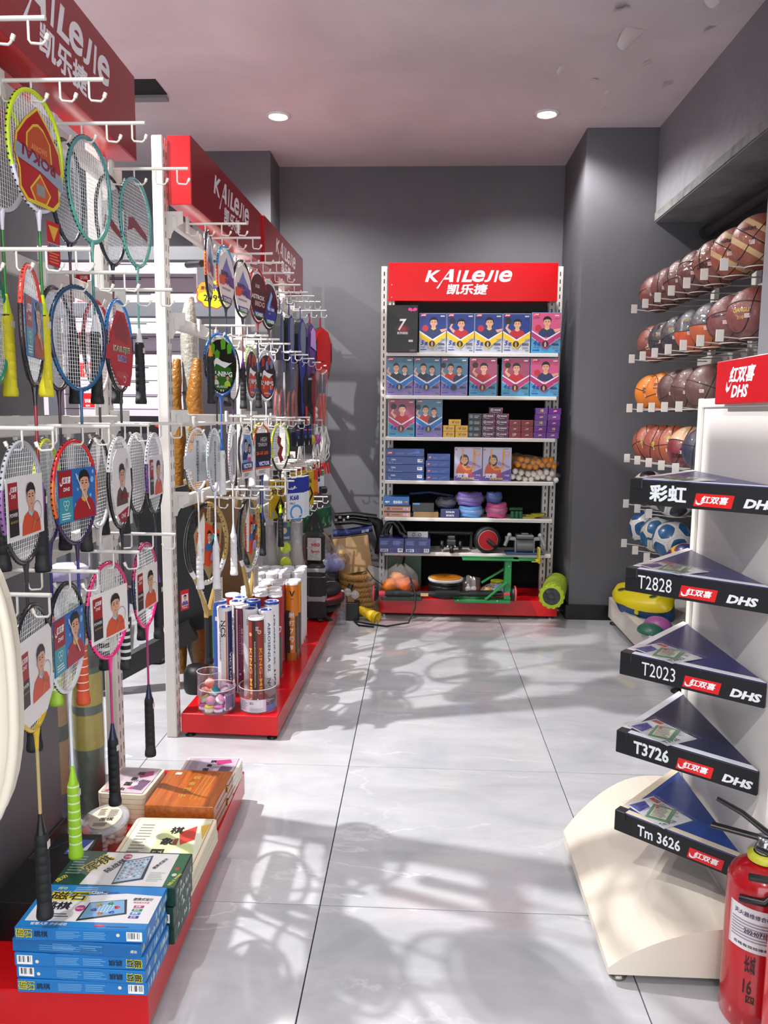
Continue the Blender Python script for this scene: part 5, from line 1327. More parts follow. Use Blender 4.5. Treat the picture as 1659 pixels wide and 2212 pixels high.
m = MB(); m.box((0, 0, .11), (.02, .03, .22), mat('#d6d3d0', .4), .002); o = m.build('white_strip_box', None, (sx(1076.3), SY + .2, R2_)); tag(o, 'narrow white carton end showing in the gap between two plum bat boxes', 'box')
def small(name, x0, x1, z, h, c, deco, label, group, y=SY + .01, d=.07, rz=0):
    w = x1 - x0
    m = MB(); m.box((0, 0, h / 2), (w, d, h), mat(c, .3), .001); o = m.build(name, None, ((x0 + x1) / 2, y + d / 2, z), R(rz)); tag(o, label, 'box', group)
    m = MB(); p = Print(m, (-w / 2, -d / 2, 0), (1, 0, 0), (0, 0, 1), .3); deco(p, w, h)
    if m.v:
        m.build('face_print', o)
    return o
def dy(p, w, h):
    p.line([(w * .27, h * .7), (w * .36, h * .35), (w * .45, h * .8)], .004, '#2a2416', 1); p.text('729', w * .5, h * .3, h * .35, '#4a3c14', 1, w=w * .35, shear=.2)
def dk(p, w, h):
    p.circ(w * .22, h * .5, h * .3, '#5a7a8c', 1); p.lines(w * .45, h * .2, w * .85, h * .7, 2, '#a8a8aa', 1)
def dp(p, w, h):
    p.ring(w * .22, h * .6, h * .14, h * .22, '#e4dce4', 1); p.text('YINHE', w * .36, h * .48, h * .24, '#e4dce4', 1, w=w * .5, shear=.2, bold=.03); p.lines(w * .25, h * .15, w * .7, h * .3, 1, '#b89ab0', 1); p.poly([(w * .86, h), (w, h), (w, h * .5)], '#c42c6c', 1)
def dr(p, w, h):
    p.logo(w * .34, h * .35, w * .3, h * .3, 1, None)
def dr1(p, w, h):
    p.text('1P', w * .34, h * .3, h * .5, '#e4d8d0', 1)
def dv(p, w, h):
    p.logo(w * .36, h * .35, w * .3, h * .32, 1, '#c02a44')
def dv1(p, w, h):
    p.text('10', w * .42, h * .35, h * .45, '#e0c83c', 1, bold=.04); p.lines(w * .2, h * .12, w * .8, h * .22, 1, '#b89ac8', 1)
bh = .0402
for k, (a, b, r) in enumerate([(957, 982, 0), (983.5, 1010.8, 0), (957, 982, 1), (983.5, 1010.8, 1), (969, 995.5, 2)]):
    small('ball_box', sx(a), sx(b), R3 + r * bh, bh - .001, '#d9a31c', dy, ['yellow ball box, bottom left of its pile', 'yellow ball box, bottom right of its pile', 'yellow ball box, left in the second layer', 'yellow ball box, right in the second layer', 'yellow ball box on top of its small pile'][k], 'yellow ball boxes')
for r in range(4):
    small('ball_box', sx(1011.3), sx(1040.3), R3 + r * bh, bh - .001, '#18171a', dk, ['lowest', 'second lowest', 'third', 'topmost'][r] + ' black ball box of the stack beside the yellow ones', 'black ball boxes')
for r in range(4):
    for a, b in ((1041.3, 1069.5), (1070.5, 1099)):
        small('ball_box', sx(a), sx(b), R3 + r * bh, bh - .001, '#4a1838', dp, 'dark plum ball box, %s stack, %s from the shelf' % ('left' if a < 1050 else 'right', ORD[r]), 'dark plum ball boxes')
small('ball_box', sx(1056), sx(1085.6), R3 + 4 * bh, bh - .001, '#4a1838', dp, 'single dark plum ball box lying on top of both stacks', 'dark plum ball boxes')
for r in range(3):
    for a, b in ((1100, 1125.8), (1126.5, 1152.5)):
        small('ball_box', sx(a), sx(b), R3 + r * bh, bh - .001, '#7e1620', dr1 if (r == 0 and a == 1100) else dr, 'dark red ball box, %s stack, %s from the shelf' % ('left' if a == 1100 else 'right', ORD[r]), 'dark red ball boxes')
for r in range(5):
    for a, b in ((1153.5, 1180.5), (1181.6, 1208.5)):
        q = (r * 2 + (a > 1170)) in (3, 4, 8)
        small('ball_box', sx(a) + .002 * r, sx(b) + .002 * r, R3 + r * bh, bh - .001, '#5f2684', dv1 if q else dv, 'violet ball box with %s, %s stack, %s from the shelf' % ('yellow 10' if q else 'red mark', 'right' if a > 1170 else 'left', ORD[r]), 'violet ball boxes', rz=random.uniform(-2, 2))
# fourth shelf
def db(p, w, h):
    p.logo(w * .05, h * .3, w * .12, h * .3, 1); p.lines(w * .25, h * .25, w * .5, h * .5, 2, '#6a86c0', 1); p.poly([(w * .6, h * .2), (w * .9, h * .5), (w * .85, h * .7), (w * .55, h * .4)], '#3a62b0', 1)
def db2(p, w, h):
    p.text('729A', w * .14, h * .5, h * .22, '#d8dcec', 1, bold=.03); p.barcode(w * .82, h * .3, w * .13, h * .4, 1)
    for k in range(12):
        p.rect(w * (.08 + .03 * k), h * .05, w * (.09 + .03 * k), h * random.uniform(.12, .5 if k < 4 else .2), '#8ab0e0', 1)
for r in range(4):
    small('shoe_box', sx(832), sx(917), R4 + r * .0535, .052, '#1d3f86', db if r == 3 else db2, ['lowest', 'second', 'third', 'topmost'][r] + ' long blue box of the left stack, fourth shelf', 'long blue boxes', d=.14, rz=random.uniform(-1.2, 1.2))
for r in range(4):
    small('shoe_box', sx(921.5) + (.006 if r > 2 else -.004 if r == 2 else 0), sx(973.7), R4 + r * .0455, .0445, '#24489a', db, ['lowest', 'second', 'third', 'topmost'][r] + ' shorter blue box beside the long blue stack', 'short blue boxes', d=.12, rz=random.uniform(-1, 1))
def fish(p, w, h):
    p.rect(.002, .002, w - .002, h - .002, '#b7b2cc', 1); p.poly([(.002, .002), (w - .002, .002), (w - .002, h * .38), (w * .5, h * .2), (.002, h * .14)], '#5a3f9c', 2); p.poly([(w * .55, h * .6), (w * .95, h * .45), (w * .95, h * .38), (w * .5, h * .5)], '#8f84c4', 2)
    p.person(w * .36, h * .22, h * .58, '#c84a22', lv=3, arm='s', long=True); p.poly([(w * .12, h * .3), (w * .3, h * .42), (w * .2, h * .55), (w * .1, h * .4)], '#c84a22', 9)
    for a, b in ((.27, .32), (.68, .74)):
        p.rect(w * a, h * .5, w * b, h * .96, '#d8922c', 12)
    p.poly([(w * .27, h * .52), (w * .3, h * .4), (w * .42, h * .32), (w * .58, h * .33), (w * .7, h * .42), (w * .74, h * .52), (w * .68, h * .52), (w * .64, h * .44), (w * .55, h * .38), (w * .45, h * .37), (w * .36, h * .43), (w * .32, h * .52)], '#d8922c', 12)
    p.text('双鱼', w * .1, h * .1, .03, '#f0ecf4', 13, w=.075, bold=.03, shear=.1); p.text('140L+', w * .44, h * .13, .022, '#c83a3c', 13, w=.06, bold=.02, shear=.1); p.text('乒乓球', w * .78, h * .15, .012, '#e4e0f0', 13, w=.03); p.text('双鱼发球器', w * .24, h * .05, .014, '#e0b83a', 13, w=.09, shear=.2, bold=.03); p.ring(w * .83, h * .82, .014, .019, '#d8922c', 12); p.circ(w * .06, h * .93, .006, '#c83a3c', 3); p.lines(w * .7, h * .94, w * .95, h * .97, 1, '#5a5468', 3); p.lines(w * .7, h * .02, w * .97, h * .05, 1, '#d0c8e4', 3)
for k, (a, b) in enumerate(((983, 1043.8), (1045, 1107.6))):
    small('training_box', sx(a), sx(b), R4, .228, '#a9a4c0', fish, ['left', 'right'][k] + ' of two lilac boxes with a player in orange reaching forward', 'lilac training boxes', d=.06)
def ball_bag(x, y, z, nx, ny, nz, c, label):
    t = thing('ball_bag', label, 'bag', (x, y, z))
    rnd = random.Random(len(label))
    bm_ = MB(); s = bm_; s.sphere((0, 0, 0), .0198, mat(c, .35), 14, 9); me = s.mesh('ball')
    for k in range(nz):
        for j in range(ny):
            for i in range(nx - k % 2):
                link('ball', me, t, ((i - (nx - 1 - k % 2) / 2) * .0415 + rnd.uniform(-.004, .004), j * .04, .021 + k * .034 + rnd.uniform(-.003, .003) + .010 * math.cos(i * 1.3)))
    m = MB()
    hw, hh = nx * .0215 + .012, nz * .036 + .016
    def fn(u, v):
        a = 2 * PI * u
        rr = math.sin(PI * min(max(v, .02), .98)) ** .35
        return (math.cos(a) * hw * rr + .004 * math.sin(9 * a), ny * .02 - .02 + math.sin(a) * (ny * .022 + .012) * rr, v * hh * (1 - .12 * math.cos(a)))
    m.grid(fn, 28, 10, film('#fff6e8', .82, .8, 22), closed_u=True); m.build('clear_bag', t)
ball_bag(sx(1160), SY + .06, R4, 8, 2, 2, '#e9e7e4', 'clear bag of white table tennis balls, lower bag')
ball_bag(sx(1164), SY + .07, R4 + .082, 7, 2, 2, '#e8961c', 'clear bag of orange table tennis balls lying on the white ones')
ball_bag(sx(1140), SY + .19, R4 + .05, 5, 2, 3, '#d98a18', 'clear bag of orange table tennis balls behind the front two bags')
# fifth shelf
def deps(p, w, h):
    p.text('eps', w * .06, h * .2, h * .3, '#e8eef4', 1, bold=.05); p.text('健身器材', w * .38, h * .2, h * .34, '#e8eef4', 1, w=w * .35, bold=.05); p.circ(w * .84, h * .4, h * .12, '#d86a4a', 1); p.circ(w * .91, h * .4, h * .12, '#d8a04a', 1)
def dpk(p, w, h):
    p.text('器', w * .1, h * .2, h * .5, '#4a3a4c', 1); p.lines(w * .3, h * .25, w * .7, h * .55, 1, '#6a4a44', 1); p.text('跳绳', w * .72, h * .2, h * .5, '#d9d0e0', 1, w=w * .2); p.rect(0, h * .8, w, h, '#2a2226', 1)
for r in range(2):
    small('exercise_box', sx(829) + .002 * r, sx(888), R5 + r * .040, .039, '#c48a72', dpk, ['lower', 'upper'][r] + ' salmon coloured flat box under the bright blue one', 'salmon boxes', d=.13)
small('exercise_box', sx(828), sx(885), R5 + .081, .058, '#1f6cb4', deps, 'bright blue flat box with white letters on the fifth shelf', None, d=.13)
small('brown_carton', sx(894.6), sx(950), R5, .038, '#8a6a3c', lambda p, w, h: None, 'plain brown flat carton under the black box', None, d=.13)
small('black_carton', sx(892), sx(940), R5 + .039, .06, '#161618', lambda p, w, h: p.rect(.004, h * .8, w * .35, h * .97, '#4a84c4', 1), 'black carton with blue strip on the brown carton', None, d=.12)
def dsun(p, w, h):
    p.text('SUNLIN', w * .28, h * .55, h * .22, '#dfe0ea', 1, w=w * .46, bold=.03); p.text('SPORTS', w * .3, h * .15, h * .22, '#dfe0ea', 1, w=w * .42, bold=.03)
small('navy_carton', sx(955), sx(996), R5, .06, '#23285c', dsun, 'small navy carton with white lettering on the fifth shelf', None, d=.1)
def bundle(x, y, z, w, d, h, c, label, coils=3, wrap=True):
    """a folded elastic band or rope inside a clear bag"""
    t = thing('wrapped_band', label, 'band', (x, y, z))
    m = MB(); cm = mat(c, .5, bump=.3, bscale=40)
    for k in range(coils):
        zz = h * (.2 + .6 * k / max(1, coils - 1)); s = 1 - .12 * abs(k - (coils - 1) / 2)
        m.tube([(s * w * .38 * math.cos(a) + .004 * math.sin(3 * a + k), s * d * .34 * math.sin(a), zz + h * .06 * math.sin(2 * a + k)) for a in [2 * PI * i / 22 for i in range(22)]], h * .17, cm, 7, closed=True, sy=1.3)
    m.build('folded_band', t)
    if wrap:
        m = MB()
        def fn(u, v):
            a = 2 * PI * u; rr = math.sin(PI * min(max(v, .03), .97)) ** .4
            return (math.cos(a) * w * .52 * rr * (1 + .05 * math.sin(7 * a)), math.sin(a) * d * .5 * rr, v * h * (1.05 + .08 * math.sin(5 * a)))
        m.grid(fn, 30, 8, film('#f4f4fa', .8, 1.0, 30), closed_u=True); m.build('clear_wrap', t)
bundle(sx(967), SY + .06, R5 + .062, .14, .1, .07, '#1b2140', 'dark navy bagged strap lying on the navy carton', 3)
bundle(sx(1022), SY + .07, R5, .185, .12, .078, '#4a8ac8', 'light blue bagged elastic band, lower left of four')
bundle(sx(1020), SY + .07, R5 + .079, .2, .12, .088, '#6b52a8', 'purple bagged elastic band on the light blue one')
bundle(sx(1080), SY + .07, R5, .15, .12, .1, '#d0508c', 'pink bagged elastic band, lower right of four')
bundle(sx(1074), SY + .08, R5 + .1, .115, .1, .07, '#33509c', 'dark blue bagged elastic band on the pink one')
m = MB(); m.tube([(sx(885), SY + .2, R5 + .14), (sx(930), SY + .19, R5 + .155), (sx(985), SY + .2, R5 + .13)], .011, mat('#1f2c5c', .5), 8); o = m.build('blue_tube', None); tag(o, 'dark blue resistance tube lying behind the boxes on the fifth shelf', 'tube')
for k, px in enumerate((1114, 1123.5, 1132)):
    m = MB(); g = mat('#1f5a3a', .5); m.lathe([(.0125, 0), (.0135, .004), (.0135, .044), (.0125, .048), (.006, .048), (.006, .04)], g, 16); o = m.build('green_grip', None, (sx(px), SY + .03, R5)); tag(o, ['left', 'middle', 'right'][k] + ' of three upright dark green foam grips', 'grip', 'green foam grips')
m = MB(); m.lathe([(.011, -.045), (.0125, -.04), (.0125, .04), (.011, .045)], mat('#1c4a30', .5), 14, ax=rotm(0, 90, 0)); o = m.build('green_grip', None, (sx(1122), SY + .05, R5 + .062)); tag(o, 'dark green foam grip lying across the three upright ones', 'grip')
for k, (dx, a, zz) in enumerate(((0, 8, .0), (.03, -14, .012), (.065, 20, .022))):
    m = MB()
    m.prism([(-.05, -.02), (.03, -.028), (.055, -.005), (.05, .02), (-.03, .026), (-.055, .01)], .011, mat('#a8a41c', .5), o=(0, 0, 0)); o = m.build('rubber_fin', None, (sx(1152) + dx, SY + .06, R5 + zz + .001), R(a)); tag(o, ['bottom', 'middle', 'top'][k] + ' of the olive yellow flat rubber pads at the shelf end', 'pad', 'yellow rubber pads')
# sixth shelf
def dbx(p, w, h):
    p.lines(w * .06, h * .55, w * .42, h * .85, 5, '#7a86c4', 1); p.lines(w * .55, h * .55, w * .92, h * .85, 5, '#7a86c4', 1); p.rect(w * .06, h * .08, w * .36, h * .28, '#dcdce8', 1); p.text('EPS', w * .09, h * .1, h * .15, '#2a2f78', 2, w=w * .24, bold=.05); p.barcode(w * .75, h * .06, w * .2, h * .26, 1); p.line([(w * .45, h * .08), (w * .56, h * .08), (w * .56, h * .3), (w * .45, h * .3), (w * .45, h * .08)], .001, '#9aa4d4', 1)
for k, (a, b) in enumerate(((820, 875), (876.3, 933.4))):
    small('navy_box', sx(a), sx(b), R6, .098, '#242a6c', dbx, ['navy box holding black curved push-up handles', 'navy box with grey printed lid, beside the push-up handles'][k], None, y=SY - .04, d=.16)
for k in range(2):
    t = thing('push_up_bar', ['front', 'rear'][k] + ' black curved push-up handle on the navy box', 'handle', (sx(850) + .03 * k, SY + .02 + .06 * k, R6 + .098))
    m = MB(); m.tube([(-.075, 0, .012), (-.068, 0, .05), (-.04, 0, .098), (0, .01, .105), (.03, .01, .07), (.05, 0, .03), (.08, 0, .012)], .014, mat('#17171a', .4), 10); m.build('handle_tube', t)
    m = MB(); m.box((-.075, 0, .008), (.03, .05, .016), mat('#202024', .5), .003); m.build('foot', t); m = MB(); m.box((.082, 0, .008), (.03, .05, .016), mat('#202024', .5), .003); m.build('foot', t)
o = small('lid_card', sx(882), sx(928), R6 + .099, .04, '#9a9a9e', lambda p, w, h: [p.ring(w * (.3 + .3 * k), h * .5, .007, .012, '#2a2a30', 1) for k in range(2)], 'grey printed flap standing on the second navy box', None, y=SY + .02, d=.02)
def roller_small():
    t = thing('ab_roller', 'black folding ab roller with small wheels on the sixth shelf', 'exercise roller', (sx(980), SY + .03, R6))
    b = mat('#131315', .35)
    m = MB(); m.box((0, 0, .062), (.07, .07, .055), b, .008); m.box((0, 0, .10), (.06, .05, .03), b, .008); m.build('body', t)
    for dx in (-.062, .062):
        m = MB(); m.lathe([(.012, -.014), (.03, -.012), (.032, 0), (.03, .012), (.012, .014)], b, 18, (dx, 0, .05), rotm(0, 90, 0)); m.build('wheel', t)
    m = MB(); m.lathe([(.012, -.013), (.028, -.012), (.028, .012), (.012, .013)], b, 18, (0, -.05, .03), rotm(0, 90, 0)); m.build('wheel', t)
    for dx in (-.025, .025):
        m = MB(); m.sphere((dx, -.04, .045), .007, mat('#d8d8da', .2, .8), 8, 6); m.build('bolt', t)
roller_small()
t = thing('long_bar', 'long black ribbed bar lying at the back of the sixth shelf', 'bar', (sx(978), SY + .16, R6 + .115))
m = MB(); m.tube([(-.16, 0, 0), (.16, 0, 0)], .013, mat('#1b1b1e', .4), 10); m.build('bar_tube', t)
m = MB()
for k in range(9):
    m.tube([(-.15 + .037 * k, 0, 0), (-.135 + .037 * k, 0, 0)], .0165, mat('#121214', .5), 10)
m.build('ribs', t)
for s_ in (-1, 1):
    m = MB(); m.box((s_ * .15, 0, -.06), (.02, .03, .106), mat('#121214', .5), .003); m.build('leg', t)
def red_wheel():
    t = thing('red_ab_roller', 'large ab wheel with red hub and black grip on the sixth shelf', 'exercise wheel', (sx(1059.5), SY + .03, R6 + .091), R(8))
    ax = rotm(90, 0, 0)
    m = MB(); m.lathe([(.065, -.03), (.086, -.03), (.0905, -.018), (.0905, .018), (.086, .03), (.065, .03)], mat('#151517', .5), 36, ax=ax); m.build('tyre', t)
    m = MB(); m.lathe([(0, .022), (.03, .024), (.066, .029), (.068, .031)], mat('#a31a20', .3), 32, ax=ax); m.lathe([(.064, .0305), (.068, .0315), (.068, .029)], mat('#c9a0a0', .3), 32, ax=ax); h = m.build('hub', t)
    m = MB(); p = Print(m, (0, -.0305, 0), (1, 0, 0), (0, 0, 1))
    for k in range(5):
        a = R(30 + 16 * k); p.text('ABWHE'[k], .05 * math.cos(a + .6), .05 * math.sin(a + .6), .008, '#e4d0cc', 1)
    for a0 in (100, 200, 290):
        p.line([(.036 * math.cos(R(a0 + 8 * k)), .036 * math.sin(R(a0 + 8 * k))) for k in range(5)], .004, '#c8a8a8', 1)
    m.build('face_print', h)
    m = MB(); m.tube([(0, -.02, 0), (.012, -.06, -.012), (.03, -.12, -.03)], [.015, .016, .013], mat('#161618', .5), 12); m.build('grip', t)
red_wheel()
def grey_machine():
    t = thing('waist_trainer', 'grey exerciser with padded drum and two handles on the sixth shelf', 'exerciser', (sx(1142), SY + .03, R6))
    g, l = mat('#77787a', .45), mat('#b9babc', .35)
    m = MB(); m.tube([(-.055, 0, .056), (.055, 0, .056)], .045, g, 24); m.build('drum', t)
    m = MB(); m.box((0, 0, .118), (.12, .09, .026), mat('#6c6d70', .4), .006); m.box((0, -.01, .136), (.05, .05, .014), mat('#55565a', .4), .004); m.build('cover', t)
    for s_ in (-1, 1):
        m = MB(); m.tube([(s_ * .06, 0, .1), (s_ * .13, 0, .105)], .014, l, 10); m.tube([(s_ * .105, -.01, .125), (s_ * .135, -.03, .055)], .0125, mat('#8d8e92', .4), 12); m.sphere((s_ * .104, -.01, .128), .016, l, 10, 6); m.build('handle', t)
        m = MB(); m.box((s_ * .062, 0, .055), (.01, .07, .09), mat('#94959a', .4), .003); m.build('side_plate', t)
    m = MB(); m.box((0, .0, .006), (.26, .12, .012), mat('#1d4a74', .5), .004); m.build('base_mat', t)
grey_machine()
# base level
BZ = .1275
def disc_stack():
    for k, (z, h, c, r) in enumerate(((BZ, .042, '#161618', .118), (BZ + .043, .04, '#17171a', .118), (BZ + .084, .022, '#1a1a1c', .115), (BZ + .107, .018, '#dcd8d4', .121), (BZ + .126, .005, '#d8881c', .108))):
        m = MB(); m.lathe([(r - .004, 0), (r, .004), (r, h - .004), (r - .004, h), (r * .55, h + .0005), (0, h)], mat(c, .35), 40)
        nm = ['weight_plate', 'weight_plate', 'weight_plate', 'white_disc', 'orange_disc'][k]
        o = m.build(nm, None, (0.185, SY - .02, z)); tag(o, ['bottom black weight plate under the frisbees', 'middle black weight plate under the frisbees', 'top black weight plate under the frisbees', 'white flying disc on the black plates', 'orange printed flying disc on top of the white one'][k], 'disc')
        if k == 4:
            m = MB(); p = Print(m, (0, 0, .0055), (1, 0, 0), (0, 1, 0)); p.ring(0, 0, .06, .064, '#b0641a', 1, 30); p.lines(-.05, -.04, .05, .04, 5, '#c8701a', 1); m.build('face_print', o)
disc_stack()
def pull_bar():
    t = thing('pull_up_bar', 'black doorway pull-up bar with red ends resting across the base', 'bar', (0.17, 5.03, BZ + .052), R(1.5))
    b = mat('#161618', .35)
    m = MB(); m.tube([(-.40, 0, 0), (.38, 0, .012)], .0175, b, 16); m.build('bar_tube', t)
    m = MB(); m.tube([(-.38, 0, 0), (-.22, 0, .002)], .023, mat('#111113', .6), 16); m.tube([(-.06, 0, .005), (.10, 0, .008)], .0225, mat('#111113', .6), 16); m.tube([(.16, 0, .009), (.34, 0, .012)], .0215, mat('#111113', .6), 16); m.build('foam_grips', t)
    for s_, z in ((-1, 0), (1, .012)):
        m = MB(); m.tube([(s_ * .39, 0, z), (s_ * .43, 0, z)], .019, mat('#d8384c', .4), 14); m.build('red_collar', t)
        m = MB(); m.lathe([(.02, 0), (.042, .012), (.05, .03), (.046, .036), (0, .036)], mat('#141416', .45), 24, (s_ * .43, 0, z), rotm(0, s_ * 90, 0)); m.lathe([(.052, .03), (.054, .036), (.05, .042), (0, .042)], mat('#d84a50', .5), 24, (s_ * .43, 0, z), rotm(0, s_ * 90, 0)); m.build('end_cap', t)
    m = MB(); m.box((-.13, -.0235, .002), (.05, .002, .02), mat('#c8b078', .4), .0005); m.build('sticker', t)
pull_bar()
def green_frame():
    t = thing('net_bracket', 'green steel table tennis net bracket with yellow end leaning in the unit', 'bracket', (0.42, 5.06, BZ))
    g = mat('#17803f', .35)
    m = MB(); m.box((0, .0, -.004 + .018), (.37, .1, .02), g, .002); m.build('bottom_plate', t)
    m = MB(); m.box((.165, 0, .155), (.045, .07, .26), g, .003); m.build('upright', t)
    m = MB(); m.bar((.02, -.045, .03), (.16, -.045, .15), .012, .03, g, (0, 1, 0), .001); m.build('brace', t)
    m = MB(); m.bar((.0, .05, .12), (.155, .05, .22), .012, .02, g, (0, 1, 0), .001); m.build('brace', t)
    m = MB(); m.box((.05, -.0, .292), (.37, .1, .012), g, .002); m.box((.27, 0, .293), (.14, .08, .01), g, .001); m.build('top_bar', t)
    m = MB(); y = mat('#d8c41c', .4); m.box((.365, 0, .32), (.012, .07, .1), y, .002); m.box((.34, 0, .285), (.05, .07, .012), y, .002); m.build('yellow_clamp', t)
    for q in ((-.16, -.0515, .02), (.1, -.0515, .02), (.17, -.0365, .25)):
        m = MB(); m.sphere(q, .006, mat('#c8ccca', .3, .8), 8, 5); m.build('bolt', t)
green_frame()
def foam_roller():
    t = thing('foam_roller', 'lime foam massage roller with black core lying at the right end', 'roller', (0.905, 5.13, BZ + .075), R(-14))
    ax = rotm(90, 0, 0)
    m = MB(); lime = mat('#b3cf1c', .5, bump=.3, bscale=30); prof = [(.056, -.20), (.075, -.20)]
    for k in range(8):
        z = -.2 + .05 * k
        prof += [(.078, z + .004), (.078, z + .03), (.070, z + .034), (.070, z + .046)]
    prof += [(.078, .2), (.076, .203), (.056, .203)]
    m.lathe(prof, lime, 28, ax=ax); m.build('foam_sleeve', t)
    m = MB()
    for k in range(14):
        a = 2 * PI * k / 14
        for z in (.19,):
            m.box((.079 * math.cos(a), -z, .079 * math.sin(a)), (.018, .03, .006), lime, .002, rotm(0, -math.degrees(a) + 90, 0))
    m.build('lugs', t, kind='stuff')
    m = MB(); m.lathe([(.0, .196), (.054, .196), (.056, .204)], mat('#131315', .25, bump=.3, bscale=30), 28, ax=ax); m.build('core', t)
    m = MB(); m.lathe([(.082, -.15), (.083, .17), (.08, .2)], film('#f0f4e8', .86, .8, 20), 24, ax=ax); m.build('shrink_wrap', t)
foam_roller()
def clear_jar():
    t = thing('clear_jar', 'clear plastic jar with loose white balls on the base', 'jar', (0.355, 5.19, BZ))
    f = film('#eef0f2', .86, .2, 10)
    m = MB(); m.lathe([(0, .002), (.062, .002), (.065, .008), (.066, .13), (.063, .13), (.063, .01)], f, 30); m.build('jar_wall', t)
    s = MB(); s.sphere((0, 0, 0), .0195, mat('#e8e6e2', .35), 14, 9); me = s.mesh('ball')
    for q in ((-.035, -.02, .023), (.01, -.035, .023), (.036, .01, .023), (-.01, .025, .023), (-.02, -.012, .058), (.02, .0, .058)):
        link('ball', me, t, q)
    m = MB(); m.grid(lambda u, v: (-.03 + .06 * u, -.01 + .03 * math.sin(4 * u + 2 * v), .06 + .085 * v + .01 * math.sin(5 * u)), 6, 6, film('#ffffff', .5, 1, 40)); m.build('plastic_bag', t)
clear_jar()
for k in range(3):
    m = MB(); m.lathe([(.03, 0), (.045, .002), (.047, .008), (.044, .014), (.02, .016), (0, .014)], mat('#a8b41c', .45), 26); o = m.build('marker_disc', None, (0.545, 5.31, BZ + .05 + .016 * k)); tag(o, ['bottom', 'middle', 'top'][k] + ' of three olive green training discs behind the green bracket', 'disc', 'training discs')
m = MB(); m.box((0, 0, .024), (.1, .09, .048), mat('#1a1a1c', .5), .003); o = m.build('black_block', None, (0.545, 5.31, BZ)); tag(o, 'black block under the three olive training discs', 'block')
def soft_bag(name, label, loc, s, cols, wrapc='#f4f0ee', seed=1, cat='bag', clear=.78):
    t = thing(name, label, cat, loc)
    rnd = random.Random(seed)
    for k, (dx, dy, dz, r, c) in enumerate(cols):
        m = MB(); m.sphere((0, 0, 0), r, mat(c, .5, bump=.6, bscale=30), 16, 10, (1.15, .9, .8), rot=rotm(rnd.uniform(-30, 30), rnd.uniform(-30, 30), rnd.uniform(0, 90))); m.v = [tuple(q * (1 + .16 * math.sin(260 * a + 3 * k) * math.cos(210 * b + k) + .1 * math.sin(330 * cc + k)) for q in (a, b, cc)) for a, b, cc in m.v]; m.build('soft_lump', t, (dx, dy, dz))
    m = MB()
    def fn(u, v):
        a = 2 * PI * u; rr = (math.sin(PI * min(max(v, .03), .97)) ** .5) * (1.0 - .35 * v)
        w = 1 + .07 * math.sin(5 * a + 4 * v + seed) + .04 * math.sin(11 * a + seed)
        return (math.cos(a) * s[0] * rr * w, math.sin(a) * s[1] * rr * w, v * s[2] * (1 + .06 * math.sin(3 * a)))
    m.grid(fn, 36, 14, film(wrapc, clear, 1.2, 22), closed_u=True); m.build('plastic_bag', t)
    return t
soft_bag('vest_bag', 'clear bag of folded orange and blue printed vests on the base', (-.12, 5.16, BZ + .028), (.145, .1, .19), [(-.07, -.02, .05, .055, '#d8741c'), (.03, -.03, .06, .062, '#c8602a'), (-.02, .03, .09, .05, '#d8842c'), (.08, .01, .05, .045, '#b8481c'), (.06, -.05, .07, .03, '#4a4a8c')], seed=3)
soft_bag('glove_bag', 'clear bag of yellow and blue goods inside the green bracket', (0.52, 5.13, BZ + .028), (.12, .07, .085), [(-.05, -.01, .03, .03, '#c8a02c'), (0, -.02, .03, .032, '#9aa8b8'), (.05, 0, .035, .03, '#2a4a74'), (.02, .02, .05, .03, '#4a7a9c')], seed=8)
m = MB(); m.box((0, 0, .012), (.27, .16, .024), mat('#14452c', .4), .004); o = m.build('green_tray', None, (-.11, 5.13, BZ)); tag(o, 'dark green flat tray under the bag of orange vests', 'tray')
m = MB(); m.box((0, 0, .15), (.24, .04, .3), mat('#173f2c', .4), .004); m.box((-.06, -.025, .26), (.03, .02, .05), mat('#8c1f24', .4), .003); m.box((-.02, -.025, .26), (.03, .02, .05), mat('#8c1f24', .4), .003); o = m.build('green_board', None, (-.10, 5.40, BZ)); tag(o, 'dark green upright board with two red catches behind the vest bag', 'board')
m = MB(); m.tube([(-.1, 5.36, .36), (-.11, 5.3, .33), (-.06, 5.12, .28), (-.02, 4.98, .2), (-.02, 4.9, .12), (-.06, 4.86, .03), (-.2, 4.85, .006), (-.32, 4.9, .006), (-.42, 4.96, .006), (-.38, 4.86, .006), (-.28, 4.83, .006)], .006, mat('#121214', .5), 8); o = m.build('power_cord', None); tag(o, 'black cord running from the shelf base down onto the tiles', 'cord')
def visor():
    t = thing('clear_visor', 'clear curved face shield leaning on the left post of the shelf', 'face shield', (-.30, 5.14, BZ))
    m = MB(); m.grid(lambda u, v: (-.06 + .13 * v + .02 * u, -.02 + .06 * (u - .5) ** 2, .02 + .2 * u - .16 * v * (1.2 - u)), 8, 8, film('#f4f6f8', .8, .1, 8)); m.build('shield', t)
    m = MB(); m.tube([(-.05, -.02, .2), (.0, -.025, .13), (.06, -.02, .09)], .003, mat('#1b1b1d', .5), 6); m.build('strap', t)
visor()
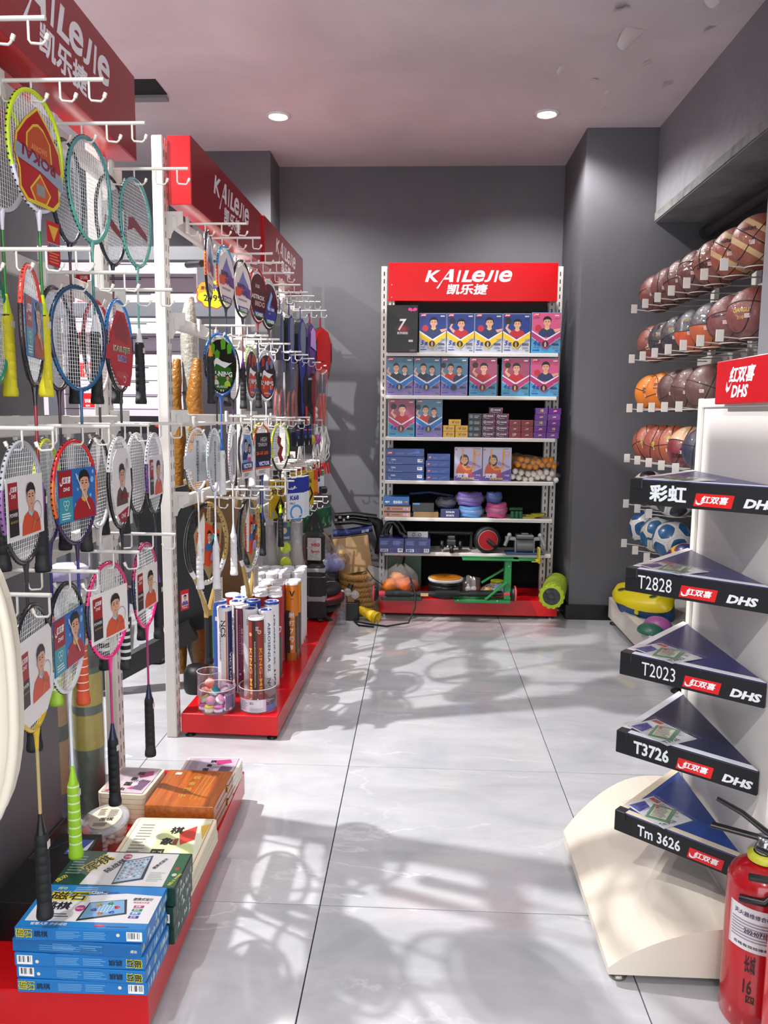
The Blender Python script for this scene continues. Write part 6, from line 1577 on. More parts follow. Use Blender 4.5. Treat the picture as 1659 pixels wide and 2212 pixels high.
# ================================================================== ball rack in the alcove
def ball_rack():
    t = thing('ball_rack', 'white slotted ball rack standing in the alcove behind the basketballs', 'rack', (1.68, 4.4, 0))
    for y in (-.62, .0, .60, -1.2):
        post(t, .12, y, 2.35)
    for z in (2.02, 1.70, 1.42, 1.12, .86, .58):
        m = MB(); m.box((.075, -.3, z), (.025, 1.98, .05), STEEL, .003); m.build('rail', t)
    m = MB(); m.box((.135, -.3, 1.25), (.01, 1.98, 2.1), mat('#1a1a1d', .5)); m.build('back_panel', t)
    m = MB(); m.box((-.175, .01, .105), (.5, 1.33, .13), mat('#d3cec6', .4), .004); m.build('base', t)
    m = MB(); m.box((-.40, .01, .172), (.05, 1.33, .006), mat('#dcd6cc', .4), .002); m.build('base_lip', t)
    for y in (-.62, .64):
        m = MB(); m.lathe([(.03, 0), (.03, .01), (.012, .016), (.012, .04)], mat('#1c1c1e', .4), 14, (-.39, y, 0)); m.build('foot', t)
ball_rack()
def seam_mesh(r, h='#17130f'):
    m = MB(); s = mat(h, .6); N = 40
    for ax in range(3):
        if ax == 2:
            continue
        pts = []
        for i in range(N):
            a = 2 * PI * i / N
            pts.append((r * math.cos(a), r * math.sin(a), 0) if ax == 0 else (0, r * math.cos(a), r * math.sin(a)))
        m.tube(pts, .0022, s, 5, closed=True)
    for q in (-1, 1):
        pts = []
        for i in range(N):
            a = 2 * PI * i / N
            v = Vector((q * (.62 + .22 * math.cos(2 * a)), math.cos(a), math.sin(a))).normalized() * r
            pts.append(v)
        m.tube(pts, .0022, s, 5, closed=True)
    return m.mesh('seams')
BR = .112
SEAM = seam_mesh(BR)
def pebble(h, r=.42):
    return mat(h, .36, coat=.5, bump=.2, bscale=600)
def wrap_mesh():
    m = MB()
    def fn(u, v):
        a, b = 2 * PI * u, PI * (v - .5)
        r = BR * (1.01 + .006 * math.sin(9 * a + 5 * b) * math.cos(b))
        return (r * math.cos(b) * math.cos(a), r * math.cos(b) * math.sin(a), r * math.sin(b))
    m.grid(fn, 30, 16, film('#fff4ee', .88, .9, 26, .08), closed_u=True)
    return m.mesh('plastic_wrap')
WRAP = wrap_mesh()
def sph_print(r, yaw, pitch):
    rot = (Matrix.Rotation(yaw, 3, 'Z') @ Matrix.Rotation(pitch, 3, 'X'))
    def fn(x, y, off):
        a, b = x / r, y / r
        return rot @ (Vector((math.sin(a) * math.cos(b), -math.cos(a) * math.cos(b), math.sin(b))) * (r + off + .0006))
    return fn
def ball(x, y, z, h, label, rot=(0, 0, 0), two=None, text=None, wrap=True, sticker=True, seam=True, band=None, group=None, tc='#1c1614'):
    o_m = MB()
    if two:
        o_m.sphere((0, 0, 0), BR, pebble(h), 32, 18, fn=lambda n: pebble(h) if two[1](n) else pebble(two[0]))
    elif band:
        o_m.sphere((0, 0, 0), BR, pebble(h), 36, 30, fn=lambda n: pebble(band) if abs(n.z) > .30 and abs(n.z) < .52 else pebble(h))
    else:
        o_m.sphere((0, 0, 0), BR, pebble(h), 28, 16)
    o = o_m.build('basketball', None, (x, y, z)); tag(o, label, 'ball', group)
    e = tuple(R(a) for a in rot)
    o.rotation_euler = e
    if seam:
        link('seams', SEAM, o)
    back = Euler(e).to_matrix().inverted()
    def wr(fn):
        return lambda a, b, c: back @ fn(a, b, c)
    m = MB()
    if text:
        for (s, tx, ty, th, w, hcol, yaw, pit) in text:
            p = Print(m, (0, 0, 0), (1, 0, 0), (0, 0, 1), .5, wr(sph_print(BR, R(yaw), R(pit)))); p.text(s, tx, ty, th, hcol, 1, w=w, bold=.03)
    if sticker:
        p = Print(m, (0, 0, 0), (1, 0, 0), (0, 0, 1), .5, wr(sph_print(BR, R(-38), R(-2)))); p.rect(-.011, -.03, .011, -.014, '#e4d4d0', 4); p.lines(-.009, -.028, .009, -.016, 3, '#c07a78', 5)
    if m.v:
        m.build('print', o)
    if wrap:
        link('plastic_wrap', WRAP, o, rot=(0, 0, random.uniform(0, 6)))
    return o
def holder_mesh():
    a = MB(); a.tube([(.055 * math.cos(2 * PI * i / 28), .055 * math.sin(2 * PI * i / 28) * 1.0, 0) for i in range(28)], .0028, STEEL, 6, closed=True); ring = a.mesh('ring')
    a = MB(); a.tube([(.30, 0, .0), (.055, 0, 0)], .0035, STEEL, 6); a.tube([(-.055, 0, 0), (-.14, 0, .008)], .003, STEEL, 6); arm = a.mesh('arm')
    a = MB(); a.box((-.142, -.004, .012), (.034, .003, .05), mat('#ece7e0', .4), .001); tagp = a.mesh('price_plate')
    return ring, arm, tagp
HOLD = holder_mesh()
def holder(x, y, z, label):
    t = thing('ball_holder', label, 'holder', (x, y, z), 0, 'white ball holders')
    link('ring', HOLD[0], t); link('arm', HOLD[1], t); link('price_plate', HOLD[2], t)
BX = 1.392
rows = [('top', 2.078, 4.775, .229, 7), ('second', 1.788, 4.775, .229, 7), ('third', 1.497, 4.775, .226, 5), ('fourth', 1.197, 4.775, .226, 5)]
br = ['#7e4034', '#744038', '#6c3a34', '#6e3d38', '#8a4a38', '#a8502c', '#97482e']
NG = lambda yaw=-45, c='#1c1614': [('SPALDING'[-4:], -.03, -.03, .022, .05, c, yaw, 0)]
spec = {
 'top': [('#7e4034', 'brown basketball at the pillar end of the top row', {}), ('#744038', 'dull brown basketball, second in the top row', {}), ('#6c3a34', 'dark brown basketball, third in the top row', {}), ('#6a3d39', 'purplish brown basketball, fourth in the top row', {}), ('#8c4835', 'reddish brown basketball with black letters, fifth in the top row', dict(text=[('LDING', -.05, -.035, .026, .075, '#1c1614', -50, 0)])), ('#a5502c', 'orange brown basketball with cream bands, sixth in the top row', dict(band='#d9bb84', rot=(20, 25, 0), text=[('molten', -.035, .03, .022, .07, '#23181a', -48, 0)])), ('#9a4a2e', 'cream banded basketball nearest the light grey wall, top row', dict(band='#d9bb84', rot=(24, 25, 10), text=[('molten', -.035, .03, .022, .07, '#23181a', -50, 0)]))],
 'second': [('#87483a', 'brown basketball with dark letters, pillar end of the second row', dict(text=[('YUANFENG', -.05, .012, .018, .085, '#2c1c1c', -30, 0), ('OM', -.03, -.045, .022, .04, '#d8d0b0', -35, 0)])), ('#26282e', 'black basketball with gold letters, second row', dict(text=[('SPORTS', -.04, .012, .016, .07, '#a8904a', -35, 0)])), ('#2c323c', 'dark slate basketball with gold letters, third in the second row', dict(text=[('SPORTS', -.04, .02, .014, .065, '#a8904a', -38, 0)])), ('#d8592a', 'orange and slate panelled basketball, fourth in the second row', dict(two=('#364350', lambda n: n.z * n.x > 0), text=[('SPORTS', -.035, .04, .016, .06, '#a8944c', -45, 0)])), ('#c8602c', 'orange and slate panelled basketball, fifth in the second row', dict(two=('#37404e', lambda n: n.z * n.x > 0.02), rot=(0, 0, 20))), ('#7c3c3a', 'maroon basketball with dark script, sixth in the second row', dict(text=[('shangrs', -.05, .0, .02, .085, '#2c2026', -50, 0)])), ('#84403e', 'maroon basketball with yellow letters nearest the light grey wall', dict(text=[('QIANGLI', -.04, -.005, .02, .07, '#c8a84a', -50, 0), ('310', -.02, -.03, .014, .03, '#c8a84a', -50, 0)]))],
 'third': [('#d87a20', 'bright orange basketball with black print, pillar end of the third row', dict(wrap=False, text=[('SPORTS', -.045, .012, .018, .075, '#3a2410', -30, 0), ('BASKETBALL', -.04, -.004, .009, .06, '#3a2410', -30, 0)])), ('#d67a24', 'bright orange basketball with black print, second in the third row', dict(wrap=False, text=[('SPORTS', -.035, .03, .018, .075, '#3a2410', -38, 0), ('BASKETBALL', -.035, .014, .009, .06, '#3a2410', -38, 0)])), ('#55322f', 'dark chocolate basketball, third in the third row', {}), ('#5a3632', 'chocolate basketball in shiny creased wrap, fourth in the third row', {}), ('#64403c', 'chocolate basketball half hidden behind the red sign', {})],
 'fourth': [('#a04c30', 'orange brown basketball with gold mark, pillar end of the fourth row', dict(text=[('李', -.03, -.005, .03, .03, '#b8a83a', -35, 0)])), ('#9c4a32', 'orange brown basketball with gold mark, second in the fourth row', dict(text=[('李', -.02, -.01, .03, .03, '#b8a83a', -42, 0)])), ('#a8532f', 'orange brown basketball with gold mark and barcode, third in the fourth row', dict(text=[('李', -.005, .035, .026, .026, '#b8a83a', -45, 0)])), ('#d8b48c', 'cream, red and navy panelled basketball beside the white panel', dict(two=('#7c1c2a', lambda n: n.z > -.05 or n.x > .2), text=[('LDING', -.05, -.05, .026, .08, '#201418', -48, 0)])), ('#26304c', 'navy basketball behind the panelled one', {})]}
for nm, z, y0, st, n in rows:
    for k in range(n):
        h, lab, kw = spec[nm][k]
        kw = dict(kw)
        if 'rot' not in kw:
            kw['rot'] = (random.uniform(-20, 20), random.uniform(-25, 25), random.uniform(-30, 30))
        ball(BX, y0 - st * k, z, h, lab, **kw)
        holder(BX, y0 - st * k, z - .103, 'white ring holder with price plate, %s row, %s from the pillar' % (nm, ORD[k]))
def soccer(x, y, z, base, patch, label, rot, text=None, r=.107, third=None):
    phi = (1 + 5 ** .5) / 2
    C = [Vector(v).normalized() for v in [(0, s1, s2 * phi) for s1 in (-1, 1) for s2 in (-1, 1)] + [(s1, s2 * phi, 0) for s1 in (-1, 1) for s2 in (-1, 1)] + [(s2 * phi, 0, s1) for s1 in (-1, 1) for s2 in (-1, 1)]]
    a, b = mat(base, .3, coat=.4), mat(patch, .3, coat=.4)
    c3 = mat(third, .3) if third else a
    m = MB(); m.sphere((0, 0, 0), r, a, 40, 22)
    pm = MB()
    for ci, cc in enumerate(C):
        e1 = cc.cross(Vector((.31, .2, .93))).normalized(); e2 = cc.cross(e1)
        near = max((d for d in C if d is not cc and d.dot(cc) < .99), key=lambda d: d.dot(e1))
        e1 = (near - cc * near.dot(cc)).normalized(); e2 = cc.cross(e1)
        for rad, rr, mm in (((.50, r + .0004, c3), (.42, r + .0008, b)) if third else ((.44, r + .0006, b),)):
            vs, fs = [cc * rr], []
            for k in range(1, 5):
                for q in range(20):
                    t = 2 * PI * q / 20 + PI / 5
                    pent = math.cos(PI / 5) / math.cos((t % (2 * PI / 5)) - PI / 5)
                    al = rad * k / 4 * (pent * .55 + .5)
                    vs.append((cc * math.cos(al) + (e1 * math.cos(t) + e2 * math.sin(t)) * math.sin(al)) * rr)
            fs += [(0, 1 + q, 1 + (q + 1) % 20) for q in range(20)]
            for k in range(3):
                fs += [(1 + 20 * k + q, 21 + 20 * k + q, 21 + 20 * k + (q + 1) % 20, 1 + 20 * k + (q + 1) % 20) for q in range(20)]
            pm.add(vs, fs, mm, True)
    o = m.build('football', None, (x, y, z)); tag(o, label, 'ball'); o.rotation_euler = tuple(R(q) for q in rot)
    pm.build('patches', o, kind='stuff')
    back = Euler(o.rotation_euler).to_matrix().inverted()
    m = MB(); lm = mat('#8f8f92', .5)
    for i in range(12):
        for j in range(i):
            if C[i].dot(C[j]) > .3:
                pts = []
                mid = (C[i] + C[j]).normalized(); perp = C[i].cross(C[j]).normalized()
                for q in range(7):
                    v = (mid + perp * (q - 3) / 3 * .34).normalized() * (r - .0008); pts.append(v)
                m.tube(pts, .0013, lm, 4)
    m.build('seams', o, kind='stuff')
    if text:
        m = MB(); s, tx, ty, th, w, hc, yaw, pit = text
        f = sph_print(r, R(yaw), R(pit)); p = Print(m, (0, 0, 0), (1, 0, 0), (0, 0, 1), .4, lambda q, e, c: back @ f(q, e, c)); p.text(s, tx, ty, th, hc, 2, w=w, bold=.05); m.build('print', o)
soccer(1.385, 4.75, .685, '#e2e0dc', '#1f5488', 'white and blue football at the pillar end of the lowest row', (10, 20, 0), ('molten', -.035, .03, .02, .075, '#1c2c5c', -20, 0))
soccer(1.385, 4.50, .680, '#d9d4c4', '#1d6490', 'cream and blue football, second in the lowest row', (40, 10, 30), ('molten', -.06, -.02, .02, .075, '#1c2c5c', -22, 0))
soccer(1.385, 4.27, .685, '#dedcd8', '#1c5a8c', 'white and blue football behind the yellow one', (70, 30, 10))
soccer(1.385, 4.04, .60, '#e6dc1c', '#23306c', 'yellow and navy football beside the white panel', (0, 30, 60), third='#b83038')
soccer(1.385, 4.75, .925, '#e0dedc', '#23232c', 'white and black football above the blue and white ones', (30, 40, 20))
soccer(1.385, 4.50, .925, '#dcdad6', '#2c4a98', 'white and dark blue football under the topmost sample board', (10, 70, 0))
soccer(1.385, 4.26, .92, '#dddbd8', '#35353a', 'white football with dark print beside the panel edge', (50, 0, 40), ('DHS-3', -.03, .0, .016, .06, '#3a3a40', -42, 0))
for k, y in enumerate((4.75, 4.50, 4.27)):
    holder(BX, y, .82, 'white ring holder of the fifth row, %s from the pillar' % ORD[k]); holder(BX, y, .577, 'white ring holder of the lowest row, %s from the pillar' % ORD[k])
# things on the rack base
def step():
    t = thing('balance_board', 'yellow and blue plastic balance board leaning on the white rack base', 'board', (1.40, 4.72, .172), R(20))
    pts, N = [], 40
    for i in range(N):
        a = 2 * PI * i / N
        pts.append((.125 * math.cos(a) * (1 + .16 * math.cos(2 * a)), .26 * math.sin(a) * (1 + .05 * math.cos(3 * a))))
    rot = rotm(0, -18, 0)
    tf = lambda v: rot @ Vector(v)
    y, b = mat('#e2cf12', .35), mat('#1c4a80', .4)
    m = MB()
    A = [tf((p[0], p[1], .115 - .028 * abs(math.cos(1.5 * 2 * PI * i / N)))) for i, p in enumerate(pts)]; B = [tf((p[0] * .92, p[1] * .94, .0)) for p in pts]
    m.add(A + B, [(i, (i + 1) % N, N + (i + 1) % N, N + i) for i in range(N)], b, True); m.build('blue_body', t)
    m = MB()
    Cc = [tf((p[0] * 1.04, p[1] * 1.03, .122 - .028 * abs(math.cos(1.5 * 2 * PI * i / N)))) for i, p in enumerate(pts)]; D = [tf((p[0] * .8, p[1] * .85, .14)) for p in pts]; E = [tf((p[0] * 1.04, p[1] * 1.03, .106 - .028 * abs(math.cos(1.5 * 2 * PI * i / N)))) for i, p in enumerate(pts)]
    m.add(E + Cc + D, [(i, (i + 1) % N, N + (i + 1) % N, N + i) for i in range(N)] + [(N + i, N + (i + 1) % N, 2 * N + (i + 1) % N, 2 * N + i) for i in range(N)] + [tuple(range(2 * N, 3 * N))], y, True)
    for q, yy in ((-.125, -.1),):
        m.box(tf((q, yy, .085)), (.012, .03, .05), y, .002)
    m.build('yellow_top', t)
    m = MB()
    for q, yy, rr in ((-.06, .12, .028), (.03, .02, .03), (-.02, -.14, .026), (.05, .15, .02)):
        m.lathe([(rr, 0), (rr, .003), (rr * .82, .003), (rr * .8, -.0)], mat('#b9a80c', .4), 20, tf((q, yy, .141)), rot); m.lathe([(0, .0012), (rr * .82, .0012)], mat('#4a5a30', .5), 20, tf((q, yy, .141)), rot)
    m.build('recess', t)
step()
for nm, loc, c, lab, s in (('purple_pad', (1.36, 4.36, .172), '#a65a9c', 'purple rounded plastic pad beside the yellow balance board', (.08, .1, .06)), ('green_pad', (1.29, 4.26, .172), '#2c6a58', 'dark green rounded plastic pad in front of the purple one', (.07, .1, .045))):
    m = MB(); m.sphere((0, 0, s[2] * .0), 1, mat(c, .4), 26, 12, (s[0], s[1], s[2]), fn=None); m.v = [(a, b, max(0, z)) for a, b, z in m.v]; o = m.build(nm, None, loc); tag(o, lab, 'pad')

# ================================================================== table sample stand
def sample_stand():
    CR = mat('#dcd3c4', .35)
    t = thing('sample_stand', 'white display stand with curved base and red sign holding table corner samples', 'stand', (0.80, 2.0, 0))
    # curved foot: low on the aisle side, rising to the middle
    xs = [-.33 + .033 * i for i in range(21)]
    def zt(x):
        u = min(1, (x + .33) / .31); return .055 + .112 * math.sin(u * PI / 2) ** .8
    def yf(x):
        u = (x + .33) / .66; return .335 + .17 * math.sin(min(1, max(0, u)) * PI)
    vs, fs = [], []
    for x in xs:
        vs += [(x, -.262, .025), (x, -.262, zt(x) - .012), (x, yf(x), zt(x)), (x, yf(x), .025)]
    for i in range(len(xs) - 1):
        a, b = 4 * i, 4 * i + 4
        fs += [(a, b, b + 1, a + 1), (a + 1, b + 1, b + 2, a + 2), (a + 2, b + 2, b + 3, a + 3), (a + 3, b + 3, b, a)]
    fs += [(0, 1, 2, 3), tuple(4 * (len(xs) - 1) + k for k in (3, 2, 1, 0))]
    m = MB(); m.add(vs, fs, CR); m.build('foot_plate', t)
    for fx, fy in ((-.30, -.23), (-.30, .27), (.30, -.23), (.30, .3)):
        m = MB(); m.lathe([(.022, 0), (.024, .006), (.018, .014), (.008, .018), (.008, .026)], mat('#8a8680', .25, .9), 16, (fx, fy, 0)); m.build('glide', t)
    m = MB(); m.box((.005, -.03, .76), (.028, .56, 1.29), mat('#dedbd7', .3), .003); pn = m.build('panel', t)
    m = MB(); f = mat('#e6e1d8', .35)
    m.box((-.0135, .2425, .7605), (.01, .026, 1.294), f, .002); m.box((-.012, -.03, 1.394), (.01, .56, .024), f, .002); m.build('frame', pn)
    m = MB(); m.box((-.035, -.15, 1.4425), (.012, .44, .108), mat('#b80d16', .25), .002); sg = m.build('sign', t)
    m = MB(); p = Print(m, (-.0412, .07, 1.3885), (0, -1, 0), (0, 0, 1), .3)
    p.text('红双喜', .088, .052, .036, '#e8e0ea', 1, w=.15, bold=.035, shear=.3); p.poly([(.075, .056), (.07, .036), (.078, .028), (.092, .034), (.108, .054), (.09, .04), (.08, .042)], '#e8e0ea', 1); p.text('DHS', .105, .015, .03, '#e8e0ea', 1, w=.1, bold=.04, shear=.25); m.build('lettering', sg)
    return t
sample_stand()
def sample(z, A, B, cn, c, h, edge, label, tilt=0):
    """corner of a table: right angle at A (aisle), B and C on the panel"""
    A, B = Vector((A[0], A[1])), Vector((B[0], B[1]))
    u = (B - A); L = u.length; u.normalize()
    v = Vector((u.y, -u.x))
    C = A + v * ((0.786 - A.x) / v.x)
    t = thing('table_sample', label, 'table sample', (A.x, A.y, z))
    P = lambda p: ((p - A).x, (p - A).y)
    m = MB(); m.prism([P(A), P(C), P(B)], .012, mat(c, .3), o=(0, 0, -.012)); top = m.build('table_top', t)
    m = MB(); w = mat(edge, .35); k = .02
    m.prism([P(A), P(C), P(C - v * k + u * k), P(A + u * k + v * k)], .0008, w, o=(0, 0, .0002))
    m.prism([P(A), P(A + u * k + v * k), P(B - u * k + v * k), P(B)], .0008, w, o=(0, 0, .0004)); m.build('white_line', top)
    bkm = mat('#131418', .45)
    m = MB()
    V3 = lambda p, zz: Vector((p.x - A.x, p.y - A.y, zz))
    m.bar(V3(A + u * .006 - v * .006, -.012 - h / 2 + .01), V3(C + u * .006, -.012 - h / 2 + .01), .014, h, bkm, ch=.0015); m.bar(V3(A + v * .006, -.012 - h / 2 + .01), V3(B + v * .006, -.012 - h / 2 + .01), .014, h, bkm, ch=.0015); ap = m.build('apron', t)
    m = MB(); m.box(V3(A + (u + v) * .0105, -.0115), (.03, .03, .026), bkm, .002, Matrix.Rotation(math.atan2(u.y, u.x), 3, 'Z')); m.build('corner_cap', t)
    m = MB(); n = -u
    o = V3(A - u * .0012, -.012 - h + .01)
    p = Print(m, o, (v.x, v.y, 0), (0, 0, 1), .35)
    s, tx, tw, th, bold = cn
    p.text(s, tx, h * .2, th, '#dfe2e6', 1, w=tw, bold=bold)
    lx = tx + tw + .018
    p.logo(lx, h * .12, .085, h * .5, 1); p.text('DHS', lx + .11, h * .18, h * .36, '#e2e2e6', 1, w=.07, bold=.05, shear=.25); m.build('lettering', ap)
    # leaflet bag lying on the corner
    l = thing('leaflet_bag', 'clear bag with leaflet and green card lying on the ' + label.split(' marked ')[-1].split(' table')[0] + ' sample', 'leaflet', (A.x + .105, A.y - .01, z + .0015), R(-62))
    m = MB(); m.box((0, 0, .0008), (.14, .10, .0012), mat('#d3d6da', .15), 0); m.build('leaflet', l)
    m = MB(); m.box((.01, -.0, .0022), (.06, .08, .0012), mat('#5f8a6c', .2), 0, rotm(0, 0, 30)); cd = m.build('green_card', l)
    m = MB(); p = Print(m, (.01, 0, .003), (math.cos(R(30)), math.sin(R(30)), 0), (-math.sin(R(30)), math.cos(R(30)), 0), .25); p.rect(-.022, -.03, .02, .032, '#cfd0bc', 1); p.lines(-.02, -.028, .018, .03, 8, '#6a6a64', 2); p.rect(-.02, .018, -.012, .03, '#c83a3a', 3); m.build('face_print', cd)
    m = MB(); p = Print(m, (0, 0, .0016), (1, 0, 0), (0, 1, 0), .2); p.rect(-.065, .03, -.035, .046, '#b05a50', 1); p.poly([(-.06, -.045), (-.02, -.045), (-.03, .0), (-.06, .01)], '#2a3f94', 1)
    p.text(s if s != '彩虹' else '彩虹', .06, -.045, .014, '#4a4a50', 1, w=.05, rot=R(90)); p.lines(-.03, .02, .05, .045, 5, '#8a8c92', 1)
    for q in range(4):
        p.line([(-.05 + .02 * q, -.03), (-.045 + .02 * q, .0), (-.04 + .02 * q, -.03)], .001, '#2a2a2e', 2)
    m.build('face_print', l)
    m = MB(); m.grid(lambda a, b: ((a - .5) * .16, (b - .5) * .115, .004 + .002 * math.sin(9 * a) * math.sin(7 * b)), 12, 10, film('#ffffff', .95, .3, 30, .06)); m.build('clear_sleeve', l)
SB = (0.776, 2.255)
sample(1.205, (.520, 1.922), SB, ('彩虹', .045, .085, .038, .035), '#3a3c74', .060, '#e4e2e4', 'black edged violet corner marked 彩虹 table, topmost')
sample(.979, (.526, 1.948), SB, ('T2828', .028, .085, .034, .0), '#38386e', .058, '#e4e2e4', 'black edged violet corner marked T2828 table, second from the top')
sample(.762, (.522, 1.944), SB, ('T2023', .052, .085, .034, .0), '#282868', .058, '#e4e2e4', 'black edged indigo corner marked T2023 table, third from the top')
sample(.55, (.524, 1.952), SB, ('T3726', .042, .092, .034, .03), '#22284c', .058, '#e2e6ec', 'black edged navy corner marked T3726 table, fourth from the top')
sample(.312, (.540, 1.99), SB, ('Tm 3626', .06, .115, .03, .02), '#173f8c', .056, '#ddd0b8', 'black edged blue corner marked TM3626 table, lowest')

# ================================================================== fire extinguishers
def extinguisher(x, y, label, hz, r=.072, sticker=True):
    t = thing('fire_extinguisher', label, 'fire extinguisher', (x, y, 0), R(hz))
    rm = mat('#b3101c', .22, coat=.6)
    H = .40
    prof = [(r * .9, 0), (r, .012), (r, .05), (r * 1.012, .055), (r, .06), (r, H - .07)] + [(r * math.cos(a), H - .07 + .055 * math.sin(a)) for a in [PI / 2 * i / 7 for i in range(1, 7)]] + [(.026, H - .012), (.022, H)]
    m = MB(); m.lathe(prof, rm, 36); m.build('cylinder', t)
    m = MB(); m.lathe([(.034, H - .016), (.034, H - .004), (.024, H)], mat('#c8c83a', .4), 24); m.build('seal_ring', t)
    m = MB(); m.lathe([(.019, H - .004), (.021, H + .008), (.016, H + .02), (.016, H + .036), (.0, H + .036)], mat('#a9a9ab', .15, .95), 20); m.build('valve', t)
    b = mat('#141416', .35)
    m = MB(); m.bar((.0, 0, H + .03), (-.115, 0, H + .026), .02, .008, b, ch=.002); m.build('lower_handle', t)
    m = MB(); m.tube([(.03, 0, H + .035), (0, 0, H + .048), (-.05, 0, H + .075), (-.105, 0, H + .092)], [.010, .011, .010, .008], b, 8, sy=.5); m.build('squeeze_lever', t)
    m = MB(); m.tube([(.015, -.012, H + .018), (.04, -.03, H - .0), (.045, -.045, H - .05), (.02, -.075, H - .075), (-.03, -.07, H - .085)], .0085, b, 8); m.build('hose', t)
    m = MB(); m.lathe([(.011, 0), (.011, .006), (0, .006)], mat('#d8d4c8', .3), 14, (.02, -.016, H + .018), rotm(90)); m.build('gauge', t)
    m = MB(); p = Print(m, (0, 0, 0), (1, 0, 0), (0, 0, 1), .35, cyl_print((0, 0, 0), r + .0006))
    if sticker:
        p.rect(-.055, .20, .06, .30, '#d8d2d4', 1); p.line([(-.052, .203), (.057, .203), (.057, .297), (-.052, .297), (-.052, .203)], .0012, '#c07a7c', 2)
        p.text('灭火器维修合格证', -.042, .278, .011, '#3a3a5c', 2, w=.09, bold=.02); p.text('20240718', -.018, .24, .011, '#2c2c3c', 2, w=.05, bold=.03); p.lines(-.048, .222, .05, .27, 7, '#8a8694', 2); p.ring(.038, .245, .012, .014, '#c06a70', 3); p.text('合格有效检修单位', -.04, .208, .007, '#3a3a4c', 2, w=.085)
        p.text('长城', -.012, .15, .04, '#161416', 2, rot=0, w=.022); p.text('16', -.012, .10, .034, '#161416', 2, w=.018); p.text('四', -.004, .08, .016, '#161416', 2)
    else:
        p.lines(-.03, .1, .03, .25, 4, '#8c1018', 1)
    m.build('face_print', t)
    return t
extinguisher(.776, 1.655, 'red fire extinguisher with white inspection sticker beside the curved base', -34)
extinguisher(.79, 1.475, 'red fire extinguisher nearest the camera, partly outside the frame', -20, sticker=False)
# ================================================================== back corner beside the middle stand
def carton():
    t = thing('cardboard_box', 'brown cardboard box with tape tilted on the rope coil', 'box', (-.47, 5.42, .37), R(6))
    t.rotation_euler = (R(-6), R(-8), R(6))
    c = mat('#a5845c', .7, var=.08, bscale=6)
    m = MB(); m.box((0, 0, .0), (.25, .24, .25), c, .003); m.build('carton_body', t)
    m = MB(); m.box((-.01, -.121, .09), (.032, .001, .075), mat('#8c6a34', .25), 0); m.box((-.01, -.04, .1257), (.032, .16, .001), mat('#8c6a34', .25), 0); m.build('tape', t)
    m = MB(); m.box((-.15, -.05, .14), (.004, .16, .12), mat('#a5845c', .7), 0, rotm(0, -28, 0)); m.build('flap', t)
carton()
m = MB(); m.tube([(-.60, 5.36, .525), (-.52, 5.36, .53), (-.42, 5.37, .545), (-.33, 5.38, .565)], .035, mat('#1d2c66', .6, bump=.5, bscale=120), 14, sy=.75); o = m.build('blue_roll', None); tag(o, 'navy blue woven fabric roll lying on the cardboard box', 'roll')
m = MB(); p = Print(m, (-.40, 5.331, .535), (1, .1, .2), (0, .0, 1), .5); p.text('运动', 0, 0, .02, '#b8c0dc', 2, w=.05); m.build('face_print', o)
t = thing('black_case', 'glossy black folded tripod and net bundle on top of the blue roll', 'bundle', (-.46, 5.38, .575))
b = mat('#101012', .2)
for k, (y, z, a) in enumerate(((-.03, .025, 2), (.01, .05, 5), (.05, .03, 0), (-.01, .075, 4))):
    m = MB(); m.tube([(-.13, y, z), (.0, y, z + .012), (.13 + .01 * k, y + .02, z - .008)], .018, b, 10); m.build('leg_tube', t)
m = MB()
for k in range(4):
    m.box((-.12 + .028 * k, -.035, .045 + .02 * (k % 2)), (.02, .02, .02), mat('#b9b9bc', .2, .9), .004)
m.build('clip', t)
m = MB(); m.tube([(.10, .02, .06), (.17, .03, .02), (.19, .03, -.1), (.16, .04, -.2)], [.03, .04, .03, .015], mat('#141416', .6, bump=.4, bscale=80), 10); m.build('bag_sleeve', t)
def rope():
    t = thing('rope_coil', 'thick tan twisted rope coil piled on the floor beside the shelf', 'rope', (-.42, 5.22, 0))
    rm = mat('#9c733c', .75, bump=.4, bscale=150)
    rnd = random.Random(11)
    for k in range(7):
        rx, ry, z = .135 - .006 * k, .115, .04 + .036 * k
        ph = rnd.uniform(0, 6); tilt = rnd.uniform(-.25, .25)
        N = 72
        m = MB()
        for s in range(3):
            pts = []
            for i in range(N):
                a = 2 * PI * i / N
                tw = a * 13 + s * 2 * PI / 3
                cr, cz = .0125 * math.cos(tw), .0125 * math.sin(tw)
                pts.append(((rx + cr) * math.cos(a), (ry + cr) * math.sin(a), z + cz + tilt * rx * math.cos(a + ph) * .5))
            m.tube(pts, .0125, rm, 6, closed=True)
        m.build('rope_turn', t)
rope()
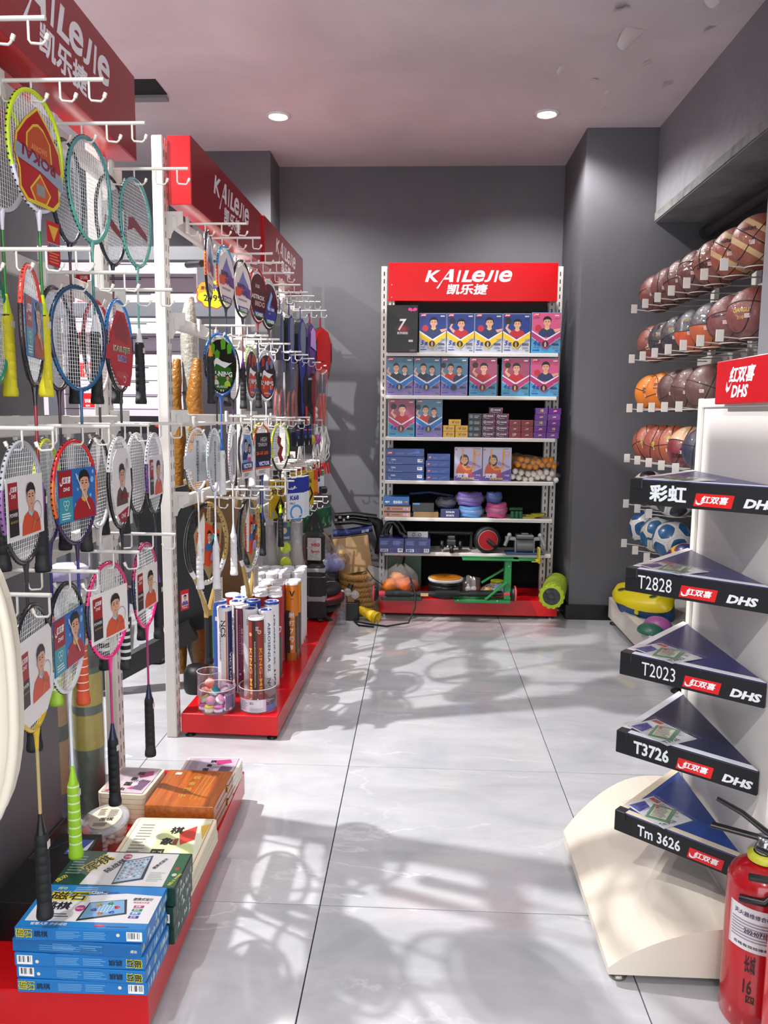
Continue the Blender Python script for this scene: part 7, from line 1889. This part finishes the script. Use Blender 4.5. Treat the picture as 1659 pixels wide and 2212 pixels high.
def mini_bag():
    X = -.70
    t = thing('mini_backpack', 'small black hanging bag with clear pocket and red lettering', 'bag', (-.65, 4.72, .68), R(-4))
    b = mat('#151517', .55, bump=.2, bscale=200)
    m = MB(); m.box((0, 0, -.145), (.135, .09, .20), b, .03); m.build('bag_body', t)
    m = MB(); m.box((.012, -.047, -.15), (.085, .006, .14), mat('#b9b2ae', .2, bump=.8, bscale=50), .003); pk = m.build('clear_pocket', t)
    m = MB(); p = Print(m, (.012, -.0502, -.15), (1, 0, 0), (0, 0, 1), .3)
    for k in range(40):
        x, y = random.uniform(-.038, .036), random.uniform(-.065, .06); p.line([(x, y), (x + random.uniform(-.015, .015), y + random.uniform(-.01, .01))], .003, random.choice(['#e8e4e0', '#d0c8c4', '#8a8484']), 1)
    p.text('WEIQI', -.02, .015, .022, '#b81c24', 3, w=.055, bold=.05); p.text('Sport', -.02, -.025, .022, '#b81c24', 3, w=.055, bold=.04); m.build('lettering', pk)
    m = MB(); m.box((-.05, -.046, -.15), (.004, .003, .16), mat('#b0441c', .4)); m.build('orange_trim', t)
    for k, (x0, x1) in enumerate(((-.055, -.008), (-.03, -.002), (.0, .002), (.03, .006), (.06, .012))):
        m = MB(); m.bar((x0, -.01, -.05), (x1, 0, .075), .016, .003, mat('#121214', .5), (0, 1, 0)); m.build('strap', t)
    m = MB(); m.box((0, .012, -.28), (.11, .06, .12), mat('#121214', .6), .02); m.build('lower_bag', t)
mini_bag()
t = thing('long_bag', 'tall black bag with pale stripes standing behind the white tubes', 'bag', (-.62, 4.62, PZ))
m = MB(); m.box((0, 0, .17), (.115, .10, .34), mat('#131316', .6, bump=.2, bscale=150), .02); m.build('bag_body', t)
m = MB()
for z0, z1 in ((.12, .155), (.27, .275), (.30, .325)):
    m.box((0, 0, (z0 + z1) / 2), (.117, .102, z1 - z0), mat('#8d8d90', .5), .004)
m.build('stripe', t)
def backpack():
    t = thing('backpack', 'red and black backpack lying on the far end of the red plinth', 'backpack', (-.62, 4.82, PZ + .002), R(8))
    b, r_ = mat('#151517', .6, bump=.2, bscale=150), mat('#a8141c', .45)
    def pad(z, h, sx_, sy_, m_):
        m = MB(); m.sphere((0, 0, z), 1, m_, 28, 12, (sx_, sy_, h)); m.v = [(x, y, min(max(zz, z - h * .75), z + h * .8)) for x, y, zz in m.v]; return m
    pad(.05, .05, .13, .19, b).build('lower_pocket', t)
    pad(.10, .05, .145, .20, r_).build('red_panel', t)
    m = MB()
    for z in (.085, .105):
        m.tube([(.147 * math.cos(2 * PI * i / 40), .203 * math.sin(2 * PI * i / 40), z) for i in range(40)], .006, b, 6, closed=True)
    m.build('zip_track', t)
    pad(.15, .05, .135, .185, b).build('upper_panel', t)
    m = MB(); p = Print(m, (0, -.04, .1905), (1, 0, 0), (0, 1, 0), .4); p.poly([(-.09, -.1), (.03, -.11), (.05, -.04), (-.08, -.03)], '#1c4a30', 1); p.line([(-.07, -.02), (-.02, .05), (.02, .0), (.06, .04), (.09, .03)], .012, '#d8d4c0', 2); p.ring(-.01, .0, .02, .032, '#d8d4c0', 2); m.build('emblem', t)
    m = MB(); m.tube([(-.10, -.17, .08), (-.15, -.2, .05), (-.11, -.22, .0), (-.05, -.21, .02)], .008, mat('#d8c01c', .4), 6); m.build('yellow_buckle', t)
    m = MB(); m.bar((.0, -.19, .03), (.06, -.26, .004), .03, .008, b); m.bar((-.04, -.18, .04), (.0, -.27, .004), .03, .008, b); m.build('strap', t)
backpack()
soft_bag('carrier_bag', 'pale violet plastic bag with a tennis ball showing through', (-.60, 5.10, .30), (.13, .1, .13), [(-.06, -.05, .085, .033, '#c4d818'), (.03, 0, .05, .05, '#6a6fb0'), (-.03, .02, .04, .045, '#8a8ec0')], wrapc='#b9bce4', seed=2, clear=.55)
m = MB(); m.box((0, 0, .0965), (.20, .2, .193), mat('#2a2a2e', .6), .006); o = m.build('black_crate', None, (-.65, 5.16, PZ + .001)); tag(o, 'dark crate on the plinth end under the plastic bags', 'crate')
soft_bag('yellow_bag', 'clear bag of yellow goods behind the violet plastic bag', (-.55, 5.26, .302), (.08, .07, .16), [(0, 0, .05, .05, '#c8a01c'), (.02, 0, .1, .03, '#b8942c')], seed=5)
soft_bag('clear_bag', 'crumpled empty clear bag beside the cardboard box', (-.66, 5.24, .302), (.07, .06, .24), [(0, 0, .08, .03, '#8a8a90'), (.01, .01, .14, .02, '#55555c')], seed=9)
def bottle():
    t = thing('water_bottle', 'clear ribbed plastic water bottle with white cap standing on the tiles', 'bottle', (-.497, 4.90, 0))
    prof = [(.028, 0), (.033, .006)]
    for k in range(9):
        z = .012 + .014 * k
        prof += [(.0335, z), (.0305, z + .007)]
    prof += [(.0335, .14), (.0335, .165), (.028, .185), (.014, .2), (.0135, .212)]
    m = MB(); m.lathe(prof, film('#e4ecf0', .72, .15, 30, .05), 28); m.build('bottle_wall', t)
    m = MB(); m.lathe([(.0155, .206), (.0155, .224), (0, .225)], mat('#e6e4e2', .4), 20); m.build('cap', t)
    m = MB(); p = Print(m, (0, 0, 0), (1, 0, 0), (0, 0, 1), .3, cyl_print((0, 0, 0), .0345)); p.rect(.004, .15, .02, .17, '#b83a30', 1); m.build('label_spot', t)
bottle()
t = thing('speaker_box', 'black box with a brown strip standing behind the water bottle', 'box', (-.435, 5.03, 0))
m = MB(); m.box((0, 0, .06), (.09, .09, .12), mat('#161618', .4), .004); m.build('box_body', t)
m = MB(); m.box((-.01, -.01, .15), (.05, .04, .06), mat('#8a6844', .5), .004); m.build('brown_strip', t)
m = MB(); m.lathe([(.002, 0), (.024, .003), (.026, .009), (.0, .010)], film('#eef2f4', .6, 0, 10, .05), 20, (-.03, -.03, .19), rotm(80)); m.lathe([(.002, 0), (.026, .003), (.028, .009), (.0, .010)], film('#eef2f4', .6, 0, 10, .05), 20, (.02, -.035, .175), rotm(80)); m.build('suction_cup', t)
m = MB(); m.tube([(-.02, 0, .2), (-.01, .01, .235)], .018, mat('#161618', .5), 12); m.build('knob', t)
t = thing('hand_pump', 'yellow ribbed hand pump lying on the tiles in front of the rope', 'pump', (-.335, 5.00, .05), R(-32))
ax = rotm(0, 90, 0); prof = [(.02, -.07)]
for k in range(9):
    z = -.065 + .0145 * k; prof += [(.025 + .0018 * k, z), (.025 + .0018 * k, z + .007), (.021 + .0018 * k, z + .010)]
prof += [(.042, .07), (.044, .085), (.038, .086), (.03, .06)]
m = MB(); m.lathe(prof, mat('#e0b80c', .35), 22, ax=rotm(0, 105, 0)); m.build('ribbed_body', t)
m = MB(); m.tube([(-.10, 0, .03), (-.06, 0, .02)], .016, mat('#161618', .4), 12); m.build('nozzle', t)

# ================================================================== small goods on the far hooks of the middle stand
def racket_bag(x, y, z, rz, c, c2, label, w=.20, h=.62, clear=False):
    t = thing('racket_bag', label, 'bag', (x, y, z), R(rz))
    pts = [(0.0, 0), (.35 * w, -.03), (.5 * w, -.10), (.5 * w, -.22), (.30 * w, -.34), (.17 * w, -.42), (.15 * w, -h + .04), (.05 * w, -h), (-.05 * w, -h), (-.15 * w, -h + .04), (-.17 * w, -.42), (-.30 * w, -.34), (-.5 * w, -.22), (-.5 * w, -.10), (-.35 * w, -.03)]
    m = MB(); m.prism(pts[::-1], .03, mat(c, .5, bump=.15, bscale=150), side=mat(c2, .5), o=(0, -.015, -.06), u=(1, 0, 0), v=(0, 0, 1), n=(0, 1, 0)); m.build('bag_body', t)
    m = MB(); m.prism([(a * .6, b * .6 - .02) for a, b in pts[:5] + pts[-4:]][::-1], .004, mat('#6a7484' if clear else c, .3), o=(0, -.0195, -.06), u=(1, 0, 0), v=(0, 0, 1), n=(0, 1, 0)); m.build('pocket', t)
    m = MB(); m.bar((0, 0, -.062), (0, 0, .0), .012, .004, mat(c, .5), (0, 1, 0)); m.build('hanging_loop', t)
    m = MB(); m.tube([(.5 * w, -.018, -.16), (.5 * w, -.018, -.28), (.32 * w, -.018, -.40)], .004, mat('#141416', .5), 5); m.box((.4 * w, -.02, -.10), (.008, .004, .02), mat('#b9b6b0', .2, .9), .001); m.build('zip', t)
for x, y, rz, c, c2, lab, cl in ((-.80, 4.42, 95, '#1c2c8c', '#1a1a20', 'blue racket bag with grey window, nearest of three', True), (-.78, 4.62, 88, '#1c2c8c', '#16161a', 'blue racket bag with grey window, middle of three', True), (-.745, 4.82, 84, '#1c2c86', '#16161a', 'blue racket bag with grey window, farthest of three', True), (-.725, 5.06, 80, '#55387c', '#1b1620', 'purple racket bag with a lilac card', False), (-.75, 5.27, 38, '#b8181c', '#17171a', 'red racket bag with black side, nearer of two by the wall', False), (-.685, 5.30, 58, '#b01a1e', '#17171a', 'slimmer red and black racket bag beside the wall', False)):
    racket_bag(x, y, 1.99, rz, c, c2, lab, h=.42 if 'red' in lab else .60, clear=cl)
m = MB(); m.prism([(-.05, -.12), (.06, -.14), (.045, -.02), (.0, .0), (-.04, -.03)], .002, mat('#b890d0', .3), u=(.2, .98, 0), v=(0, 0, 1), n=(.98, -.2, 0)); o = m.build('lilac_card', None, (-.70, 5.06, 1.90)); tag(o, 'lilac printed card hanging on the purple racket bag', 'card')
def sleeve(x, y, z, rz, c, label, h=.40, tube=True):
    t = thing('bagged_set', label, 'racket set', (x, y, z), R(rz))
    for s in (-1, 1):
        m = MB(); m.tube([head_pt(2 * PI * i / 24, .075, .1) + Vector((0, .012 * s, -.16)) for i in range(24)], .007, mat(c, .35), 6, closed=True, sy=1.4); m.build('racket_head', t)
        m = MB(); m.tube([(0, .012 * s, -.165), (0, .012 * s, -.03)], .009, mat('#3a4a60', .4), 8); m.build('handle', t)
    if tube:
        m = MB(); m.lathe([(.012, -.15), (.014, -.02), (.008, 0)], mat('#d9b8a0', .4), 12, (.03, 0, -.02)); m.build('shuttle_tube', t)
    m = MB()
    def fn(u, v):
        a = 2 * PI * u; return (math.cos(a) * .09 * (1 + .06 * math.sin(6 * a + 9 * v)), math.sin(a) * .034 * (1 + .1 * math.sin(4 * a + 7 * v)), -h * v)
    m.grid(fn, 24, 12, film('#e8e6ee', .8, 1.0, 24), closed_u=True); m.build('clear_sleeve', t)
for x, y, c, lab in ((-.80, 4.40, '#a84438', 'clear sleeve of two red toy rackets, nearest of the pair'), (-.765, 4.62, '#b04a3c', 'clear sleeve of two red toy rackets, second of the pair'), (-.66, 5.22, '#c8483c', 'clear sleeve of two red toy rackets by the wall')):
    sleeve(x, y, 1.645, 92, c, lab)
def paddle_case(x, y, z, rz, c, label):
    t = thing('paddle_case', label, 'case', (x, y, z), R(rz))
    pts = [(.0, 0), (.06, -.03), (.085, -.10), (.075, -.17), (.035, -.22), (.03, -.33), (.0, -.35), (-.03, -.33), (-.035, -.22), (-.075, -.17), (-.085, -.10), (-.06, -.03)]
    m = MB(); m.prism(pts[::-1], .028, mat(c, .5), side=mat('#1a1416', .5), o=(0, -.014, -.03), u=(1, 0, 0), v=(0, 0, 1), n=(0, 1, 0)); m.build('case_body', t)
    m = MB(); m.box((0, -.0155, -.30), (.05, .003, .12), mat('#c02838', .4), .002); m.build('red_patch', t)
    m = MB(); m.bar((0, 0, -.032), (0, 0, .02), .01, .004, mat('#a01c24', .5), (0, 1, 0)); m.build('hanging_loop', t)
for x, y, c, lab in ((-.775, 4.75, '#8c1c28', 'dark red paddle case, nearest the clear sleeves'), (-.735, 4.90, '#1b1719', 'black and red paddle case with grey window in the middle'), (-.705, 5.05, '#7a1628', 'wine red paddle case with zip, farthest')):
    paddle_case(x, y, 1.64, 86, c, lab)
t = thing('paddle_set', 'clear pack of table tennis bats with two white balls and wooden handle', 'paddle set', (-.70, 5.16, 1.63), R(86))
m = MB(); m.lathe([(0, -.006), (.07, -.006), (.072, 0), (.07, .006), (0, .006)], mat('#5a1c24', .4), 24, (0, 0, -.12), rotm(90)); m.build('blade', t)
m = MB(); m.tube([(.01, 0, -.185), (.02, 0, -.31)], .014, mat('#c8a060', .5), 10); m.build('handle', t)
for z in (-.25, -.29):
    m = MB(); m.sphere((-.03, -.005, z), .02, mat('#e8e6e4', .3), 14, 9); m.build('ball', t)
m = MB(); m.grid(lambda u, v: (math.cos(2 * PI * u) * .085, math.sin(2 * PI * u) * .03, -.34 * v), 20, 6, film('#f0eef2', .82, .8, 24), closed_u=True); m.build('clear_pack', t)
def pack(x, y, z, rz, w, h, c, deco, label, group=None, d=.012):
    t = MB(); t.box((0, 0, -h / 2), (w, d, h), mat(c, .3), .002); o = t.build('hanging_pack', None, (x, y, z), R(rz)); tag(o, label, 'pack', group)
    m = MB(); p = Print(m, (-w / 2, -d / 2 - .0002, -h), (1, 0, 0), (0, 0, 1), .3); deco(p, w, h)
    if m.v:
        m.build('face_print', o)
    return o
def yel(p, w, h):
    p.poly([(w * .3, h * .25), (w * .55, h * .02), (w * .95, h * .3), (w * .7, h * .55)], '#1a1a1c', 1); p.poly([(w * .5, h * .28), (w * .6, h * .15), (w * .78, h * .32), (w * .66, h * .45)], '#d8b414', 2); p.poly([(w * .1, h * .05), (w * .3, h * .05), (w * .2, h * .22)], '#6aa8d0', 2); p.text('BOKAI', w * .1, h * .62, h * .13, '#1a1a1c', 2, w=w * .7, bold=.03); p.text('1000', w * .2, h * .82, h * .09, '#1a1a1c', 2)
def stringp(p, w, h):
    p.rect(.002, h * .62, w - .002, h - .002, '#2c3a94', 1); p.rect(.002, .002, w - .002, h * .62, '#d9dde4', 1); p.text('Kumpoo', w * .2, h * .72, h * .05, '#e0e4f0', 2); p.text('K68', w * .15, h * .45, h * .12, '#2a3f94', 2, w=w * .5, bold=.04); p.text('PRO', w * .15, h * .34, h * .06, '#2a3f94', 2); p.ring(w * .5, h * .15, w * .26, w * .36, '#4a94d0', 2); p.rect(.002, .002, w - .002, h * .02, '#f0f0f2', 3)
for x, y, lab in ((-.80, 4.30, 'yellow and black string pack behind the blue one, nearest'), (-.735, 4.62, 'yellow and black string pack, slim side view'), (-.70, 4.78, 'yellow and black string pack with bold diamond, facing the aisle')):
    pack(x, y, 1.01 if y > 4.4 else .99, 62, .13, .22, '#c9a414', yel, lab)
for k in range(3):
    pack(-.70 + .006 * k, 4.33 + .05 * k, 1.0, 48, .125, .235, '#cfd3dc', stringp, ['nearest', 'middle', 'farthest'][k] + ' blue and white racket string pack on the far fourth rail', 'blue and white string packs')
pack(-.67, 4.92, 1.0, 60, .05, .16, '#c8481c', lambda p, w, h: p.rect(.003, .02, w - .003, h * .6, '#d88a2c', 1), 'narrow orange pack beside the yellow string packs')
t = pack(-.655, 5.05, .99, 40, .06, .15, '#cfd6de', lambda p, w, h: [p.rect(.003, h * .5, w * .45, h - .004, '#1f4aa0', 1), p.rect(w * .5, h * .75, w - .003, h - .004, '#3a8a4c', 1), p.text('eps', w * .1, h * .6, h * .1, '#e8ecf4', 2)], 'small white and blue pack with a black roller')
m = MB(); m.tube([(-.01, -.02, -.13), (.03, -.02, -.13)], .024, mat('#161618', .4), 14); m.build('black_roller', t)
def vg(p, w, h):
    p.text('VICTOR', w * .3, h * .1, .01, '#e4e8e4', 1, w=h * .5, rot=R(90), bold=.03)
pack(-.765, 4.46, 1.285, 80, .05, .19, '#164a34', vg, 'dark green slim grip pack beside the stencilled racket')
for k, (x, y) in enumerate(((-.74, 4.60), (-.715, 4.72), (-.70, 4.82))):
    o = pack(x, y, 1.29, 70, .05, .13, '#16182a', lambda p, w, h: [p.rect(.002, h * .55, w - .002, h * .9, '#23307c', 1), p.rect(.002, h * .72, w - .002, h * .77, '#d8642a', 2), p.text('51', w * .4, h * .35, h * .15, '#5a8ad0', 2), p.poly([(w * .1, .004), (w * .4, .004), (w * .3, h * .25)], '#c8c4a0', 1)], ['nearest', 'middle', 'farthest'][k] + ' navy and orange sport tape box on the third rail', 'navy sport boxes', d=.03)
for k, (x, y, c) in enumerate(((-.70, 4.92, '#c8b41c'), (-.675, 5.0, '#9c4a90'))):
    m = MB(); m.lathe([(.014, -.014), (.032, -.014), (.032, .014), (.014, .014)], mat(c, .4), 22, ax=rotm(0, 80, 60)); o = m.build('tape_roll', None, (x, y, 1.19)); tag(o, ['yellow', 'purple'][k] + ' roll of sports tape hanging on the third rail', 'tape')
    m = MB(); m.bar((0, 0, .03), (0, 0, .10), .03, .001, film('#ffffff', .7, .5), (0, 1, 0)); m.build('hanging_strip', o)
def jump_rope(x, y, z, label, k):
    t = thing('jump_rope', label, 'jump rope', (x, y, z), R(60), 'jump ropes')
    rnd = random.Random(k); w = mat('#dcd9d6', .45)
    for q in range(4):
        a = rnd.uniform(-.03, .03); b = rnd.uniform(.2, .26)
        m = MB(); m.tube([(a * .2, 0, 0), (a + .012, rnd.uniform(-.02, .02), -b * .5), (a + .02, 0, -b * .85), (a, .01, -b), (a - .02, 0, -b * .85), (a - .01, rnd.uniform(-.02, .02), -b * .4), (-a * .2, 0, 0)], .0032, w, 6); m.build('cord', t)
    for s in (-1, 1):
        m = MB(); m.tube([(.018 * s, 0, -.24), (.026 * s, -.01, -.31)], .010, mat('#a81c1c', .35), 8); m.build('handle', t)
for k, (x, y) in enumerate(((-.74, 4.78), (-.67, 5.02), (-.655, 5.12), (-.63, 5.16))):
    jump_rope(x, y, 1.27, ['white jump rope with red handles beside the navy boxes', 'white jump rope with red handles, nearest of the wall group', 'white jump rope with red handles, middle of the wall group', 'white jump rope with red handles, closest to the wall'][k], k)
# lowest far rail
def tb(x, y, z):
    t = thing('tennis_ball_pack', 'clear hanging pack of two yellow tennis balls', 'ball pack', (x, y, z), R(40))
    for dz in (-.155, -.24):
        m = MB(); m.sphere((0, 0, dz), .033, mat('#c9dc1c', .8, bump=.4, bscale=300), 20, 12); b_ = m.build('tennis_ball', t)
        m = MB(); m.tube([(.0335 * math.cos(a), .0335 * math.sin(a) * .6 - .012, dz + .0335 * math.sin(a) * .45) for a in [PI + PI * i / 10 for i in range(11)]], .0012, mat('#dfe4c8', .6), 4); m.build('seam', b_)
    m = MB(); m.box((0, 0, -.06), (.075, .003, .11), mat('#28507c', .3), .001); c = m.build('header_card', t)
    m = MB(); p = Print(m, (-.037, -.0018, -.115), (1, 0, 0), (0, 0, 1)); p.circ(.03, .06, .018, '#e0c0a8', 1); p.text('TENNIS', .005, .012, .014, '#e4e8ec', 2, w=.06); p.rect(.05, .08, .07, .105, '#6aa02c', 1); m.build('face_print', c)
    m = MB(); m.grid(lambda u, v: (math.cos(2 * PI * u) * .042, math.sin(2 * PI * u) * .038, -.30 * v), 18, 6, film('#f2f6e8', .86, .6, 26), closed_u=True); m.build('clear_wrap', t)
tb(-.765, 4.36, .745)
for k, (x, y) in enumerate(((-.855, 4.36), (-.80, 4.46), (-.73, 4.5))):
    t = thing('shuttle_bag', ['left', 'middle', 'right'][k] + ' silvery clear bag of red tipped feather shuttlecocks', 'bag', (x, y, .74), R(50), 'silvery shuttlecock bags')
    m = MB(); m.lathe([(.02, -.02), (.036, -.15), (.046, -.27)], mat('#b7b2ae', .5, bump=.8, bscale=60), 18); m.build('feathers', t)
    m = MB(); m.lathe([(.047, -.27), (.05, -.33), (.045, -.36), (0, -.362)], mat('#6c1f22', .5), 18); m.build('red_tips', t)
    m = MB(); m.grid(lambda u, v: (math.cos(2 * PI * u) * (.03 + .032 * v + .004 * math.sin(7 * v * 3 + 9 * u * PI)), math.sin(2 * PI * u) * (.02 + .04 * v), -.375 * v), 20, 12, film('#f0eef0', .72, 1.4, 34), closed_u=True); m.build('clear_wrap', t)
for k, (x, y) in enumerate(((-.70, 4.86), (-.665, 4.96), (-.645, 5.10), (-.62, 5.20))):
    pack(x, y, .745 - .005 * k, 50 + 8 * k, .10, .14, ['#235c3c', '#1e5236', '#2a6044', '#245a3e'][k], lambda p, w, h: [p.poly([(w * .3, h * .3), (w * .7, h * .2), (w * .6, h * .6)], '#6a8a74', 1), p.circ(w * .3, h * .7, .012, '#3f8a5c', 1), p.poly([(w * .6, h * .1), (w * .9, h * .15), (w * .8, h * .3)], '#b88a80', 1)], ['dark green foil pack, first on the lowest far rail', 'dark green foil pack, second on the lowest far rail', 'dark green foil pack, third on the lowest far rail', 'dark green foil pack closest to the back wall'][k], 'green foil packs')
# price bubble on the stand
t = MB(); pts = [(.075 * math.cos(a) * (1 + .06 * math.cos(9 * a)), .06 * math.sin(a) * (1 + .06 * math.cos(9 * a))) for a in [2 * PI * i / 54 for i in range(54)]]
t.prism(pts, .001, mat('#a8281c', .4), u=(1, 0, 0), v=(0, 0, 1), n=(0, 1, 0)); o = t.build('price_card', None, (-.915, 3.46, 1.87), R(10)); tag(o, 'yellow cloud shaped price card with red rim behind the first rackets', 'price card')
m = MB(); p = Print(m, (0, -.0002, 0), (1, 0, 0), (0, 0, 1)); p.poly([(a * .94, b * .94) for a, b in pts], '#e6cf12', 1); p.text('2999', -.045, -.03, .028, '#1c1c1c', 2, w=.08); p.text('特价', -.005, .015, .03, '#23307c', 2, w=.06, bold=.04); p.poly([(-.07, .0), (-.04, .01), (-.01, .0), (-.02, .03), (-.015, .05), (-.05, .05), (-.065, .035)], '#e0901c', 2); p.text('原价', -.055, .018, .016, '#2a2018', 3); m.build('face_print', o)

# ================================================================== bay behind the racket stands
def info_board():
    t = thing('info_board', 'white exercise chart board with red blocks and black footer behind the rackets', 'board', (-1.93, 4.9, 1.78))
    w, h = 1.06, 1.12
    m = MB(); m.box((0, 0, 0), (w, .02, h), mat('#bdb6c2', .4), .002); m.build('panel', t)
    for x in (-.45, .45):
        m = MB(); m.box((x, .03, -1.17), (.03, .03, 1.22), mat('#3a3a3e', .4), .003); m.build('leg', t)
    m = MB(); p = Print(m, (-w / 2, -.0102, -h / 2), (1, 0, 0), (0, 0, 1))
    p.rect(0, 0, w, .11, '#17151a', 1); p.rect(0, h - .06, w, h, '#2c1c24', 1)
    for k in range(10):
        p.rect(.10, .15 + .09 * k, w - .02, .155 + .09 * k, '#4a464e', 1)
        if k % 3 != 2:
            p.rect(.45, .165 + .09 * k, w - .02, .22 + .09 * k, '#c9c0d2', 1)
        p.lines(.5, .225 + .09 * k, .8, .24 + .09 * k, 1, '#3a363e', 2)
    for k in range(5):
        p.rect(.30, .16 + .19 * k, .42, .25 + .19 * k, '#b81c22', 2); p.text('训练', .325, .19 + .19 * k, .025, '#e8d8d8', 3); p.text('动作', .33, .165 + .19 * k, .014, '#e8d8d8', 3)
    p.rect(.03, .03, .2, .085, '#20418c', 2); p.text('JOLECON', .05, .045, .024, '#d8e0f0', 3, w=.13, shear=.2); p.text('中心', .40, .05, .03, '#d9d9d9', 2); p.lines(.4, .02, .5, .035, 1, '#a9a9a9', 2)
    p.text('XIAOHU', .80, .035, .035, '#e4e0e0', 2, w=.22, bold=.05); p.poly([(.77, .05), (.82, .07), (.84, .05), (.80, .035)], '#c02820', 2)
    m.build('face_print', t)
info_board()
def rack():
    t = thing('gym_rack', 'dark grey steel gym rack frame in the bay behind the stands', 'gym rack', (-1.2, 4.62, 0))
    g = mat('#4c4f57', .4); k = mat('#151517', .4)
    for z in (2.27, 1.95):
        m = MB(); m.box((-.49, .0, z), (1.25, .06, .085), g, .006); m.build('cross_tube', t)
    for x in (-.99,):
        m = MB(); m.box((x, 0, 1.15), (.07, .07, 2.3), g, .005); m.build('upright', t)
    m = MB(); m.tube([(-.16, -.05, 2.20), (-.02, -.25, 2.17)], .018, k, 10); m.build('peg', t)
    m = MB(); m.bar((-.65, .1, .04), (-.35, -.75, .04), .07, .05, k); m.build('floor_tube', t)
    m = MB(); m.box((.0, -.87, .62), (.30, .04, .72), k, .004, rotm(0, -14, 0)); m.build('shroud', t)
    m = MB(); m.bar((-.45, -.45, .35), (.35, -.2, .05), .07, .07, k); m.build('brace', t)
    m = MB(); m.bar((-.35, -1.08, .06), (.10, -.95, .30), .09, .09, k); m.build('brace', t)
    m = MB(); m.bar((-.25, -.55, .05), (-.25, -.55, .75), .06, .06, k); m.build('leg', t); m = MB(); m.box((-.25, -.55, .025), (.14, .14, .05), k, .012); m.build('rubber_foot', t)
    m = MB(); m.bar((-.05, -.30, .02), (-.05, -.05, .02), .3, .03, k); m.build('foot_bar', t)
rack()
m = MB(); m.lathe([(.05, 0), (.058, .02), (.058, .10), (.04, .13), (0, .13)], mat('#141416', .5), 24, (0, 0, 0)); o = m.build('punch_pad', None, (-1.08, 3.62, 0)); tag(o, 'round black padded cylinder on the floor beside the tennis grip', 'pad')
t = thing('bench', 'black padded gym bench low in the bay behind the stands', 'bench', (-2.3, 3.5, 0), R(20))
m = MB(); m.box((0, 0, .45), (.9, .28, .07), mat('#151518', .5), .02); m.build('seat_pad', t)
for x in (-.35, .35):
    m = MB(); m.bar((x, 0, .02), (x, 0, .42), .06, .06, mat('#17171a', .4)); m.build('leg', t)
    m = MB(); m.box((x, 0, .015), (.08, .4, .03), mat('#17171a', .4), .005); m.build('foot_bar', t)
def wrapped(x, y, h, c, label, seed, r=.04, z0=0.0):
    rnd = random.Random(seed)
    t = thing('wrapped_pole', label, 'wrapped pole', (x, y, 0))
    n = 16
    pts = [(rnd.uniform(-.012, .012), rnd.uniform(-.01, .01), h * i / n) for i in range(n + 1)]
    rad = [r * rnd.uniform(.8, 1.12) for _ in pts]; rad[-1] = r * .5; rad[0] = r * .8
    m = MB(); m.tube(pts, rad, mat(c, .3, bump=1.0, bscale=45, var=.12), 14); m.build('paper_wrap', t)
    m = MB()
    for k in range(3):
        z = h * (.25 + .25 * k); m.lathe([(r * 1.12, z), (r * 1.12, z + .012)], mat('#6a5a34', .4), 14)
    m.build('tape_band', t)
wrapped(-1.17, 3.95, 1.93, '#8b8a80', 'tall pole wrapped in grey foil behind the front white post', 2, .042)
wrapped(-1.235, 3.9, 1.62, '#86591a', 'left of two poles wrapped in ochre paper', 4, .036)
wrapped(-1.12, 3.86, 1.62, '#88591a', 'right of two poles wrapped in ochre paper', 6, .04)
m = MB(); m.box((0, 0, .5), (.30, .05, 1.0), mat('#8f7450', .7), .003, rotm(4)); o = m.build('flat_carton', None, (-1.12, 4.16, 0)); tag(o, 'flat brown carton standing upright behind the tennis rackets', 'carton')

# ================================================================== cream panel close to the camera
def cream():
    t = thing('plastic_stool', 'cream rounded plastic stand edge close to the camera at far left', 'stand', (-.725, 1.05, 0))
    c = mat('#d6ccba', .4)
    pts = []
    for i in range(40):
        a = 2 * PI * i / 40
        ca, sa = math.cos(a), math.sin(a)
        pts.append((.145 * math.copysign(abs(ca) ** .75, ca), .25 * math.copysign(abs(sa) ** .8, sa)))
    m = MB(); m.prism(pts[::-1], .03, c, o=(-.0, 0, .955), u=(1, 0, 0), v=(0, 0, 1), n=(0, 1, 0)); m.build('rounded_panel', t)
    m = MB(); m.tube([(p[0], .0, .955 + p[1]) for p in pts], .008, c, 8, closed=True); m.build('rim', t)
    m = MB(); m.box((-.04, .015, .35), (.04, .03, .70), c, .003); m.build('post', t); m = MB(); m.box((-.04, .015, .01), (.2, .2, .02), c, .004); m.build('foot_plate', t)
cream()
